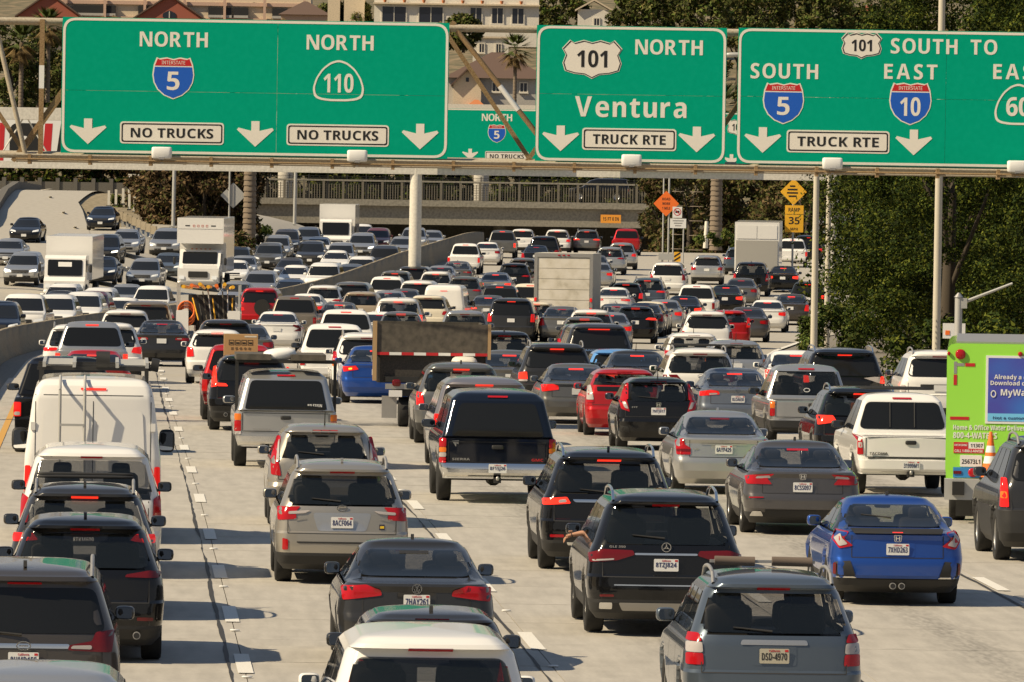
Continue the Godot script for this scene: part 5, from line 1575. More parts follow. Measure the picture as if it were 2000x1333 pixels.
func gable_roof(w, l, rise, over = .4):   # ridge along z
	var s = tool()
	var a = w / 2 + over
	var y0 = -rise * over / (w / 2)
	add_plate(s, PackedVector2Array([Vector2(-a, y0), Vector2(0, rise), Vector2(a, y0), Vector2(a, y0 + .18), Vector2(0, rise + .2), Vector2(-a, y0 + .18)]), -l / 2 - over, l / 2 + over)
	return done(s)

func hip_roof(w, l, rise, over = .5):
	var s = tool()
	s.set_smooth_group(-1)
	var a = w / 2 + over
	var b = l / 2 + over
	var c = [Vector3(-a, 0, b), Vector3(a, 0, b), Vector3(a, 0, -b), Vector3(-a, 0, -b)]
	var r0 = Vector3(-maxf(a - b, .2), rise, 0)
	var r1 = Vector3(maxf(a - b, .2), rise, 0)
	quad(s, c[0], r0, r1, c[1])
	quad(s, c[2], r1, r0, c[3])
	for t in [[c[1], r1, c[2]], [c[3], r0, c[0]]]:
		for p in t: s.add_vertex(p)
	quad(s, c[0], c[1], c[2], c[3])
	return done(s)

func hillside():
	var m = grain(mat("hill_soil", .2, .17, .1, .95), .02, 5, [[0, .05, .05, .022], [.4, .10, .09, .045], [.7, .20, .15, .085], [1, .28, .21, .13]], 30.0, 5)
	var s = tool()
	for i in 38:
		for k in 36:
			var p = func(a, b):
				var d = 742.0 + a * 26.0
				var x = -90.0 + b * 5.0
				return Vector3(x * (.6 + d / 1500.0), hill_y(x, d), -d)
			quad(s, p.call(i, k), p.call(i + 1, k), p.call(i + 1, k + 1), p.call(i, k + 1))
	structure("hillside", done(s), m)
	for q in [["stucco_cream", .62, .52, .38], ["stucco_pink", .55, .38, .29], ["stucco_white", .70, .66, .58], ["stucco_grey", .42, .40, .37]]:
		grain(mat(q[0], q[1], q[2], q[3], .9), .05, 4, [[0, q[1] * .82, q[2] * .82, q[3] * .8], [.5, q[1], q[2], q[3]], [1, q[1] * 1.06, q[2] * 1.06, q[3] * 1.05]], 5.0, 3)
	grain(mat("roof_brown", .12, .07, .05, .9), .1, 4, [[0, .07, .045, .035], [1, .16, .10, .075]], 2.0, 3)
	grain(mat("roof_red", .3, .08, .05, .9), .1, 4, [[0, .20, .05, .035], [1, .34, .10, .065]], 2.0, 3)
	mat("hill_window", .015, .018, .03, .08)
	mat("hill_frame", .62, .58, .50, .7)
	mat("terracotta", .45, .16, .06, .8)
	# pink apartment terrace with red brick gables
	var D = 985.0
	var k = D / 17200.0
	var b = spot(345, 130, D)
	var t = thing("apartment_building", "pink and cream apartment terrace with red brick gables on the hill", "building", Vector3(b.x, b.y, b.z))
	var y = func(py): return (130.0 - py) * k
	put("wall", box(Vector3(520 * k, 155 * k, 9)), "stucco_cream", t, Vector3(0, 60 * k, -5))
	put("parapet", box(Vector3(524 * k, 6 * k, 9.4)), "stucco_pink", t, Vector3(0, y.call(37), -4.9))
	put("parapet", box(Vector3(524 * k, 7 * k, 9.4)), "stucco_pink", t, Vector3(0, y.call(7), -4.9))
	for q in [[140, 84], [268, 48], [405, 46], [455, 28], [530, 30]]:
		var px = q[0] + q[1] * .5 - 345
		put("dark_wall_strip", box(Vector3(q[1] * k, 19 * k, 1.2)), "trim", t, Vector3(px * k, y.call(23), -.58))  # solid near-black strip set flush in the wall
		put("railing", box(Vector3(q[1] * k, 5 * k, .1)), "stucco_grey", t, Vector3(px * k, y.call(31), .05))
	for q in [[-250, 62], [-15, 66]]:
		var g = put("gable", slab([Vector2(-q[1] * k, 0), Vector2(q[1] * k, 0), Vector2(0, 44 * k)], -3, 1.2), mat("brick_wash", .33, .10, .065, .9), t, Vector3(q[0] * k, y.call(37), 0))
		put("gable_cap", gable_roof(q[1] * 2 * k, 4.4, 44 * k, .25), "roof_brown", g, Vector3(0, .04, -.9))
		put("arched_window", slab(rounded([Vector2(-13 * k, 0), Vector2(13 * k, 0), Vector2(13 * k, 9 * k), Vector2(0, 15 * k), Vector2(-13 * k, 9 * k)], .2), 0, .06), "hill_window", g, Vector3(0, .05, 1.2))
		put("window_bar", box(Vector3(.1, 13 * k, .1)), "hill_frame", g, Vector3(0, 7 * k, 1.28))
	for i in 7: put("pilaster", box(Vector3(5 * k, 46 * k, .3)), "stucco_pink", t, Vector3((-220 + i * 78) * k, y.call(20), .1))
	# grey-roofed cottage
	b = spot(595, 60, 960)
	t = thing("house", "cottage with grey pyramid roof beside the pink terrace", "house", b)
	put("wall", box(Vector3(5.2, 3.4, 5)), "stucco_pink", t, Vector3(0, 0, -2.5))
	put("roof", hip_roof(5.0, 5.0, 1.5, .4), "roof_brown", t, Vector3(0, 1.72, -2.5))
	window_in(t, Vector3(-1, .2, .01), .9, 1.1)
	# white block with dark windows
	D = 900.0
	k = D / 17200.0
	b = spot(891, 70, D)
	t = thing("apartment_building", "white apartment block with a row of dark windows on the hill", "building", b)
	put("wall", box(Vector3(322 * k, 130 * k, 10)), "stucco_white", t, Vector3(0, 45 * k, -5))
	put("ledge", box(Vector3(326 * k, 3 * k, .5)), "stucco_cream", t, Vector3(0, (70 - 9) * k, .2))
	for q in [[769, 47], [841, 47], [929, 23], [971, 22], [1011, 23]]: window_in(t, Vector3((q[0] - 891) * k, (70 - 30) * k, .01), q[1] * k, 31 * k)
	for q in [[690, 40], [650, 24]]: put("side_wing", box(Vector3(q[1] * k, 92 * k, 6)), "stucco_cream", t, Vector3((q[0] - 891) * k, 30 * k, -6))
	for i in 8: put("flower_pot", tube(Vector3((-140 + i * 38) * k, (70 - 7) * k, .3), Vector3((-140 + i * 38) * k, (70 - 1) * k, .3), .12, .19, 8), "terracotta", t)
	# houses seen between the signs
	D = 855.0
	k = D / 17200.0
	b = spot(960, 215, D)
	t = thing("house", "white house with long brown roof and a front gable", "house", b)
	put("wall", box(Vector3(190 * k, 66 * k, 8)), "stucco_grey", t, Vector3(10 * k, 30 * k, -4.5))
	put("roof", hip_roof(190 * k, 8.2, 52 * k, .5), "roof_brown", t, Vector3(10 * k, 62 * k, -4.5))
	var fg = put("front_gable", slab([Vector2(-27 * k, 0), Vector2(27 * k, 0), Vector2(27 * k, 50 * k), Vector2(0, 76 * k), Vector2(-27 * k, 50 * k)], -2, .8), "stucco_cream", t, Vector3(-48 * k, 0, 0))
	put("gable_roof", gable_roof(54 * k, 3.2, 27 * k, .25), "roof_brown", fg, Vector3(0, 50 * k, -.6))
	put("gable_vent", slab(rect(6 * k, 8 * k), 0, .05), "hill_window", fg, Vector3(0, 58 * k, .8))
	for x in [8, 62]: window_in(t, Vector3(x * k, 45 * k, -.46), 14 * k, 18 * k)
	put("low_roof", hip_roof(38 * k, 2.0, 16 * k, .2), "terracotta", t, Vector3(-30 * k, 3 * k, 1.2))
	put("garden_wall", box(Vector3(190 * k, 24 * k, .5)), "stucco_white", t, Vector3(0, -2 * k, 2.4))
	b = spot(958, 112, 890)
	t = thing("house", "small white flat-roofed house above the brown roof", "house", b)
	put("wall", box(Vector3(3.6, 2.6, 4)), "stucco_white", t, Vector3(0, .6, -2))
	put("roof", box(Vector3(4.0, .18, 4.4)), "stucco_cream", t, Vector3(0, 2.0, -2))
	window_in(t, Vector3(-.9, .9, .01), .5, .9); window_in(t, Vector3(.8, .9, .01), .5, .9)
	b = spot(1160, 52, 980)
	t = thing("house", "white gable house among the trees right of the white block", "house", b)
	put("wall", box(Vector3(3.6, 2.8, 4)), "stucco_white", t, Vector3(0, .5, -2))
	put("roof", gable_roof(3.6, 4.2, 1.0, .3), "stucco_cream", t, Vector3(0, 1.85, -2))
	window_in(t, Vector3(.3, .5, .01), .6, .8)
	b = spot(1700, 48, 1050)
	t = thing("house", "house with pale red tile roof far up among trees", "house", b)
	put("wall", box(Vector3(5, 2.4, 4)), "stucco_pink", t, Vector3(0, -.4, -2))
	put("roof", hip_roof(5, 4, 1.6, .5), "roof_red", t, Vector3(0, .8, -2))

func bridge():
	var con = grain(mat("bridge_concrete", .3, .28, .22, .9), .03, 5, [[0, .15, .138, .112], [.4, .22, .205, .168], [1, .29, .268, .22]], 4.0, 41)
	var rail = grain(mat("rail_concrete", .2, .18, .14, .9), .06, 4, [[0, .08, .07, .055], [1, .22, .20, .155]], 2.0, 44)
	var pale = grain(mat("column_concrete", .5, .48, .42, .9), .04, 4, [[0, .38, .36, .32], [1, .58, .55, .48]], 3.0, 42)
	var D = 720.0
	var k = D / 17200.0
	var t = thing("overpass", "concrete overpass with railed parapet crossing above the far traffic", "bridge", Vector3(0, 0, -D))
	var Y = func(py): return CAM_Y + (345.0 - py) * k
	var x0 = -24.0
	var x1 = 13.5
	put("girder", box(Vector3(x1 - x0, 36 * k, .6)), con, t, Vector3((x0 + x1) / 2, Y.call(424), 0))
	put("deck_edge", box(Vector3(x1 - x0, 12 * k, 1.1)), con, t, Vector3((x0 + x1) / 2, Y.call(400), .15))
	put("deck", box(Vector3(x1 - x0, .8, 16)), con, t, Vector3((x0 + x1) / 2, Y.call(407), -8.3))
	put("far_girder", box(Vector3(x1 - x0, 36 * k, .6)), con, t, Vector3((x0 + x1) / 2, Y.call(424), -16.4))
	for i in 24:
		put("rail_post", box(Vector3(.20, 37 * k, .25)), rail, t, Vector3(x0 + .4 + i * 1.6, Y.call(376), .2))
		for j in 6: put("baluster", box(Vector3(.07, 30 * k, .07)), rail, t, Vector3(x0 + .63 + i * 1.6 + j * .21, Y.call(378), .2))
	put("top_rail", box(Vector3(x1 - x0, .14, .28)), con, t, Vector3((x0 + x1) / 2, Y.call(357.5), .2))
	for i in 24: put("rear_fence_post", box(Vector3(.08, 50 * k, .08)), "plastic", t, Vector3(x0 + .4 + i * 1.6, Y.call(372), -16))
	for i in 14: put("rear_fence_rail", box(Vector3(x1 - x0, .035, .04)), "plastic", t, Vector3((x0 + x1) / 2, Y.call(350 + i * 3.4), -16))
	put("abutment", box(Vector3(4.5, 9, 18)), con, t, Vector3(x0 - 1.7, Y.call(424) - 3.9, -8.6))
	put("abutment", box(Vector3(4.5, 9, 18)), con, t, Vector3(x1 + 1.9, Y.call(424) - 3.9, -8.6))
	put("added_back_wall", box(Vector3(x1 - x0, 7, .6)), con, t, Vector3((x0 + x1) / 2, Y.call(424) - 3.0, -15.5))  # added wall closing the underpass, so that its opening stays dark
	put("underpass_column", tube(Vector3(-1.2, Y.call(600), -8), Vector3(-1.2, Y.call(430), -8), .6, .6, 14), con, t)
	# the viaduct behind, hidden by the signs but for its columns and its painted end
	var v = thing("viaduct", "concrete viaduct on round white columns, its end wall covered in graffiti", "bridge", Vector3(0, 0, -746))
	k = 746.0 / 17200.0
	put("deck_wall", box(Vector3(56, 92 * k, 9)), pale, v, Vector3(-22, CAM_Y + (345 - 290) * k, -4.6))
	for q in [[558, -.2], [940, 0.0]]:
		var p = spot(q[0], 370, 746)
		put("column", tube(Vector3(p.x, CAM_Y - 3.1, 1.2 + q[1]), Vector3(p.x, CAM_Y + .6, 1.2 + q[1]), .66, .66, 18), pale, v)
	var gz = -.07
	var gy = func(py): return CAM_Y + (345 - py) * k
	var g = put("graffiti", slab(rect(17.5, 84 * k), 0, .01), "ink_white", v, Vector3(-35.2, gy.call(292), gz))
	var X = func(px): return (px - 1000.0 - 6.0) * k + 35.2
	for q in [[2, 7, "ink_red"], [66, 9, "ink_black"], [92, 10, "ink_red"], [128, 20, "ink_black"], [186, 14, "ink_red"], [230, 26, "ink_black"], [290, 14, "ink_red"], [335, 16, "ink_black"]]:
		put("painted_stroke", slab([Vector2(-q[1] * k, -38 * k), Vector2(q[1] * .6 * k, -38 * k), Vector2(q[1] * k, 36 * k), Vector2(-q[1] * .5 * k, 36 * k)], 0, .01), q[2], g, Vector3(X.call(q[0]), 0, .012))
	for q in [[46, 28, 34], [160, 24, 30], [262, 26, 32]]:
		put("painted_bowl", band(rounded(rect(q[1] * 2 * k, q[2] * 2 * k), 18 * k, 6), rounded(rect(q[1] * .5 * k, q[2] * .55 * k), 5 * k, 6), 0, .01), "ink_black", g, Vector3(X.call(q[0]), 2 * k, .016))
	# a low wall closes the end of the curving ramp
	var w = thing("ramp_wall", "dark stone parapet at the top of the curving ramp", "wall", Vector3(0, 0, -690))
	k = 690.0 / 17200.0
	var st = grain(mat("parapet_stone", .1, .1, .1, .9), .08, 4, [[0, .04, .04, .04], [.6, .13, .12, .10], [1, .28, .25, .20]], 1.6, 15)
	put("wall", box(Vector3(15, 75 * k, .5)), st, w, Vector3(-33, CAM_Y + (345 - 407) * k, 0))
	for i in 11: put("coping_post", box(Vector3(.3, 32 * k, .6)), st, w, Vector3(-40 + i * 1.4, CAM_Y + (345 - 378) * k, .05))

func lamp_post(label, x, d, h, r, arm = 0.0, lean = 0.0):
	var o = thing("lamp_post", label, "lamp post", on_road(x, d, -.1))
	put("pole", tube(Vector3.ZERO, Vector3(lean, h, 0), r, r * .72, 14), "pole_paint", o)
	put("base_plate", box(Vector3(r * 4, .06, r * 4)), "galvanised", o, Vector3(0, .13, 0))
	if arm != 0.0:
		var pts = [Vector3(lean, h, 0), Vector3(lean + arm * .35, h + .6, 0), Vector3(lean + arm * .75, h + .95, 0), Vector3(lean + arm, h + 1.0, 0)]
		var s = tool()
		for i in 3: add_tube(s, pts[i], pts[i + 1], .05, .045, 8, false)
		put("arm", done(s), "pole_paint", o)
		put("lamp_head", blob(1.2, .18, .32, .6), "galvanised", o, pts[3] + Vector3(signf(arm) * .5, -.02, 0))
	return o

func roadside():
	mat("pole_paint", .50, .46, .37, .6)
	lamp_post("pale lamp post standing by the ramp edge line before the trees", 9.5, 277, 9.5, .115)
	lamp_post("lamp post with curved arm, its foot in the hedge", 12.15, 340, 10.6, .115, -3.0)
	var p3 = lamp_post("tall tan lamp post with scribbled writing near its foot", 12.1, 251, 16, .12)
	for i in 6: put("scribble", box(Vector3(.004, .05, .05)), "ink_black", p3, Vector3(-.03 + .005 * (i % 3), 1.35 + i * .16, .118), Vector3(.4 * i, 0, 0))
	# ramp meter post
	var o = thing("signal_post", "grey capped post with a slanting arm behind the lime truck", "post", on_road(11.25, 222))
	put("pole", tube(Vector3.ZERO, Vector3(0, 2.95, 0), .10, .095, 14), "galvanised", o)
	put("cap", tube(Vector3(0, 2.95, 0), Vector3(0, 3.06, 0), .12, .03, 14), "steel", o)
	put("bracket", box(Vector3(.16, .26, .16)), "galvanised", o, Vector3(.13, 2.80, 0))
	put("arm", tube(Vector3(.2, 2.85, 0), Vector3(1.35, 3.32, 0), .045, .03, 10), "galvanised", o)
	o = thing("sign_board", "small pale board with an orange mark behind the white boxy SUV", "sign", on_road(12.2, 243))
	put("board", box(Vector3(.62, .42, .03)), "ink_white", o, Vector3(0, 1.85, 0))
	put("orange_mark", box(Vector3(.12, .12, .01)), "orange", o, Vector3(-.18, 1.80, .022))
	put("post", tube(Vector3.ZERO, Vector3(0, 1.64, 0), .035, .035, 8), "steel", o)
	# low barriers at the ramp
	for q in [[7.8, 285.0, .30, "tan concrete kerb block in the ramp gore beside the lamp post"], [10.6, 236.0, .22, "tan concrete barrier end under the trees"]]:
		o = thing("concrete_block", q[3], "barrier", on_road(q[0] + 1.2, q[1]), q[2])
		put("block", slab(PackedVector2Array([Vector2(-1.7, 0), Vector2(1.7, 0), Vector2(1.7, .85), Vector2(-.2, .55), Vector2(-1.7, .12)]), -.2, .2), "barrier_concrete", o)
	# orange work sign with its companions
	o = thing("warning_sign", "orange diamond work sign on two steel posts by the overpass", "road sign", on_road(spot(1300, 480, 575).x, 575))
	var gy = o.position.y
	var cy = spot(1300, 398, 575).y - gy
	put("post", tube(Vector3(-.18, 0, -.03), Vector3(-.18, cy + 2.2, -.03), .05, .05, 8), "galvanised", o)
	put("post", tube(Vector3(.18, 0, -.03), Vector3(.18, cy + 1.9, -.03), .06, .06, 8), "galvanised", o)
	put("board", slab(rounded([Vector2(-.84, 0), Vector2(0, -.84), Vector2(.84, 0), Vector2(0, .84)], .06), 0, .03), "orange", o, Vector3(0, cy, .03))
	for q in [["ROAD", .30], ["WORK", 0.0], ["1 MILE", -.30]]: write("lettering", q[0], .52, .17, "ink_black", o, Vector3(0, cy + q[1], .062), .004)
	o = thing("regulation_sign", "white sign with red ring beneath the orange diamond", "road sign", on_road(spot(1322, 480, 574).x, 574))
	cy = spot(1322, 415, 574).y - o.position.y
	put("post", tube(Vector3(-.25, 0, -.02), Vector3(-.25, cy + .3, -.02), .045, .045, 8), "galvanised", o)
	put("post", tube(Vector3(.42, 0, -.02), Vector3(.42, cy - .5, -.02), .045, .045, 8), "galvanised", o)
	put("board", slab(rect(.62, .72), 0, .02), "ink_white", o, Vector3(0, cy, .02))
	ring_emblem(o, Vector3(0, cy + .03, .042), .25, .25, "ink_red", .045)
	put("ring_slash", box(Vector3(.045, .42, .01)), "ink_red", o, Vector3(0, cy + .03, .046), Vector3(0, 0, .75))
	put("truck_mark", box(Vector3(.26, .14, .008)), "ink_black", o, Vector3(0, cy + .03, .044))
	put("text_board", slab(rect(1.05, .62), 0, .02), "ink_white", o, Vector3(.06, cy - .72, .02))
	for i in 3: put("text_line", box(Vector3(.7 - .15 * i, .07, .006)), "steel", o, Vector3(.06, cy - .55 - i * .16, .043))
	o = thing("object_marker", "yellow and black striped marker at the rail end", "road sign", on_road(spot(1323, 500, 560).x, 560))
	put("board", slab(rect(.42, .62), 0, .03), "yellow", o, Vector3(0, .65, 0))
	for i in 2: put("stripe", slab([Vector2(-.2, -.16), Vector2(.2, .10), Vector2(.2, .22), Vector2(-.2, -.04)], 0, .006), "ink_black", o, Vector3(0, .50 + i * .26, .03))
	put("post", box(Vector3(.08, .4, .08)), "galvanised", o, Vector3(0, .17, -.02))
	o = thing("rail_end", "grey guard rail end section beside the striped marker", "guard rail", on_road(spot(1306, 500, 566).x, 566))
	put("rail", box(Vector3(1.1, .42, .1)), "galvanised", o, Vector3(-.1, .55, 0))
	for x in [-.4, .3]: put("post", box(Vector3(.12, .8, .12)), "galvanised", o, Vector3(x, .35, -.12))
	# yellow signs by the ramp
	o = thing("warning_sign", "yellow diamond sign half covered by leaves", "road sign", on_road(spot(1548, 500, 500).x, 500))
	cy = spot(1548, 375, 500).y - o.position.y
	put("post", tube(Vector3(0, 0, -.03), Vector3(0, cy + .5, -.03), .06, .06, 8), "galvanised", o)
	put("board", slab(rounded([Vector2(-.76, 0), Vector2(0, -.76), Vector2(.76, 0), Vector2(0, .76)], .05), 0, .03), "yellow", o, Vector3(0, cy, .03))
	for i in 4: put("text_line", box(Vector3([.3, .56, .62, .44][i], .09, .006)), "ink_black", o, Vector3(-.06, cy + .32 - i * .19, .063))
	var cy2 = spot(1548, 410, 499.5).y - o.position.y
	put("ramp_board", slab(rect(1.05, .5), 0, .03), "yellow", o, Vector3(.06, cy2, .04))
	write("lettering", "RAMP", .66, .22, "ink_black", o, Vector3(.06, cy2, .072), .004)
	put("speed_board", slab(rect(1.05, 1.0), 0, .03), "yellow", o, Vector3(.06, cy2 - .78, .04))
	write("lettering", "35", .62, .42, "ink_black", o, Vector3(.06, cy2 - .62, .072), .004)
	write("lettering", "MPH", .42, .16, "ink_black", o, Vector3(.06, cy2 - 1.1, .072), .004)
	# small board on the overpass face
	o = thing("clearance_sign", "orange clearance board on the overpass face reading 15 FT 0 IN", "road sign", spot(1193, 428, 719.2))
	put("board", slab(rect(1.66, .68), 0, .03), "amber_board", o)
	write("lettering", "15 FT 0 IN", 1.3, .3, "ink_black", o, Vector3(0, 0, .032), .004)
	# back of a diamond sign on the far side
	o = thing("warning_sign", "bare grey back of a diamond sign on a steel post", "road sign", on_road(spot(454, 470, 560).x, 560))
	cy = spot(454, 382, 560).y - o.position.y
	put("board", slab(rounded([Vector2(-.82, 0), Vector2(0, -.82), Vector2(.82, 0), Vector2(0, .82)], .06), 0, .03), "galvanised", o, Vector3(0, cy, 0))
	put("post", tube(Vector3(-.24, 0, .08), Vector3(-.24, cy + 2.0, .08), .06, .06, 8), "galvanised", o)
	put("stiffener", box(Vector3(.08, 1.4, .05)), "steel", o, Vector3(0, cy, .05))
	for q in [[338, 452, 560.0, 6.5, "thin grey lamp post among the brown vines"], [575, 445, 640.0, 7.5, "thin grey lamp post before the overpass girder"]]:
		o = thing("lamp_post", q[4], "lamp post", on_road(spot(q[0], q[1], q[2]).x, q[2]))
		put("pole", tube(Vector3.ZERO, Vector3(.05, q[3] + 4, 0), .13, .11, 10), "galvanised", o)
		put("base_plate", box(Vector3(.5, .06, .5)), "galvanised", o, Vector3(0, .06, 0))
	# ramp guard rail and white posts on the far side
	o = thing("guard_rail", "weathered guard rail along the far ramp edge", "guard rail")
	var a = spot(215, 412, 575)
	var b = spot(305, 452, 520)
	for i in 10:
		var p = a.lerp(b, (i + .5) / 10.0)
		put("rail_beam", box(Vector3(.08, .5, 5.9)), "barrier_concrete", o, p, Vector3(0, atan2(b.x - a.x, b.z - a.z), 0))
		put("rail_post", box(Vector3(.16, 1.6, .16)), "galvanised", o, p + Vector3(.12, -.75, 0))
	var names = ["white marker post on the green slope", "cream marker post on the green slope"]
	for q in [[212, 388], [226, 386], [240, 384], [252, 395], [262, 400], [290, 412], [301, 415], [318, 418]]:
		o = thing("marker_post", "slim cream marker post on the green slope beside the ramp", "post", spot(q[0], q[1] + 12, 590), 0, "marker posts on the slope")
		put("post", box(Vector3(.16, 1.1, .1)), "pale_plastic", o, Vector3(0, .4, 0))
		put("foot", box(Vector3(.3, .1, .3)), "plastic", o, Vector3(0, -.1, 0))
	o = thing("utility_cabinet", "pale concrete block standing above the marker posts", "cabinet", spot(260, 405, 612))
	put("body", box(Vector3(.75, 2.4, .6)), "pale_plastic", o, Vector3(0, 1.1, 0))
	put("door", box(Vector3(.55, 1.8, .03)), "barrier_concrete", o, Vector3(0, 1.1, .31))
	var lines = get_node("lane_markings")
	for q in [[146, 445, 553], [123, 435, 576], [97, 421, 612], [84, 409, 650], [102, 402, 676]]:
		var p = spot(q[0], q[1], q[2])
		put("ramp_dash", box(Vector3(.2, .02, 5.5)), "road_paint", lines, Vector3(p.x, ground(p.x, q[2]) + .05, p.z), Vector3(-.03, .06 if q[2] < 640 else .25, 0))
	var kb = thing("ramp_kerb", "dark kerb wall along the outer edge of the curving ramp", "kerb")
	var edge = [[-60, 470, 530], [-15, 446, 566], [8, 424, 610], [30, 408, 655], [75, 397, 684]]
	for i in edge.size() - 1:
		var a2 = spot(edge[i][0], edge[i][1], edge[i][2])
		var b2 = spot(edge[i + 1][0], edge[i + 1][1], edge[i + 1][2])
		a2.y = ground(a2.x, edge[i][2]); b2.y = ground(b2.x, edge[i + 1][2])
		put("kerb_block", box(Vector3(.5, .8, a2.distance_to(b2))), "parapet_stone", kb, (a2 + b2) / 2 + Vector3(0, .25, 0), Vector3(asin((b2.y - a2.y) / a2.distance_to(b2)), atan2(a2.x - b2.x, a2.z - b2.z), 0))
	# dark SUV passing over the overpass
	var r = far_proto("bigsuv", false, 0)
	var car = r[0].duplicate()
	for ch in car.get_children():
		if ch.material_override == M["white"]: ch.material_override = M["black"]
	place(car, "bigsuv", "black large SUV driving across the overpass behind its railing", 0, 100, 5, 0, false)
	car.position = Vector3(spot(1170, 390, 727).x, spot(1170, 393, 727).y, -727)
	car.rotation = Vector3(0, PI / 2, 0)

func plants():
	var bark = grain(mat("bark", .12, .09, .06, .95), .1, 4, [[0, .035, .028, .02], [1, .10, .08, .058]], 1.0, 5)
	grain(mat("palm_bark", .2, .15, .1, .95), .12, 3, [[0, .09, .065, .045], [.5, .19, .15, .11], [1, .30, .25, .19]], .9, 5)
	var lf = leaf_mat("leaf_dark", .04, .06, .02)
	leaf_mat("leaf_palm", .08, .09, .03)
	leaf_mat("leaf_dry", .12, .09, .05)
	var dark = [[.022, .036, .008], [.034, .052, .010], [.056, .075, .012], [.095, .108, .016], [.017, .027, .008]]
	var olive = [[.075, .085, .025], [.10, .10, .035], [.055, .065, .02], [.13, .11, .04]]
	var dry = [[.11, .075, .04], [.08, .055, .03], [.15, .10, .05], [.07, .075, .025], [.05, .035, .02]]
	var green = [[.055, .085, .018], [.085, .11, .025], [.11, .12, .03], [.04, .06, .015]]
	# the dense evergreens beside the ramp
	for q in [[14.6, 296, 13.5, 3.3, "dense dark evergreen nearest the tan lamp post, yellow-green tips at its foot"], [18.3, 286, 14.5, 3.8, "dense dark evergreen behind the lime truck and slanting arm"], [16.2, 330, 15.0, 4.2, "tall dark evergreen rising between the two lamp posts"], [21.5, 322, 15.5, 4.4, "tall dark evergreen at the picture edge behind the signs"], [17.0, 372, 12.0, 3.4, "dark evergreen overhanging the yellow diamond sign"], [19.0, 356, 16, 4.2, "tallest dark evergreen rising above the third green sign"]]:
		broad_tree("evergreen_tree", q[4], on_road(q[0], q[1], -.1), q[2], q[3], 420, 165, .072, dark, lf, .2, "evergreens beside the ramp", .198)
	bush("tall dark ivy bank filling the gaps between the evergreens", on_road(19.5, 346), 13.0, 11.0, 80, 300, .12, dark, lf)
	bush("broad dark hedge closing the view behind the evergreens", on_road(23.0, 398), 15.0, 9.5, 70, 300, .13, dark, lf)
	bush("leafy yellow-green shrub at the foot of the evergreens", on_road(11.6, 318), 2.2, 3.2, 16, 260, .10, green, lf)
	bush("low dark hedge beneath the evergreens behind the black SUV", on_road(14.5, 262), 7.0, 2.6, 30, 260, .11, dark, lf)
	# brown vines and trees left of the overpass
	for q in [[330, 470, 572, 6.6, 2.1], [360, 478, 566, 7.0, 2.2], [395, 482, 562, 7.2, 2.2], [430, 486, 566, 7.0, 2.1], [462, 490, 572, 6.4, 1.9], [310, 445, 600, 5.6, 2.2], [350, 470, 590, 8.0, 2.5], [420, 470, 592, 8.0, 2.5], [300, 430, 640, 6.0, 2.6]]:
		broad_tree("overgrown_tree", "brown overgrown tree in the thicket left of the overpass", Vector3(spot(q[0], q[1], q[2]).x, spot(q[0], q[1], q[2]).y - .5, -q[2]), q[3], q[4], 90, 130, .17, dry, M["leaf_dry"], .3, "brown thicket left of the overpass")
	palm("thick palm trunk beside the overpass abutment", Vector3(spot(486, 490, 560).x, spot(486, 490, 560).y - .3, -560), 8.6, .36, 2.4)
	bush("green shrub on the slope above the ramp guard rail", spot(285, 425, 600), 4.2, 1.6, 14, 200, .16, green, lf)
	bush("yellow-green shrub at the foot of the palm by the overpass", spot(505, 492, 590), 2.6, 1.9, 12, 200, .13, green, lf)
	bush("brown green undergrowth before the thicket left of the overpass", spot(420, 492, 552), 4.6, 1.7, 20, 200, .13, dry + green.slice(0, 2), lf)
	bush("low dry undergrowth on the bank beside the overpass abutment", spot(530, 478, 640), 3.6, 1.6, 14, 200, .15, dry + green.slice(0, 2), lf)
	for q in [[15, 372, 790], [60, 372, 795], [110, 372, 785], [160, 374, 792], [215, 374, 788], [265, 376, 794], [320, 378, 786], [380, 380, 790], [450, 382, 788], [520, 384, 792]]:
		var v = spot(q[0], q[1] + 12, 770.0 + (q[2] % 5) * 2.0)
		v.y = hill_y(v.x, -v.z)
		broad_tree("backdrop_tree", "dark green tree behind the stone parapet of the ramp", Vector3(v.x, v.y - .3, v.z), 5.4 + .3 * (q[0] % 3), 2.3, 60, 100, .24, dark + dry.slice(0, 2), lf, .1, "dark trees behind the ramp parapet")
	# right bank: palms and brush
	for q in [[1322, 478, 612, 10, .34, "palm trunk behind the white regulation sign"], [1359, 480, 606, 11, .40, "rough palm trunk right of the orange diamond sign"], [1398, 480, 600, 9.5, .36, "dark palm trunk before the brush on the bank"]]:
		palm(q[5], Vector3(spot(q[0], q[1], q[2]).x, spot(q[0], q[1], q[2]).y - .3, -q[2]), q[3], q[4], 2.6)
	var stump = thing("bare_stump", "pale bare broken trunk standing on the bank", "tree", spot(1378, 485, 590))
	put("trunk", tube(Vector3.ZERO, Vector3(.05, 1.8, 0), .17, .12, 8), "pale_plastic", stump)
	for q in [[1345, 640, 8.0, 3.0], [1420, 645, 8.0, 3.2], [1470, 640, 7.5, 3.0], [1520, 632, 7.0, 3.0], [1575, 625, 7.5, 3.2], [1300, 665, 7.0, 2.6]]:
		broad_tree("bank_tree", "olive tree in the brush on the bank beyond the ramp", on_road(spot(q[0], 480, q[1]).x, q[1], -.5), q[2], q[3], 70, 120, .2, olive + dry.slice(0, 2), lf, .2, "brush and trees on the bank")
	bush("dark green shrub at the foot of the bank palms", spot(1395, 480, 585), 2.6, 1.4, 8, 160, .14, green, lf)
	bush("dry brush on the bank beside the ramp truck", spot(1450, 478, 588), 3.4, 1.5, 10, 160, .15, dry, M["leaf_dry"])
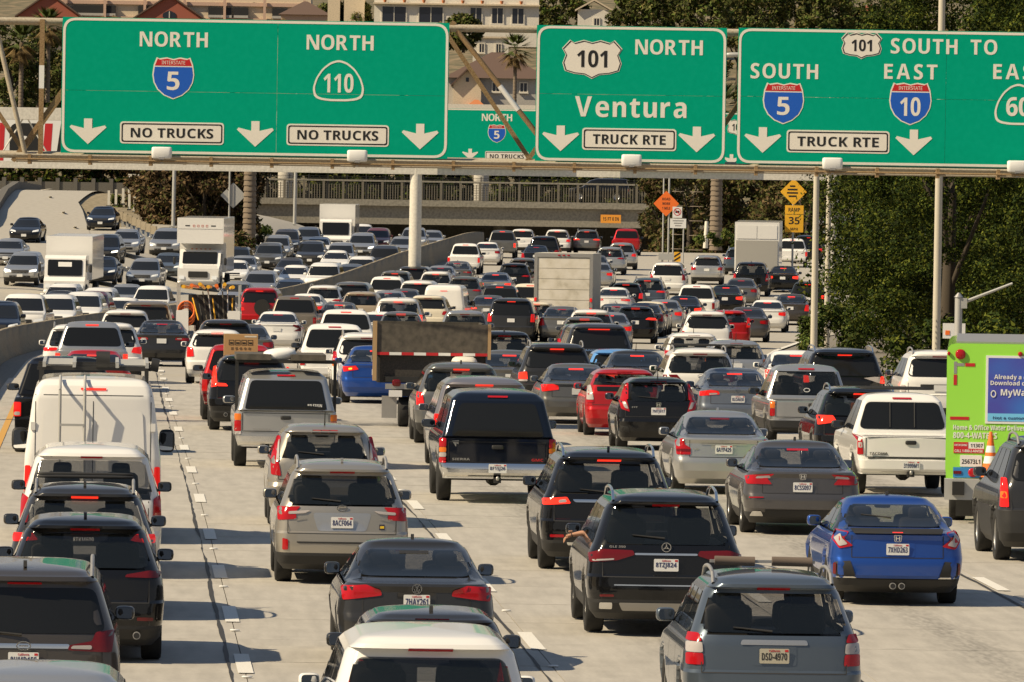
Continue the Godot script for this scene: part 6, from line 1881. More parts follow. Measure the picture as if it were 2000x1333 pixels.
	# hillside trees
	var told = ["round tree beside the white block on the hill", "tree right of the white gable house", "dark tree between white block and white gable house", "spreading tree above the second sign", "tree above the gap by the second sign", "tall tree filling the gap between second and third signs", "tree above the start of the third sign", "tree behind the curved lamp arm", "tree beside the slim palm above the third sign", "low tree below the pale red roof", "tree right of the pale red roof", "small tree beside the grey-roofed cottage", "small tree beside the flat-roofed house", "shaggy tree beside the edge palm", "tree behind the near gantry upright", "tree behind the first sign's edge"]
	var nth = 0
	for q in [[690, 62, 905, 3.0, 2.4], [1240, 70, 960, 4.5, 3.0], [1095, 62, 985, 4.5, 3.2], [1300, 70, 940, 5.0, 3.2], [1380, 95, 900, 6.5, 3.4], [1440, 190, 860, 11, 3.2], [1490, 80, 920, 6.0, 3.4], [1560, 75, 930, 5.0, 3.2], [1620, 70, 925, 4.5, 3.0], [1680, 78, 935, 3.4, 3.2], [1745, 75, 930, 4.5, 3.2], [640, 70, 985, 3.5, 2.2], [905, 90, 885, 3.2, 2.0], [20, 215, 850, 9, 3.2], [75, 215, 858, 8.5, 3.2], [120, 215, 865, 7.5, 3.0]]:
		var p = spot(q[0], q[1], q[2])
		broad_tree("hillside_tree", "olive " + told[nth] if nth else "green " + told[nth], Vector3(p.x, p.y - .3, p.z), q[3], q[4], 55, 85, .26, olive + green.slice(0, 2) + dry.slice(3, 4), lf, .2, "trees on the far hillside")
		nth += 1
	for q in [[705, 345, 800], [760, 350, 795], [880, 350, 790], [1000, 345, 792], [1060, 350, 788], [1130, 350, 785], [1210, 352, 782], [600, 350, 795], [820, 350, 800], [660, 352, 790]]:
		var p = spot(q[0], q[1] + 45, 762.0 + (q[2] % 7) * 2.0)
		broad_tree("backdrop_tree", "dark green tree behind the overpass railing", Vector3(p.x, hill_y(p.x, -p.z) - .3, p.z), 4.4 + .2 * (q[0] % 5), 2.4, 55, 110, .22, dark + olive.slice(0, 2), lf, .1, "dark trees behind the overpass")
	for q in [[1005, 205, 835, 5.2, .16, 2.1, "bushy-headed palm between the first and second signs"], [40, 215, 845, 6.5, .2, 2.4, "shaggy palm at the edge beside the first sign"], [92, 200, 852, 7.5, .2, 2.2, "tall palm behind the near gantry upright"], [1325, 110, 900, 9, .2, 2.2, "tall palm trunk above the second sign"], [1385, 110, 905, 9, .22, 2.2, "second tall palm trunk above the Ventura sign"], [1595, 110, 905, 9, .16, 2.0, "slim palm trunk above the third sign"], [495, 60, 940, 8, .14, 2.0, "slim palm before the pink terrace"]]:
		var p = spot(q[0], q[1], q[2])
		palm(q[6], p, q[3], q[4], q[5])

func carton():
	var car = null
	for c in get_children():
		if c.has_meta("label") and str(c.get_meta("label")).contains("cardboard carton"): car = c
	var o = thing("cardboard_carton", "brown cardboard carton with printed handling marks standing in the red pickup", "box")
	put("carton", box(Vector3(.78, .95, .55)), "cardboard", o, Vector3(0, .475, 0))
	put("packing_tape", box(Vector3(.28, .035, .004)), "pale_plastic", o, Vector3(.22, .90, .277))
	for i in 4:
		var q = PackedVector2Array(rect(.12, .12))
		var r = PackedVector2Array(rect(.10, .10))
		var m = put("handling_mark", band(q, r, 0, .003), "ink_black", o, Vector3(-.22 + i * .145, .76, .276))
		put("mark_symbol", box(Vector3(.07, .035, .003)), "ink_black", m, Vector3(0, -.01, .002))
	for i in 5: put("printed_symbol", box(Vector3(.055, .06, .003)), "mark_brown", o, Vector3(-.20 + i * .10, .62, .277), Vector3(0, 0, .3 * i))
	o.transform = car.transform * Transform3D(Basis.IDENTITY, Vector3(0.0, 1.035, 1.35))

func arm_in_window():
	# the driver's forearm resting out of the black luxury SUV
	var car = null
	for c in get_children():
		if c.has_meta("label") and str(c.get_meta("label")).contains("8TZJ824"): car = c
	var o = thing("person", "driver's bare forearm with dark bracelet hanging out of the black SUV window", "person")
	var s = tool()
	var p = [Vector3(.16, .06, .02), Vector3(.02, .055, 0), Vector3(-.16, .02, .02), Vector3(-.23, -.01, .03)]
	add_tube(s, p[0], p[1], .05, .046, 10)
	add_tube(s, p[1], p[2], .046, .030, 10)
	add_tube(s, p[2], p[3], .030, .036, 10)
	for i in 4:
		var z = -.02 + i * .024
		var k = p[3] + Vector3(-.01, 0, z - .02)
		var l = [.058, .066, .062, .05][i]
		add_tube(s, k, k + Vector3(-l * .5, -.035, 0), .0105, .010, 6)
		add_tube(s, k + Vector3(-l * .5, -.035, 0), k + Vector3(-l * .55, -.035 - l, .004), .010, .008, 6)
	add_tube(s, p[3] + Vector3(.02, -.005, .03), p[3] + Vector3(-.02, -.03, .055), .012, .010, 6)
	add_tube(s, p[3] + Vector3(-.02, -.03, .055), p[3] + Vector3(-.03, -.07, .055), .010, .008, 6)
	put("arm", done(s), "skin", o)
	put("bracelet", tube(Vector3(-.135, .022, .018), Vector3(-.15, .018, .019), .036, .035, 12), "ink_black", o)
	o.transform = car.transform * Transform3D(Basis.IDENTITY, Vector3(-.93, 1.12, -.35)).scaled_local(Vector3.ONE * .74)

func _ready():
	var cam := Camera3D.new()
	cam.name = "camera"
	cam.fov = 4.4378
	cam.near = 1.0
	cam.far = 4000.0
	cam.position = Vector3(0, CAM_Y, 0)
	cam.rotation = Vector3(deg_to_rad(-1.071), 0, .016)
	add_child(cam)
	cam.current = true
	var env := Environment.new()
	env.background_mode = Environment.BG_SKY
	var sky := Sky.new()
	var sm := ProceduralSkyMaterial.new()
	sm.sky_top_color = Color(.46, .54, .66)
	sm.sky_horizon_color = Color(.80, .79, .76)
	sm.ground_bottom_color = Color(.30, .27, .23)
	sm.ground_horizon_color = Color(.62, .60, .56)
	sm.sun_angle_max = 1.0
	sm.sky_energy_multiplier = .8
	sm.ground_energy_multiplier = .8
	sky.sky_material = sm
	env.sky = sky
	env.tonemap_mode = Environment.TONE_MAPPER_LINEAR
	env.tonemap_exposure = 1.30
	env.sdfgi_enabled = true
	env.ssao_enabled = true
	env.ssil_enabled = true
	var we := WorldEnvironment.new()
	we.environment = env
	add_child(we)
	var sun := DirectionalLight3D.new()
	sun.name = "sun"
	sun.light_energy = 1.6
	sun.light_color = Color(1.0, .92, .78)
	sun.light_angular_distance = .5
	sun.shadow_enabled = true
	add_child(sun)
	sun.look_at_from_position(Vector3.ZERO, Vector3(1.0, -.95, -.38))
	rng.seed = 20
	font.font_names = PackedStringArray(["Droid Sans"])
	font_bold.font_names = PackedStringArray(["Droid Sans"])
	font_bold.font_weight = 700
	materials()
	mat("amber_board", .75, .30, .03, .55)
	road()
	barrier()
	hillside()
	bridge()
	gantries()
	roadside()
	plants()
	vehicles(TABLE)
	mat("mark_brown", .16, .10, .05, .8)
	carton()
	arm_in_window()

const TABLE := [
	["silver_roof","suv","silver",-3.86,72.6,1.86,1.68,4.65,0,-0.043,""],
	["flex","minivan","white",-0.67,78.3,1.90,1.72,5.10,0,-0.046,""],
	["ascent","bigsuv","brown_grey",-4.80,87.3,1.93,1.82,5.10,0,-0.046,""],
	["grey_hatch","hatch","dark_grey",-0.74,87.5,1.74,1.42,4.20,0,-0.046,""],
	["highlander","suv","blue_grey",2.74,90.0,1.84,1.72,4.65,0,-0.046,""],
	["jetta","sedan","dark_grey",-1.05,101.5,1.82,1.45,4.75,0,-0.046,""],
	["cx5","suv","black",-4.91,101.9,1.86,1.68,4.65,0,-0.046,""],
	["gle","suv","black",1.96,109.1,1.95,1.78,4.90,0,-0.046,""],
	["rav4","suv","dark_grey",-5.36,111.0,1.86,1.68,4.65,0,-0.046,""],
	["civic_blue","sedan","blue",5.20,117.5,1.80,1.42,4.75,0,-0.046,""],
	["outback","suv","champagne",-2.29,120.7,1.84,1.68,4.65,0,-0.046,""],
	["white_mpv","minivan","white",-5.78,121.5,1.97,1.82,5.10,0,-0.046,""],
	["qx60","suv","black",1.43,125.4,1.95,1.74,5.00,0,-0.046,""],
	["xterra","suv","dark_grey",8.20,130.5,1.85,1.85,4.65,0,-0.046,""],
	["transit","van","white",-6.26,131.9,2.06,2.50,5.60,0,-0.046,""],
	["accord","sedan","grey_metal",4.62,138.6,1.86,1.45,4.75,0,-0.046,""],
	["soul","hatch","champagne",-2.92,138.8,1.80,1.61,4.20,0,-0.046,""],
	["stepvan","stepvan","lime",8.35,144.5,2.40,2.95,7.60,0,0.052,""],
	["sierra","pickupshell","navy",-0.21,149.5,2.00,1.92,5.50,0,-0.046,""],
	["s40","sedan","silver",3.78,155.6,1.77,1.45,4.75,0,-0.046,""],
	["tacoma","pickup","white",7.11,156.0,1.90,1.80,5.50,0,-0.046,""],
	["tundra","pickupshell","silver",-4.25,166.3,1.95,1.86,5.50,0,-0.046,""],
	["sienna","minivan","silver_mauve",-0.50,167.1,1.97,1.77,5.10,0,-0.046,""],
	["glc","suv","black",6.85,171.0,1.86,1.62,4.65,0,-0.046,""],
	["black_pickup","pickup","black",-8.79,173.3,2.02,1.90,5.50,0,-0.046,""],
	["fit","hatch","black",3.07,182.7,1.70,1.52,4.20,0,-0.046,""],
	["frontier","pickup","silver",6.34,184.5,1.85,1.78,5.50,0,-0.046,""],
	["pilot","suv","grey",-1.04,185.0,1.95,1.72,4.65,0,-0.046,""],
	["crv","suv","black",-5.70,193.1,1.86,1.68,4.65,0,-0.046,""],
	["prius","hatch","red",2.51,193.8,1.75,1.49,4.20,0,-0.046,""],
	["corolla","sedan","blue_silver",5.11,198.1,1.79,1.45,4.75,0,-0.046,""],
	["trailer","trailer","wood",-1.80,199.0,2.50,2.35,3.60,0,-0.046,""],
	["red_pickup","pickup","red",-6.19,201.6,1.80,1.75,5.50,0,-0.046,""],
	["bmw","sedan","grey",1.56,204.0,1.79,1.39,4.75,0,-0.046,""],
	["trooper","suv","white",10.05,206.0,1.86,1.82,4.65,0,-0.046,""],
	["black_suv","bigsuv","black",7.90,208.3,1.98,1.80,5.10,0,-0.046,""],
	["","sedan","red",-9.92,209.0,1.82,1.45,4.75,0,-0.046,"red sedan following a silver pickup, a black pickup on its tail"],
	["rx","suv","white",4.56,211.8,1.89,1.69,4.65,0,-0.046,""],
	["toyota_suv","suv","dark_grey",1.11,213.0,1.92,1.74,4.65,0,-0.046,""],
	["","sedan","grey",0.00,218.7,1.82,1.45,4.75,0,-0.046,"grey sedan following a black SUV, a charcoal SUV on its tail"],
	["grey_sedan","sedan","dark_grey",3.23,221.5,1.82,1.45,4.75,0,-0.046,""],
	["fusion","sedan","blue",-3.38,222.5,1.85,1.45,4.75,0,-0.045,""],
	["","sedan","white",7.41,226.0,1.82,1.45,4.75,0,-0.045,"white sedan following a silver hatchback, a black large SUV on its tail"],
	["escape","suv","white",-3.78,230.5,1.86,1.68,4.65,0,-0.045,""],
	["","hatch","sky_blue",2.83,231.0,1.74,1.35,4.20,0,-0.045,"sky blue hatchback following a charcoal large SUV, a charcoal sedan on its tail"],
	["","pickup","silver",-11.08,232.0,1.93,1.83,5.50,0,-0.045,"silver pickup following a white SUV, a red sedan on its tail"],
	["prius_v","hatch","silver",6.02,235.2,1.74,1.58,4.20,0,-0.045,""],
	["","pickup","white",-4.71,236.0,1.93,1.83,5.50,0,-0.045,"white pickup following a white pickup, a white SUV on its tail"],
	["","suv","white",-11.79,238.4,1.86,1.68,4.65,0,-0.045,"white SUV following a white SUV, a silver pickup on its tail"],
	["","suv","black",-0.19,239.4,1.86,1.68,4.65,0,-0.045,"black SUV following a silver SUV, a grey sedan on its tail"],
	["","suv","white",-11.17,244.0,1.86,1.68,4.65,0,-0.045,"white SUV following a white SUV, a white SUV on its tail"],
	["rover","bigsuv","dark_grey",2.42,244.0,1.98,1.88,5.10,0,-0.045,""],
	["","hatch","white",-8.23,245.7,1.74,1.52,4.20,0,-0.044,"white hatchback following a charcoal SUV, a red pickup on its tail"],
	["juke","hatch","white",5.24,252.5,1.74,1.57,4.20,0,-0.043,""],
	["","suv","dark_grey",-8.40,258.0,1.86,1.68,4.65,0,-0.042,"charcoal SUV following a grey sedan, a white hatchback on its tail"],
	["","suv","dark_grey",2.25,262.5,1.86,1.68,4.65,0,-0.040,"charcoal SUV following a charcoal minivan, a charcoal large SUV on its tail"],
	["","sedan","grey",-8.13,268.0,1.82,1.45,4.75,0,-0.038,"grey sedan following a charcoal sedan, a charcoal SUV on its tail"],
	["","sedan","dark_grey",-11.03,277.0,1.82,1.45,4.75,0,-0.034,"charcoal sedan following a white work truck, a grey sedan on its tail"],
	["","pickup","white",-5.35,283.9,1.93,1.83,5.50,0,-0.030,"white pickup following a white sedan, a white pickup on its tail"],
	["white_suv_a","suv","white",-12.68,288.3,1.86,1.68,4.65,0,-0.027,""],
	["work_truck","worktruck","white",-10.38,300.0,2.20,2.60,6.00,0,-0.016,""],
	["grey_van","bigsuv","grey_tan",-12.65,303.4,1.98,1.88,5.10,0,-0.013,""],
	["","suv","silver",-1.67,309.2,1.86,1.68,4.65,0,-0.008,"silver SUV following a grey hatchback, a black SUV on its tail"],
	["","hatch","grey",2.55,310.3,1.74,1.52,4.20,0,-0.007,"grey hatchback following a white SUV, a white hatchback on its tail"],
	["pathfinder","suv","white",6.98,315.0,1.86,1.76,4.65,0,-0.003,""],
	["","suv","navy",-18.78,318.9,1.86,1.68,4.65,1,0.001,"navy SUV facing us, a white pickup on its tail"],
	["","hatch","grey",-4.06,320.4,1.74,1.52,4.20,0,0.002,"grey hatchback following a white sedan, a silver SUV on its tail"],
	["civic_white","sedan","white",-8.58,320.8,1.82,1.45,4.75,0,0.002,""],
	["","suv","white",2.90,324.2,1.86,1.68,4.65,0,0.006,"white SUV following a silver sedan, a grey hatchback on its tail"],
	["","sedan","white",-4.90,325.5,1.82,1.45,4.75,0,0.007,"white sedan following a white large SUV, a grey hatchback on its tail"],
	["","pickup","white",-18.76,335.1,1.93,1.83,5.50,1,0.017,"white pickup facing us behind a navy SUV, a white SUV on its tail"],
	["","sedan","silver",3.72,338.3,1.82,1.45,4.75,0,0.020,"silver sedan following a black hatchback, a white SUV on its tail"],
	["","bigsuv","white",-4.43,339.5,1.98,1.88,5.10,0,0.022,"white large SUV following a grey sedan, a white sedan on its tail"],
	["","pickup","grey_tan",-8.64,344.5,1.93,1.83,5.50,0,0.026,"tan grey pickup following a tan SUV, a white work truck on its tail"],
	["","hatch","red",8.56,348.0,1.74,1.52,4.20,0,0.030,"red hatchback following a graphite sedan, a white SUV on its tail"],
	["","suv","white",-18.37,350.5,1.86,1.68,4.65,1,0.032,"white SUV facing us behind a white pickup, a white SUV on its tail"],
	["","hatch","black",4.99,357.4,1.74,1.52,4.20,0,0.038,"black hatchback following a blue grey sedan, a silver sedan on its tail"],
	["","minivan","dark_grey",-0.06,357.5,1.97,1.77,5.10,0,0.038,"charcoal minivan following a grey sedan, a charcoal SUV on its tail"],
	["","sedan","grey",1.97,357.9,1.82,1.45,4.75,0,0.038,"grey sedan following a cream hatchback, a charcoal minivan on its tail"],
	["","sedan","grey",-7.20,360.8,1.82,1.45,4.75,0,0.041,"grey sedan following a cream SUV, a white sedan on its tail"],
	["","suv","white",-17.92,363.0,1.86,1.68,4.65,1,0.043,"white SUV facing us behind a white SUV, a maroon SUV on its tail"],
	["","sedan","grey_metal",9.78,366.9,1.82,1.45,4.75,0,0.046,"graphite sedan following a white sedan, a red hatchback on its tail"],
	["","suv","maroon",-17.88,368.5,1.86,1.68,4.65,1,0.047,"maroon SUV facing us behind a white SUV, a white sedan on its tail"],
	["","hatch","cream",0.96,369.0,1.74,1.52,4.20,0,0.048,"cream hatchback following a dirty white box truck, a grey sedan on its tail"],
	["","sedan","blue_grey",4.34,372.3,1.82,1.45,4.75,0,0.050,"blue grey sedan following a grey sedan, a black hatchback on its tail"],
	["","suv","cream",-3.62,373.7,1.86,1.68,4.65,0,0.052,"cream SUV following a white panel van, a grey sedan on its tail"],
	["box_trailer","rearbox","white_dirty",2.15,374.1,2.50,3.55,8.00,0,0.052,""],
	["","sedan","grey",5.60,377.9,1.82,1.45,4.75,0,0.055,"grey sedan following a cream sedan, a blue grey sedan on its tail"],
	["","jeep","red",-10.93,379.2,1.86,1.85,4.40,0,0.056,"red off-roader following a grey SUV, a tan grey large SUV on its tail"],
	["","sedan","white",-17.06,379.6,1.82,1.45,4.75,1,0.056,"white sedan facing us behind a maroon SUV, a silver sedan on its tail"],
	["","sedan","maroon",1.75,383.0,1.82,1.45,4.75,0,0.058,"maroon sedan following a white sedan, a dirty white box truck on its tail"],
	["","sedan","cream",5.92,384.3,1.82,1.45,4.75,0,0.059,"cream sedan following a silver sedan, a grey sedan on its tail"],
	["","van","white",-3.03,385.0,1.85,2.05,5.60,0,0.060,"white panel van following a grey SUV, a cream SUV on its tail"],
	["","suv","tan",-6.69,385.4,1.86,1.68,4.65,0,0.060,"tan SUV following a white sedan, a tan grey pickup on its tail"],
	["","sedan","silver",6.68,392.5,1.82,1.45,4.75,0,0.063,"silver sedan following a navy sedan, a cream sedan on its tail"],
	["","sedan","white",-9.31,393.0,1.82,1.45,4.75,0,0.064,"white sedan following a white SUV, a tan SUV on its tail"],
	["","sedan","white",11.45,397.0,1.82,1.45,4.75,0,0.065,"white sedan following a brownish grey sedan, a graphite sedan on its tail"],
	["","sedan","grey",-1.19,397.8,1.82,1.45,4.75,0,0.065,"grey sedan following a charcoal pickup, a white large SUV on its tail"],
	["","pickup","dark_grey",-0.74,403.4,1.93,1.83,5.50,0,0.067,"charcoal pickup following a cream pickup, a grey sedan on its tail"],
	["","sedan","navy",7.82,405.4,1.82,1.45,4.75,0,0.067,"navy sedan following a white pickup, a silver sedan on its tail"],
	["","suv","white",-8.77,405.8,1.86,1.68,4.65,0,0.067,"white SUV following a silver sedan, a white sedan on its tail"],
	["","sedan","silver",-5.86,407.4,1.82,1.45,4.75,0,0.067,"silver sedan following a grey minivan, a white SUV on its tail"],
	["","pickup","cream",0.67,409.8,1.93,1.83,5.50,0,0.068,"cream pickup following a silver sedan, a charcoal pickup on its tail"],
	["","minivan","grey",-7.60,411.3,1.97,1.77,5.10,0,0.068,"grey minivan following a grey sedan, a silver sedan on its tail"],
	["","sedan","grey",-5.20,413.0,1.82,1.45,4.75,0,0.068,"grey sedan following a white minivan, a grey minivan on its tail"],
	["","pickup","white",8.56,414.6,1.93,1.83,5.50,0,0.068,"white pickup following a black sedan, a navy sedan on its tail"],
	["","sedan","brown_grey",13.11,415.5,1.82,1.45,4.75,0,0.069,"brownish grey sedan following a black SUV, a white sedan on its tail"],
	["","sedan","silver",0.20,416.2,1.82,1.45,4.75,0,0.069,"silver sedan following a black sedan, a cream pickup on its tail"],
	["","pickup","white",-17.28,416.5,1.93,1.83,5.50,1,0.069,"white pickup facing us, a white SUV on its tail"],
	["","suv","white",-19.88,417.2,1.86,1.68,4.65,1,0.069,"white SUV facing us behind a white pickup, a white sedan on its tail"],
	["","minivan","white",-4.55,418.7,1.97,1.77,5.10,0,0.069,"white minivan following a white pickup, a grey sedan on its tail"],
	["","sedan","dark_grey",-21.87,420.0,1.82,1.45,4.75,1,0.069,"charcoal sedan facing us, a white SUV on its tail"],
	["","pickup","white",-6.24,423.9,1.93,1.83,5.50,0,0.069,"white pickup following a white SUV, a white minivan on its tail"],
	["","suv","white",-22.03,425.9,1.86,1.68,4.65,1,0.068,"white SUV facing us behind a charcoal sedan, a silver sedan on its tail"],
	["","sedan","white",4.81,426.0,1.82,1.45,4.75,0,0.068,"white sedan following a black hatchback, a maroon sedan on its tail"],
	["","sedan","black",3.21,430.6,1.82,1.45,4.75,0,0.068,"black sedan following a silver sedan, a silver sedan on its tail"],
	["","hatch","black",5.58,435.7,1.74,1.52,4.20,0,0.067,"black hatchback following a blue grey SUV, a white sedan on its tail"],
	["","sedan","black",10.51,436.2,1.82,1.45,4.75,0,0.067,"black sedan following a grey sedan, a white pickup on its tail"],
	["","suv","grey",-2.46,436.7,1.86,1.68,4.65,0,0.067,"grey SUV following a silver sedan, a white panel van on its tail"],
	["","suv","black",14.66,437.7,1.86,1.68,4.65,0,0.066,"black SUV following a black sedan, a brownish grey sedan on its tail"],
	["","sedan","silver",-19.56,439.4,1.82,1.45,4.75,1,0.066,"silver sedan facing us behind a white SUV, a white box truck on its tail"],
	["","suv","blue_grey",6.72,440.8,1.86,1.68,4.65,0,0.066,"blue grey SUV following a white minivan, a black hatchback on its tail"],
	["","suv","grey",-6.06,448.6,1.86,1.68,4.65,0,0.064,"grey SUV following a white pickup, a red off-roader on its tail"],
	["","suv","white",-3.97,449.0,1.86,1.68,4.65,0,0.063,"white SUV following a charcoal minivan, a white pickup on its tail"],
	["","sedan","silver",-14.31,450.0,1.82,1.45,4.75,1,0.063,"silver sedan facing us behind a white sedan, a silver sedan on its tail"],
	["box_truck_a","boxtruck","white",-23.05,452.0,2.40,3.25,7.50,1,0.063,""],
	["","sedan","grey",11.74,454.6,1.82,1.45,4.75,0,0.062,"grey sedan following a black large SUV, a black sedan on its tail"],
	["","minivan","dark_grey",-5.19,456.7,1.97,1.77,5.10,0,0.062,"charcoal minivan following a silver sedan, a white SUV on its tail"],
	["","sedan","silver",-11.77,458.1,1.82,1.45,4.75,1,0.061,"silver sedan facing us behind a silver sedan, a silver SUV on its tail"],
	["","sedan","silver",-0.99,459.3,1.82,1.45,4.75,0,0.061,"silver sedan following a black SUV, a grey SUV on its tail"],
	["","suv","silver",-25.87,461.5,1.86,1.68,4.65,1,0.060,"silver SUV facing us, a black SUV on its tail"],
	["","suv","silver",-13.54,466.4,1.86,1.68,4.65,1,0.059,"silver SUV facing us behind a silver sedan, a white large SUV on its tail"],
	["","suv","black",0.02,473.5,1.86,1.68,4.65,0,0.057,"black SUV following a grey SUV, a silver sedan on its tail"],
	["","sedan","navy",-22.32,474.0,1.82,1.45,4.75,1,0.057,"navy sedan facing us behind a white box truck, a silver SUV on its tail"],
	["","sedan","silver",-3.98,474.3,1.82,1.45,4.75,0,0.057,"silver sedan following a grey sedan, a charcoal minivan on its tail"],
	["","suv","silver",-20.15,477.8,1.86,1.68,4.65,1,0.056,"silver SUV facing us behind a navy sedan, a blue grey sedan on its tail"],
	["","bigsuv","black",12.91,477.9,1.98,1.88,5.10,0,0.056,"black large SUV following a white box truck, a grey sedan on its tail"],
	["","minivan","white",8.39,478.4,1.97,1.77,5.10,0,0.056,"white minivan following a silver SUV, a blue grey SUV on its tail"],
	["","bigsuv","white",-10.47,481.1,1.98,1.88,5.10,1,0.056,"white large SUV facing us behind a silver SUV, a blue silver sedan on its tail"],
	["","sedan","silver",-27.98,484.6,1.82,1.45,4.75,1,0.055,"silver sedan facing us, a navy sedan on its tail"],
	["","sedan","grey",-3.19,488.0,1.82,1.45,4.75,0,0.054,"grey sedan following a navy sedan, a silver sedan on its tail"],
	["","suv","grey",0.49,488.6,1.86,1.68,4.65,0,0.054,"grey SUV following a grey sedan, a black SUV on its tail"],
	["","sedan","black",14.98,489.1,1.82,1.45,4.75,0,0.054,"black sedan following a black large SUV, a black SUV on its tail"],
	["box_truck_b","boxtruck","white",-17.48,490.0,2.60,4.05,7.50,1,0.053,""],
	["","sedan","silver",4.66,490.1,1.82,1.45,4.75,0,0.053,"silver sedan following a silver SUV, a black sedan on its tail"],
	["","suv","black",-23.04,493.1,1.86,1.68,4.65,1,0.053,"black SUV facing us behind a silver SUV, a silver sedan on its tail"],
	["","sedan","white",-12.39,494.1,1.82,1.45,4.75,1,0.052,"white sedan facing us behind a white SUV, a brownish grey sedan on its tail"],
	["ramp_truck","rearbox","white",13.68,494.8,2.50,3.80,8.00,0,0.052,""],
	["","sedan","blue_grey",-19.61,495.6,1.82,1.45,4.75,1,0.052,"blue grey sedan facing us behind a silver SUV, a silver SUV on its tail"],
	["","sedan","blue_silver",-9.36,499.9,1.82,1.45,4.75,1,0.051,"blue silver sedan facing us behind a white large SUV, a white SUV on its tail"],
	["","sedan","white",-16.14,505.2,1.82,1.45,4.75,1,0.050,"white sedan facing us behind a white box truck, a silver sedan on its tail"],
	["","suv","silver",11.13,506.1,1.86,1.68,4.65,0,0.050,"silver SUV, a white minivan on its tail"],
	["","sedan","silver",-22.52,507.7,1.82,1.45,4.75,1,0.050,"silver sedan facing us behind a black SUV"],
	["","suv","white",-8.97,511.5,1.86,1.68,4.65,1,0.049,"white SUV facing us behind a blue silver sedan, a charcoal large SUV on its tail"],
	["","sedan","grey",4.70,513.8,1.82,1.45,4.75,0,0.048,"grey sedan following a silver SUV, a grey SUV on its tail"],
	["","sedan","brown_grey",-13.20,515.3,1.82,1.45,4.75,1,0.048,"brownish grey sedan facing us behind a white sedan, a white sedan on its tail"],
	["","suv","silver",-20.54,516.9,1.86,1.68,4.65,1,0.048,"silver SUV facing us behind a blue grey sedan"],
	["","sedan","silver",-16.01,516.9,1.82,1.45,4.75,1,0.048,"silver sedan facing us behind a white sedan, a black SUV on its tail"],
	["","sedan","black",-28.83,517.9,1.82,1.45,4.75,1,0.047,"black sedan facing us alone in its lane"],
	["","suv","black",-16.59,522.8,1.86,1.68,4.65,1,0.046,"black SUV facing us behind a silver sedan, a grey SUV on its tail"],
	["","pickup","white",-2.96,524.0,1.93,1.83,5.50,0,0.046,"white pickup following a white sedan, a grey SUV on its tail"],
	["","suv","silver",5.79,529.4,1.86,1.68,4.65,0,0.045,"silver SUV following a red pickup, a grey sedan on its tail"],
	["","suv","blue_grey",13.71,535.7,1.86,1.68,4.65,0,0.043,"blue grey SUV following a white pickup, a white box truck on its tail"],
	["","bigsuv","dark_grey",-7.97,537.8,1.98,1.88,5.10,1,0.043,"charcoal large SUV facing us behind a white SUV, a silver sedan on its tail"],
	["","sedan","white",-11.03,540.9,1.82,1.45,4.75,1,0.042,"white sedan facing us behind a brownish grey sedan, a silver SUV on its tail"],
	["","suv","grey",-15.18,542.4,1.86,1.68,4.65,1,0.042,"grey SUV facing us behind a black SUV, a silver SUV on its tail"],
	["","sedan","navy",1.36,544.7,1.82,1.45,4.75,0,0.042,"navy sedan following a black large SUV, a grey sedan on its tail"],
	["","suv","silver",6.70,546.2,1.86,1.68,4.65,0,0.041,"silver SUV, a silver sedan on its tail"],
	["","sedan","navy",-25.77,548.1,1.82,1.45,4.75,1,0.041,"navy sedan facing us behind a silver sedan"],
	["","suv","silver",-10.90,549.7,1.86,1.68,4.65,1,0.041,"silver SUV facing us behind a white sedan, a charcoal SUV on its tail"],
	["","suv","dark_grey",-12.79,552.0,1.86,1.68,4.65,1,0.040,"charcoal SUV facing us behind a silver SUV, a silver SUV on its tail"],
	["","sedan","white",-1.72,554.6,1.82,1.45,4.75,0,0.040,"white sedan following a grey pickup, a white pickup on its tail"],
	["","bigsuv","black",1.90,555.5,1.98,1.88,5.10,0,0.040,"black large SUV following a white SUV, a navy sedan on its tail"],
	["","suv","silver",-15.08,556.2,1.86,1.68,4.65,1,0.040,"silver SUV facing us behind a grey SUV, a brownish grey SUV on its tail"],
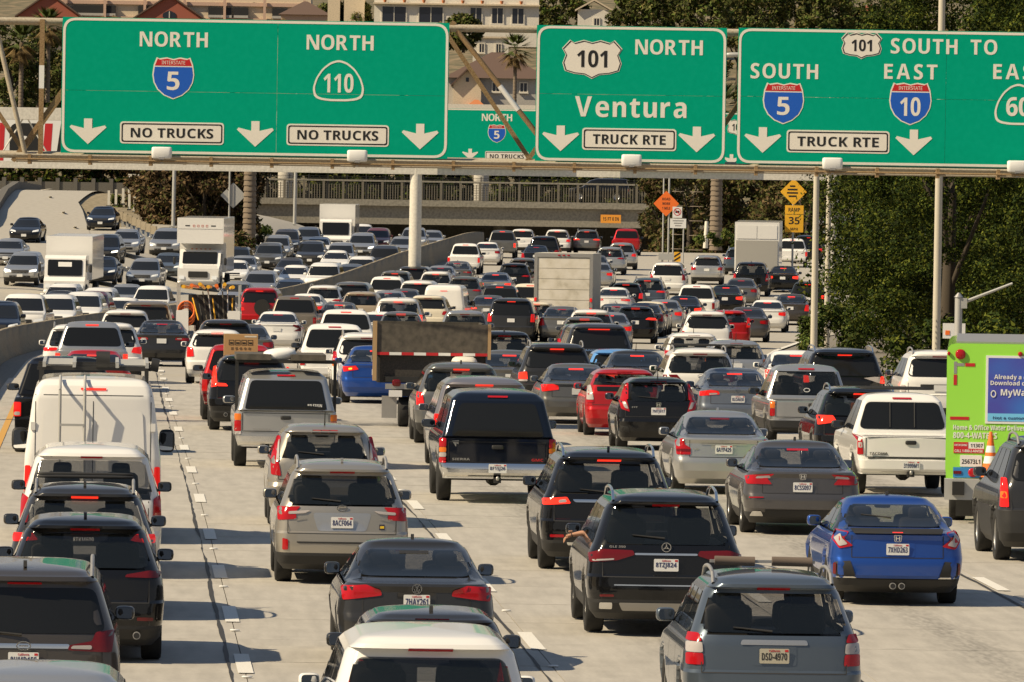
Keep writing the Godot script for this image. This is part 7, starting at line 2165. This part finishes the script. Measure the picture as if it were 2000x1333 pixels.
	["","pickup","white",17.89,564.8,1.93,1.83,5.50,0,0.038,"white pickup, a blue grey SUV on its tail"],
	["","suv","brown_grey",-14.80,569.0,1.86,1.68,4.65,1,0.038,"brownish grey SUV facing us behind a silver SUV, a white sedan on its tail"],
	["","sedan","white",-12.78,570.8,1.82,1.45,4.75,1,0.038,"white sedan facing us behind a brownish grey SUV, a blue silver SUV on its tail"],
	["","suv","silver",-9.97,573.1,1.86,1.68,4.65,1,0.037,"silver SUV facing us behind a charcoal SUV, a maroon SUV on its tail"],
	["","sedan","silver",-7.36,574.5,1.82,1.45,4.75,1,0.037,"silver sedan facing us behind a charcoal large SUV, a silver SUV on its tail"],
	["","bigsuv","black",19.38,579.9,1.98,1.88,5.10,0,0.037,"black large SUV, a black sedan on its tail"],
	["","pickup","grey",-0.83,582.4,1.93,1.83,5.50,0,0.036,"grey pickup following a white SUV, a white sedan on its tail"],
	["","suv","blue_silver",-13.74,582.8,1.86,1.68,4.65,1,0.036,"blue silver SUV facing us behind a white sedan, a white box truck on its tail"],
	["box_truck_c","boxtruck","white",-11.96,590.0,2.40,3.30,7.50,1,0.036,""],
	["","suv","maroon",-9.31,596.3,1.86,1.68,4.65,1,0.036,"maroon SUV facing us behind a silver SUV"],
	["","pickup","red",7.68,602.3,1.93,1.83,5.50,0,0.035,"red pickup, a silver SUV on its tail"],
	["","suv","silver",-6.92,602.5,1.86,1.68,4.65,1,0.035,"silver SUV facing us behind a silver sedan, a silver sedan on its tail"],
	["","suv","white",0.58,604.4,1.86,1.68,4.65,0,0.035,"white SUV, a grey pickup on its tail"],
	["","suv","white",2.97,604.7,1.86,1.68,4.65,0,0.035,"white SUV following a grey SUV, a black large SUV on its tail"],
	["","suv","grey",5.02,606.6,1.86,1.68,4.65,0,0.035,"grey SUV, a white SUV on its tail"],
	["","sedan","silver",-5.78,608.0,1.82,1.45,4.75,1,0.035,"silver sedan facing us behind a silver SUV"],
	["","suv","white",-11.15,638.0,1.86,1.68,4.65,1,0.035,"white SUV facing us behind a white box truck"]]
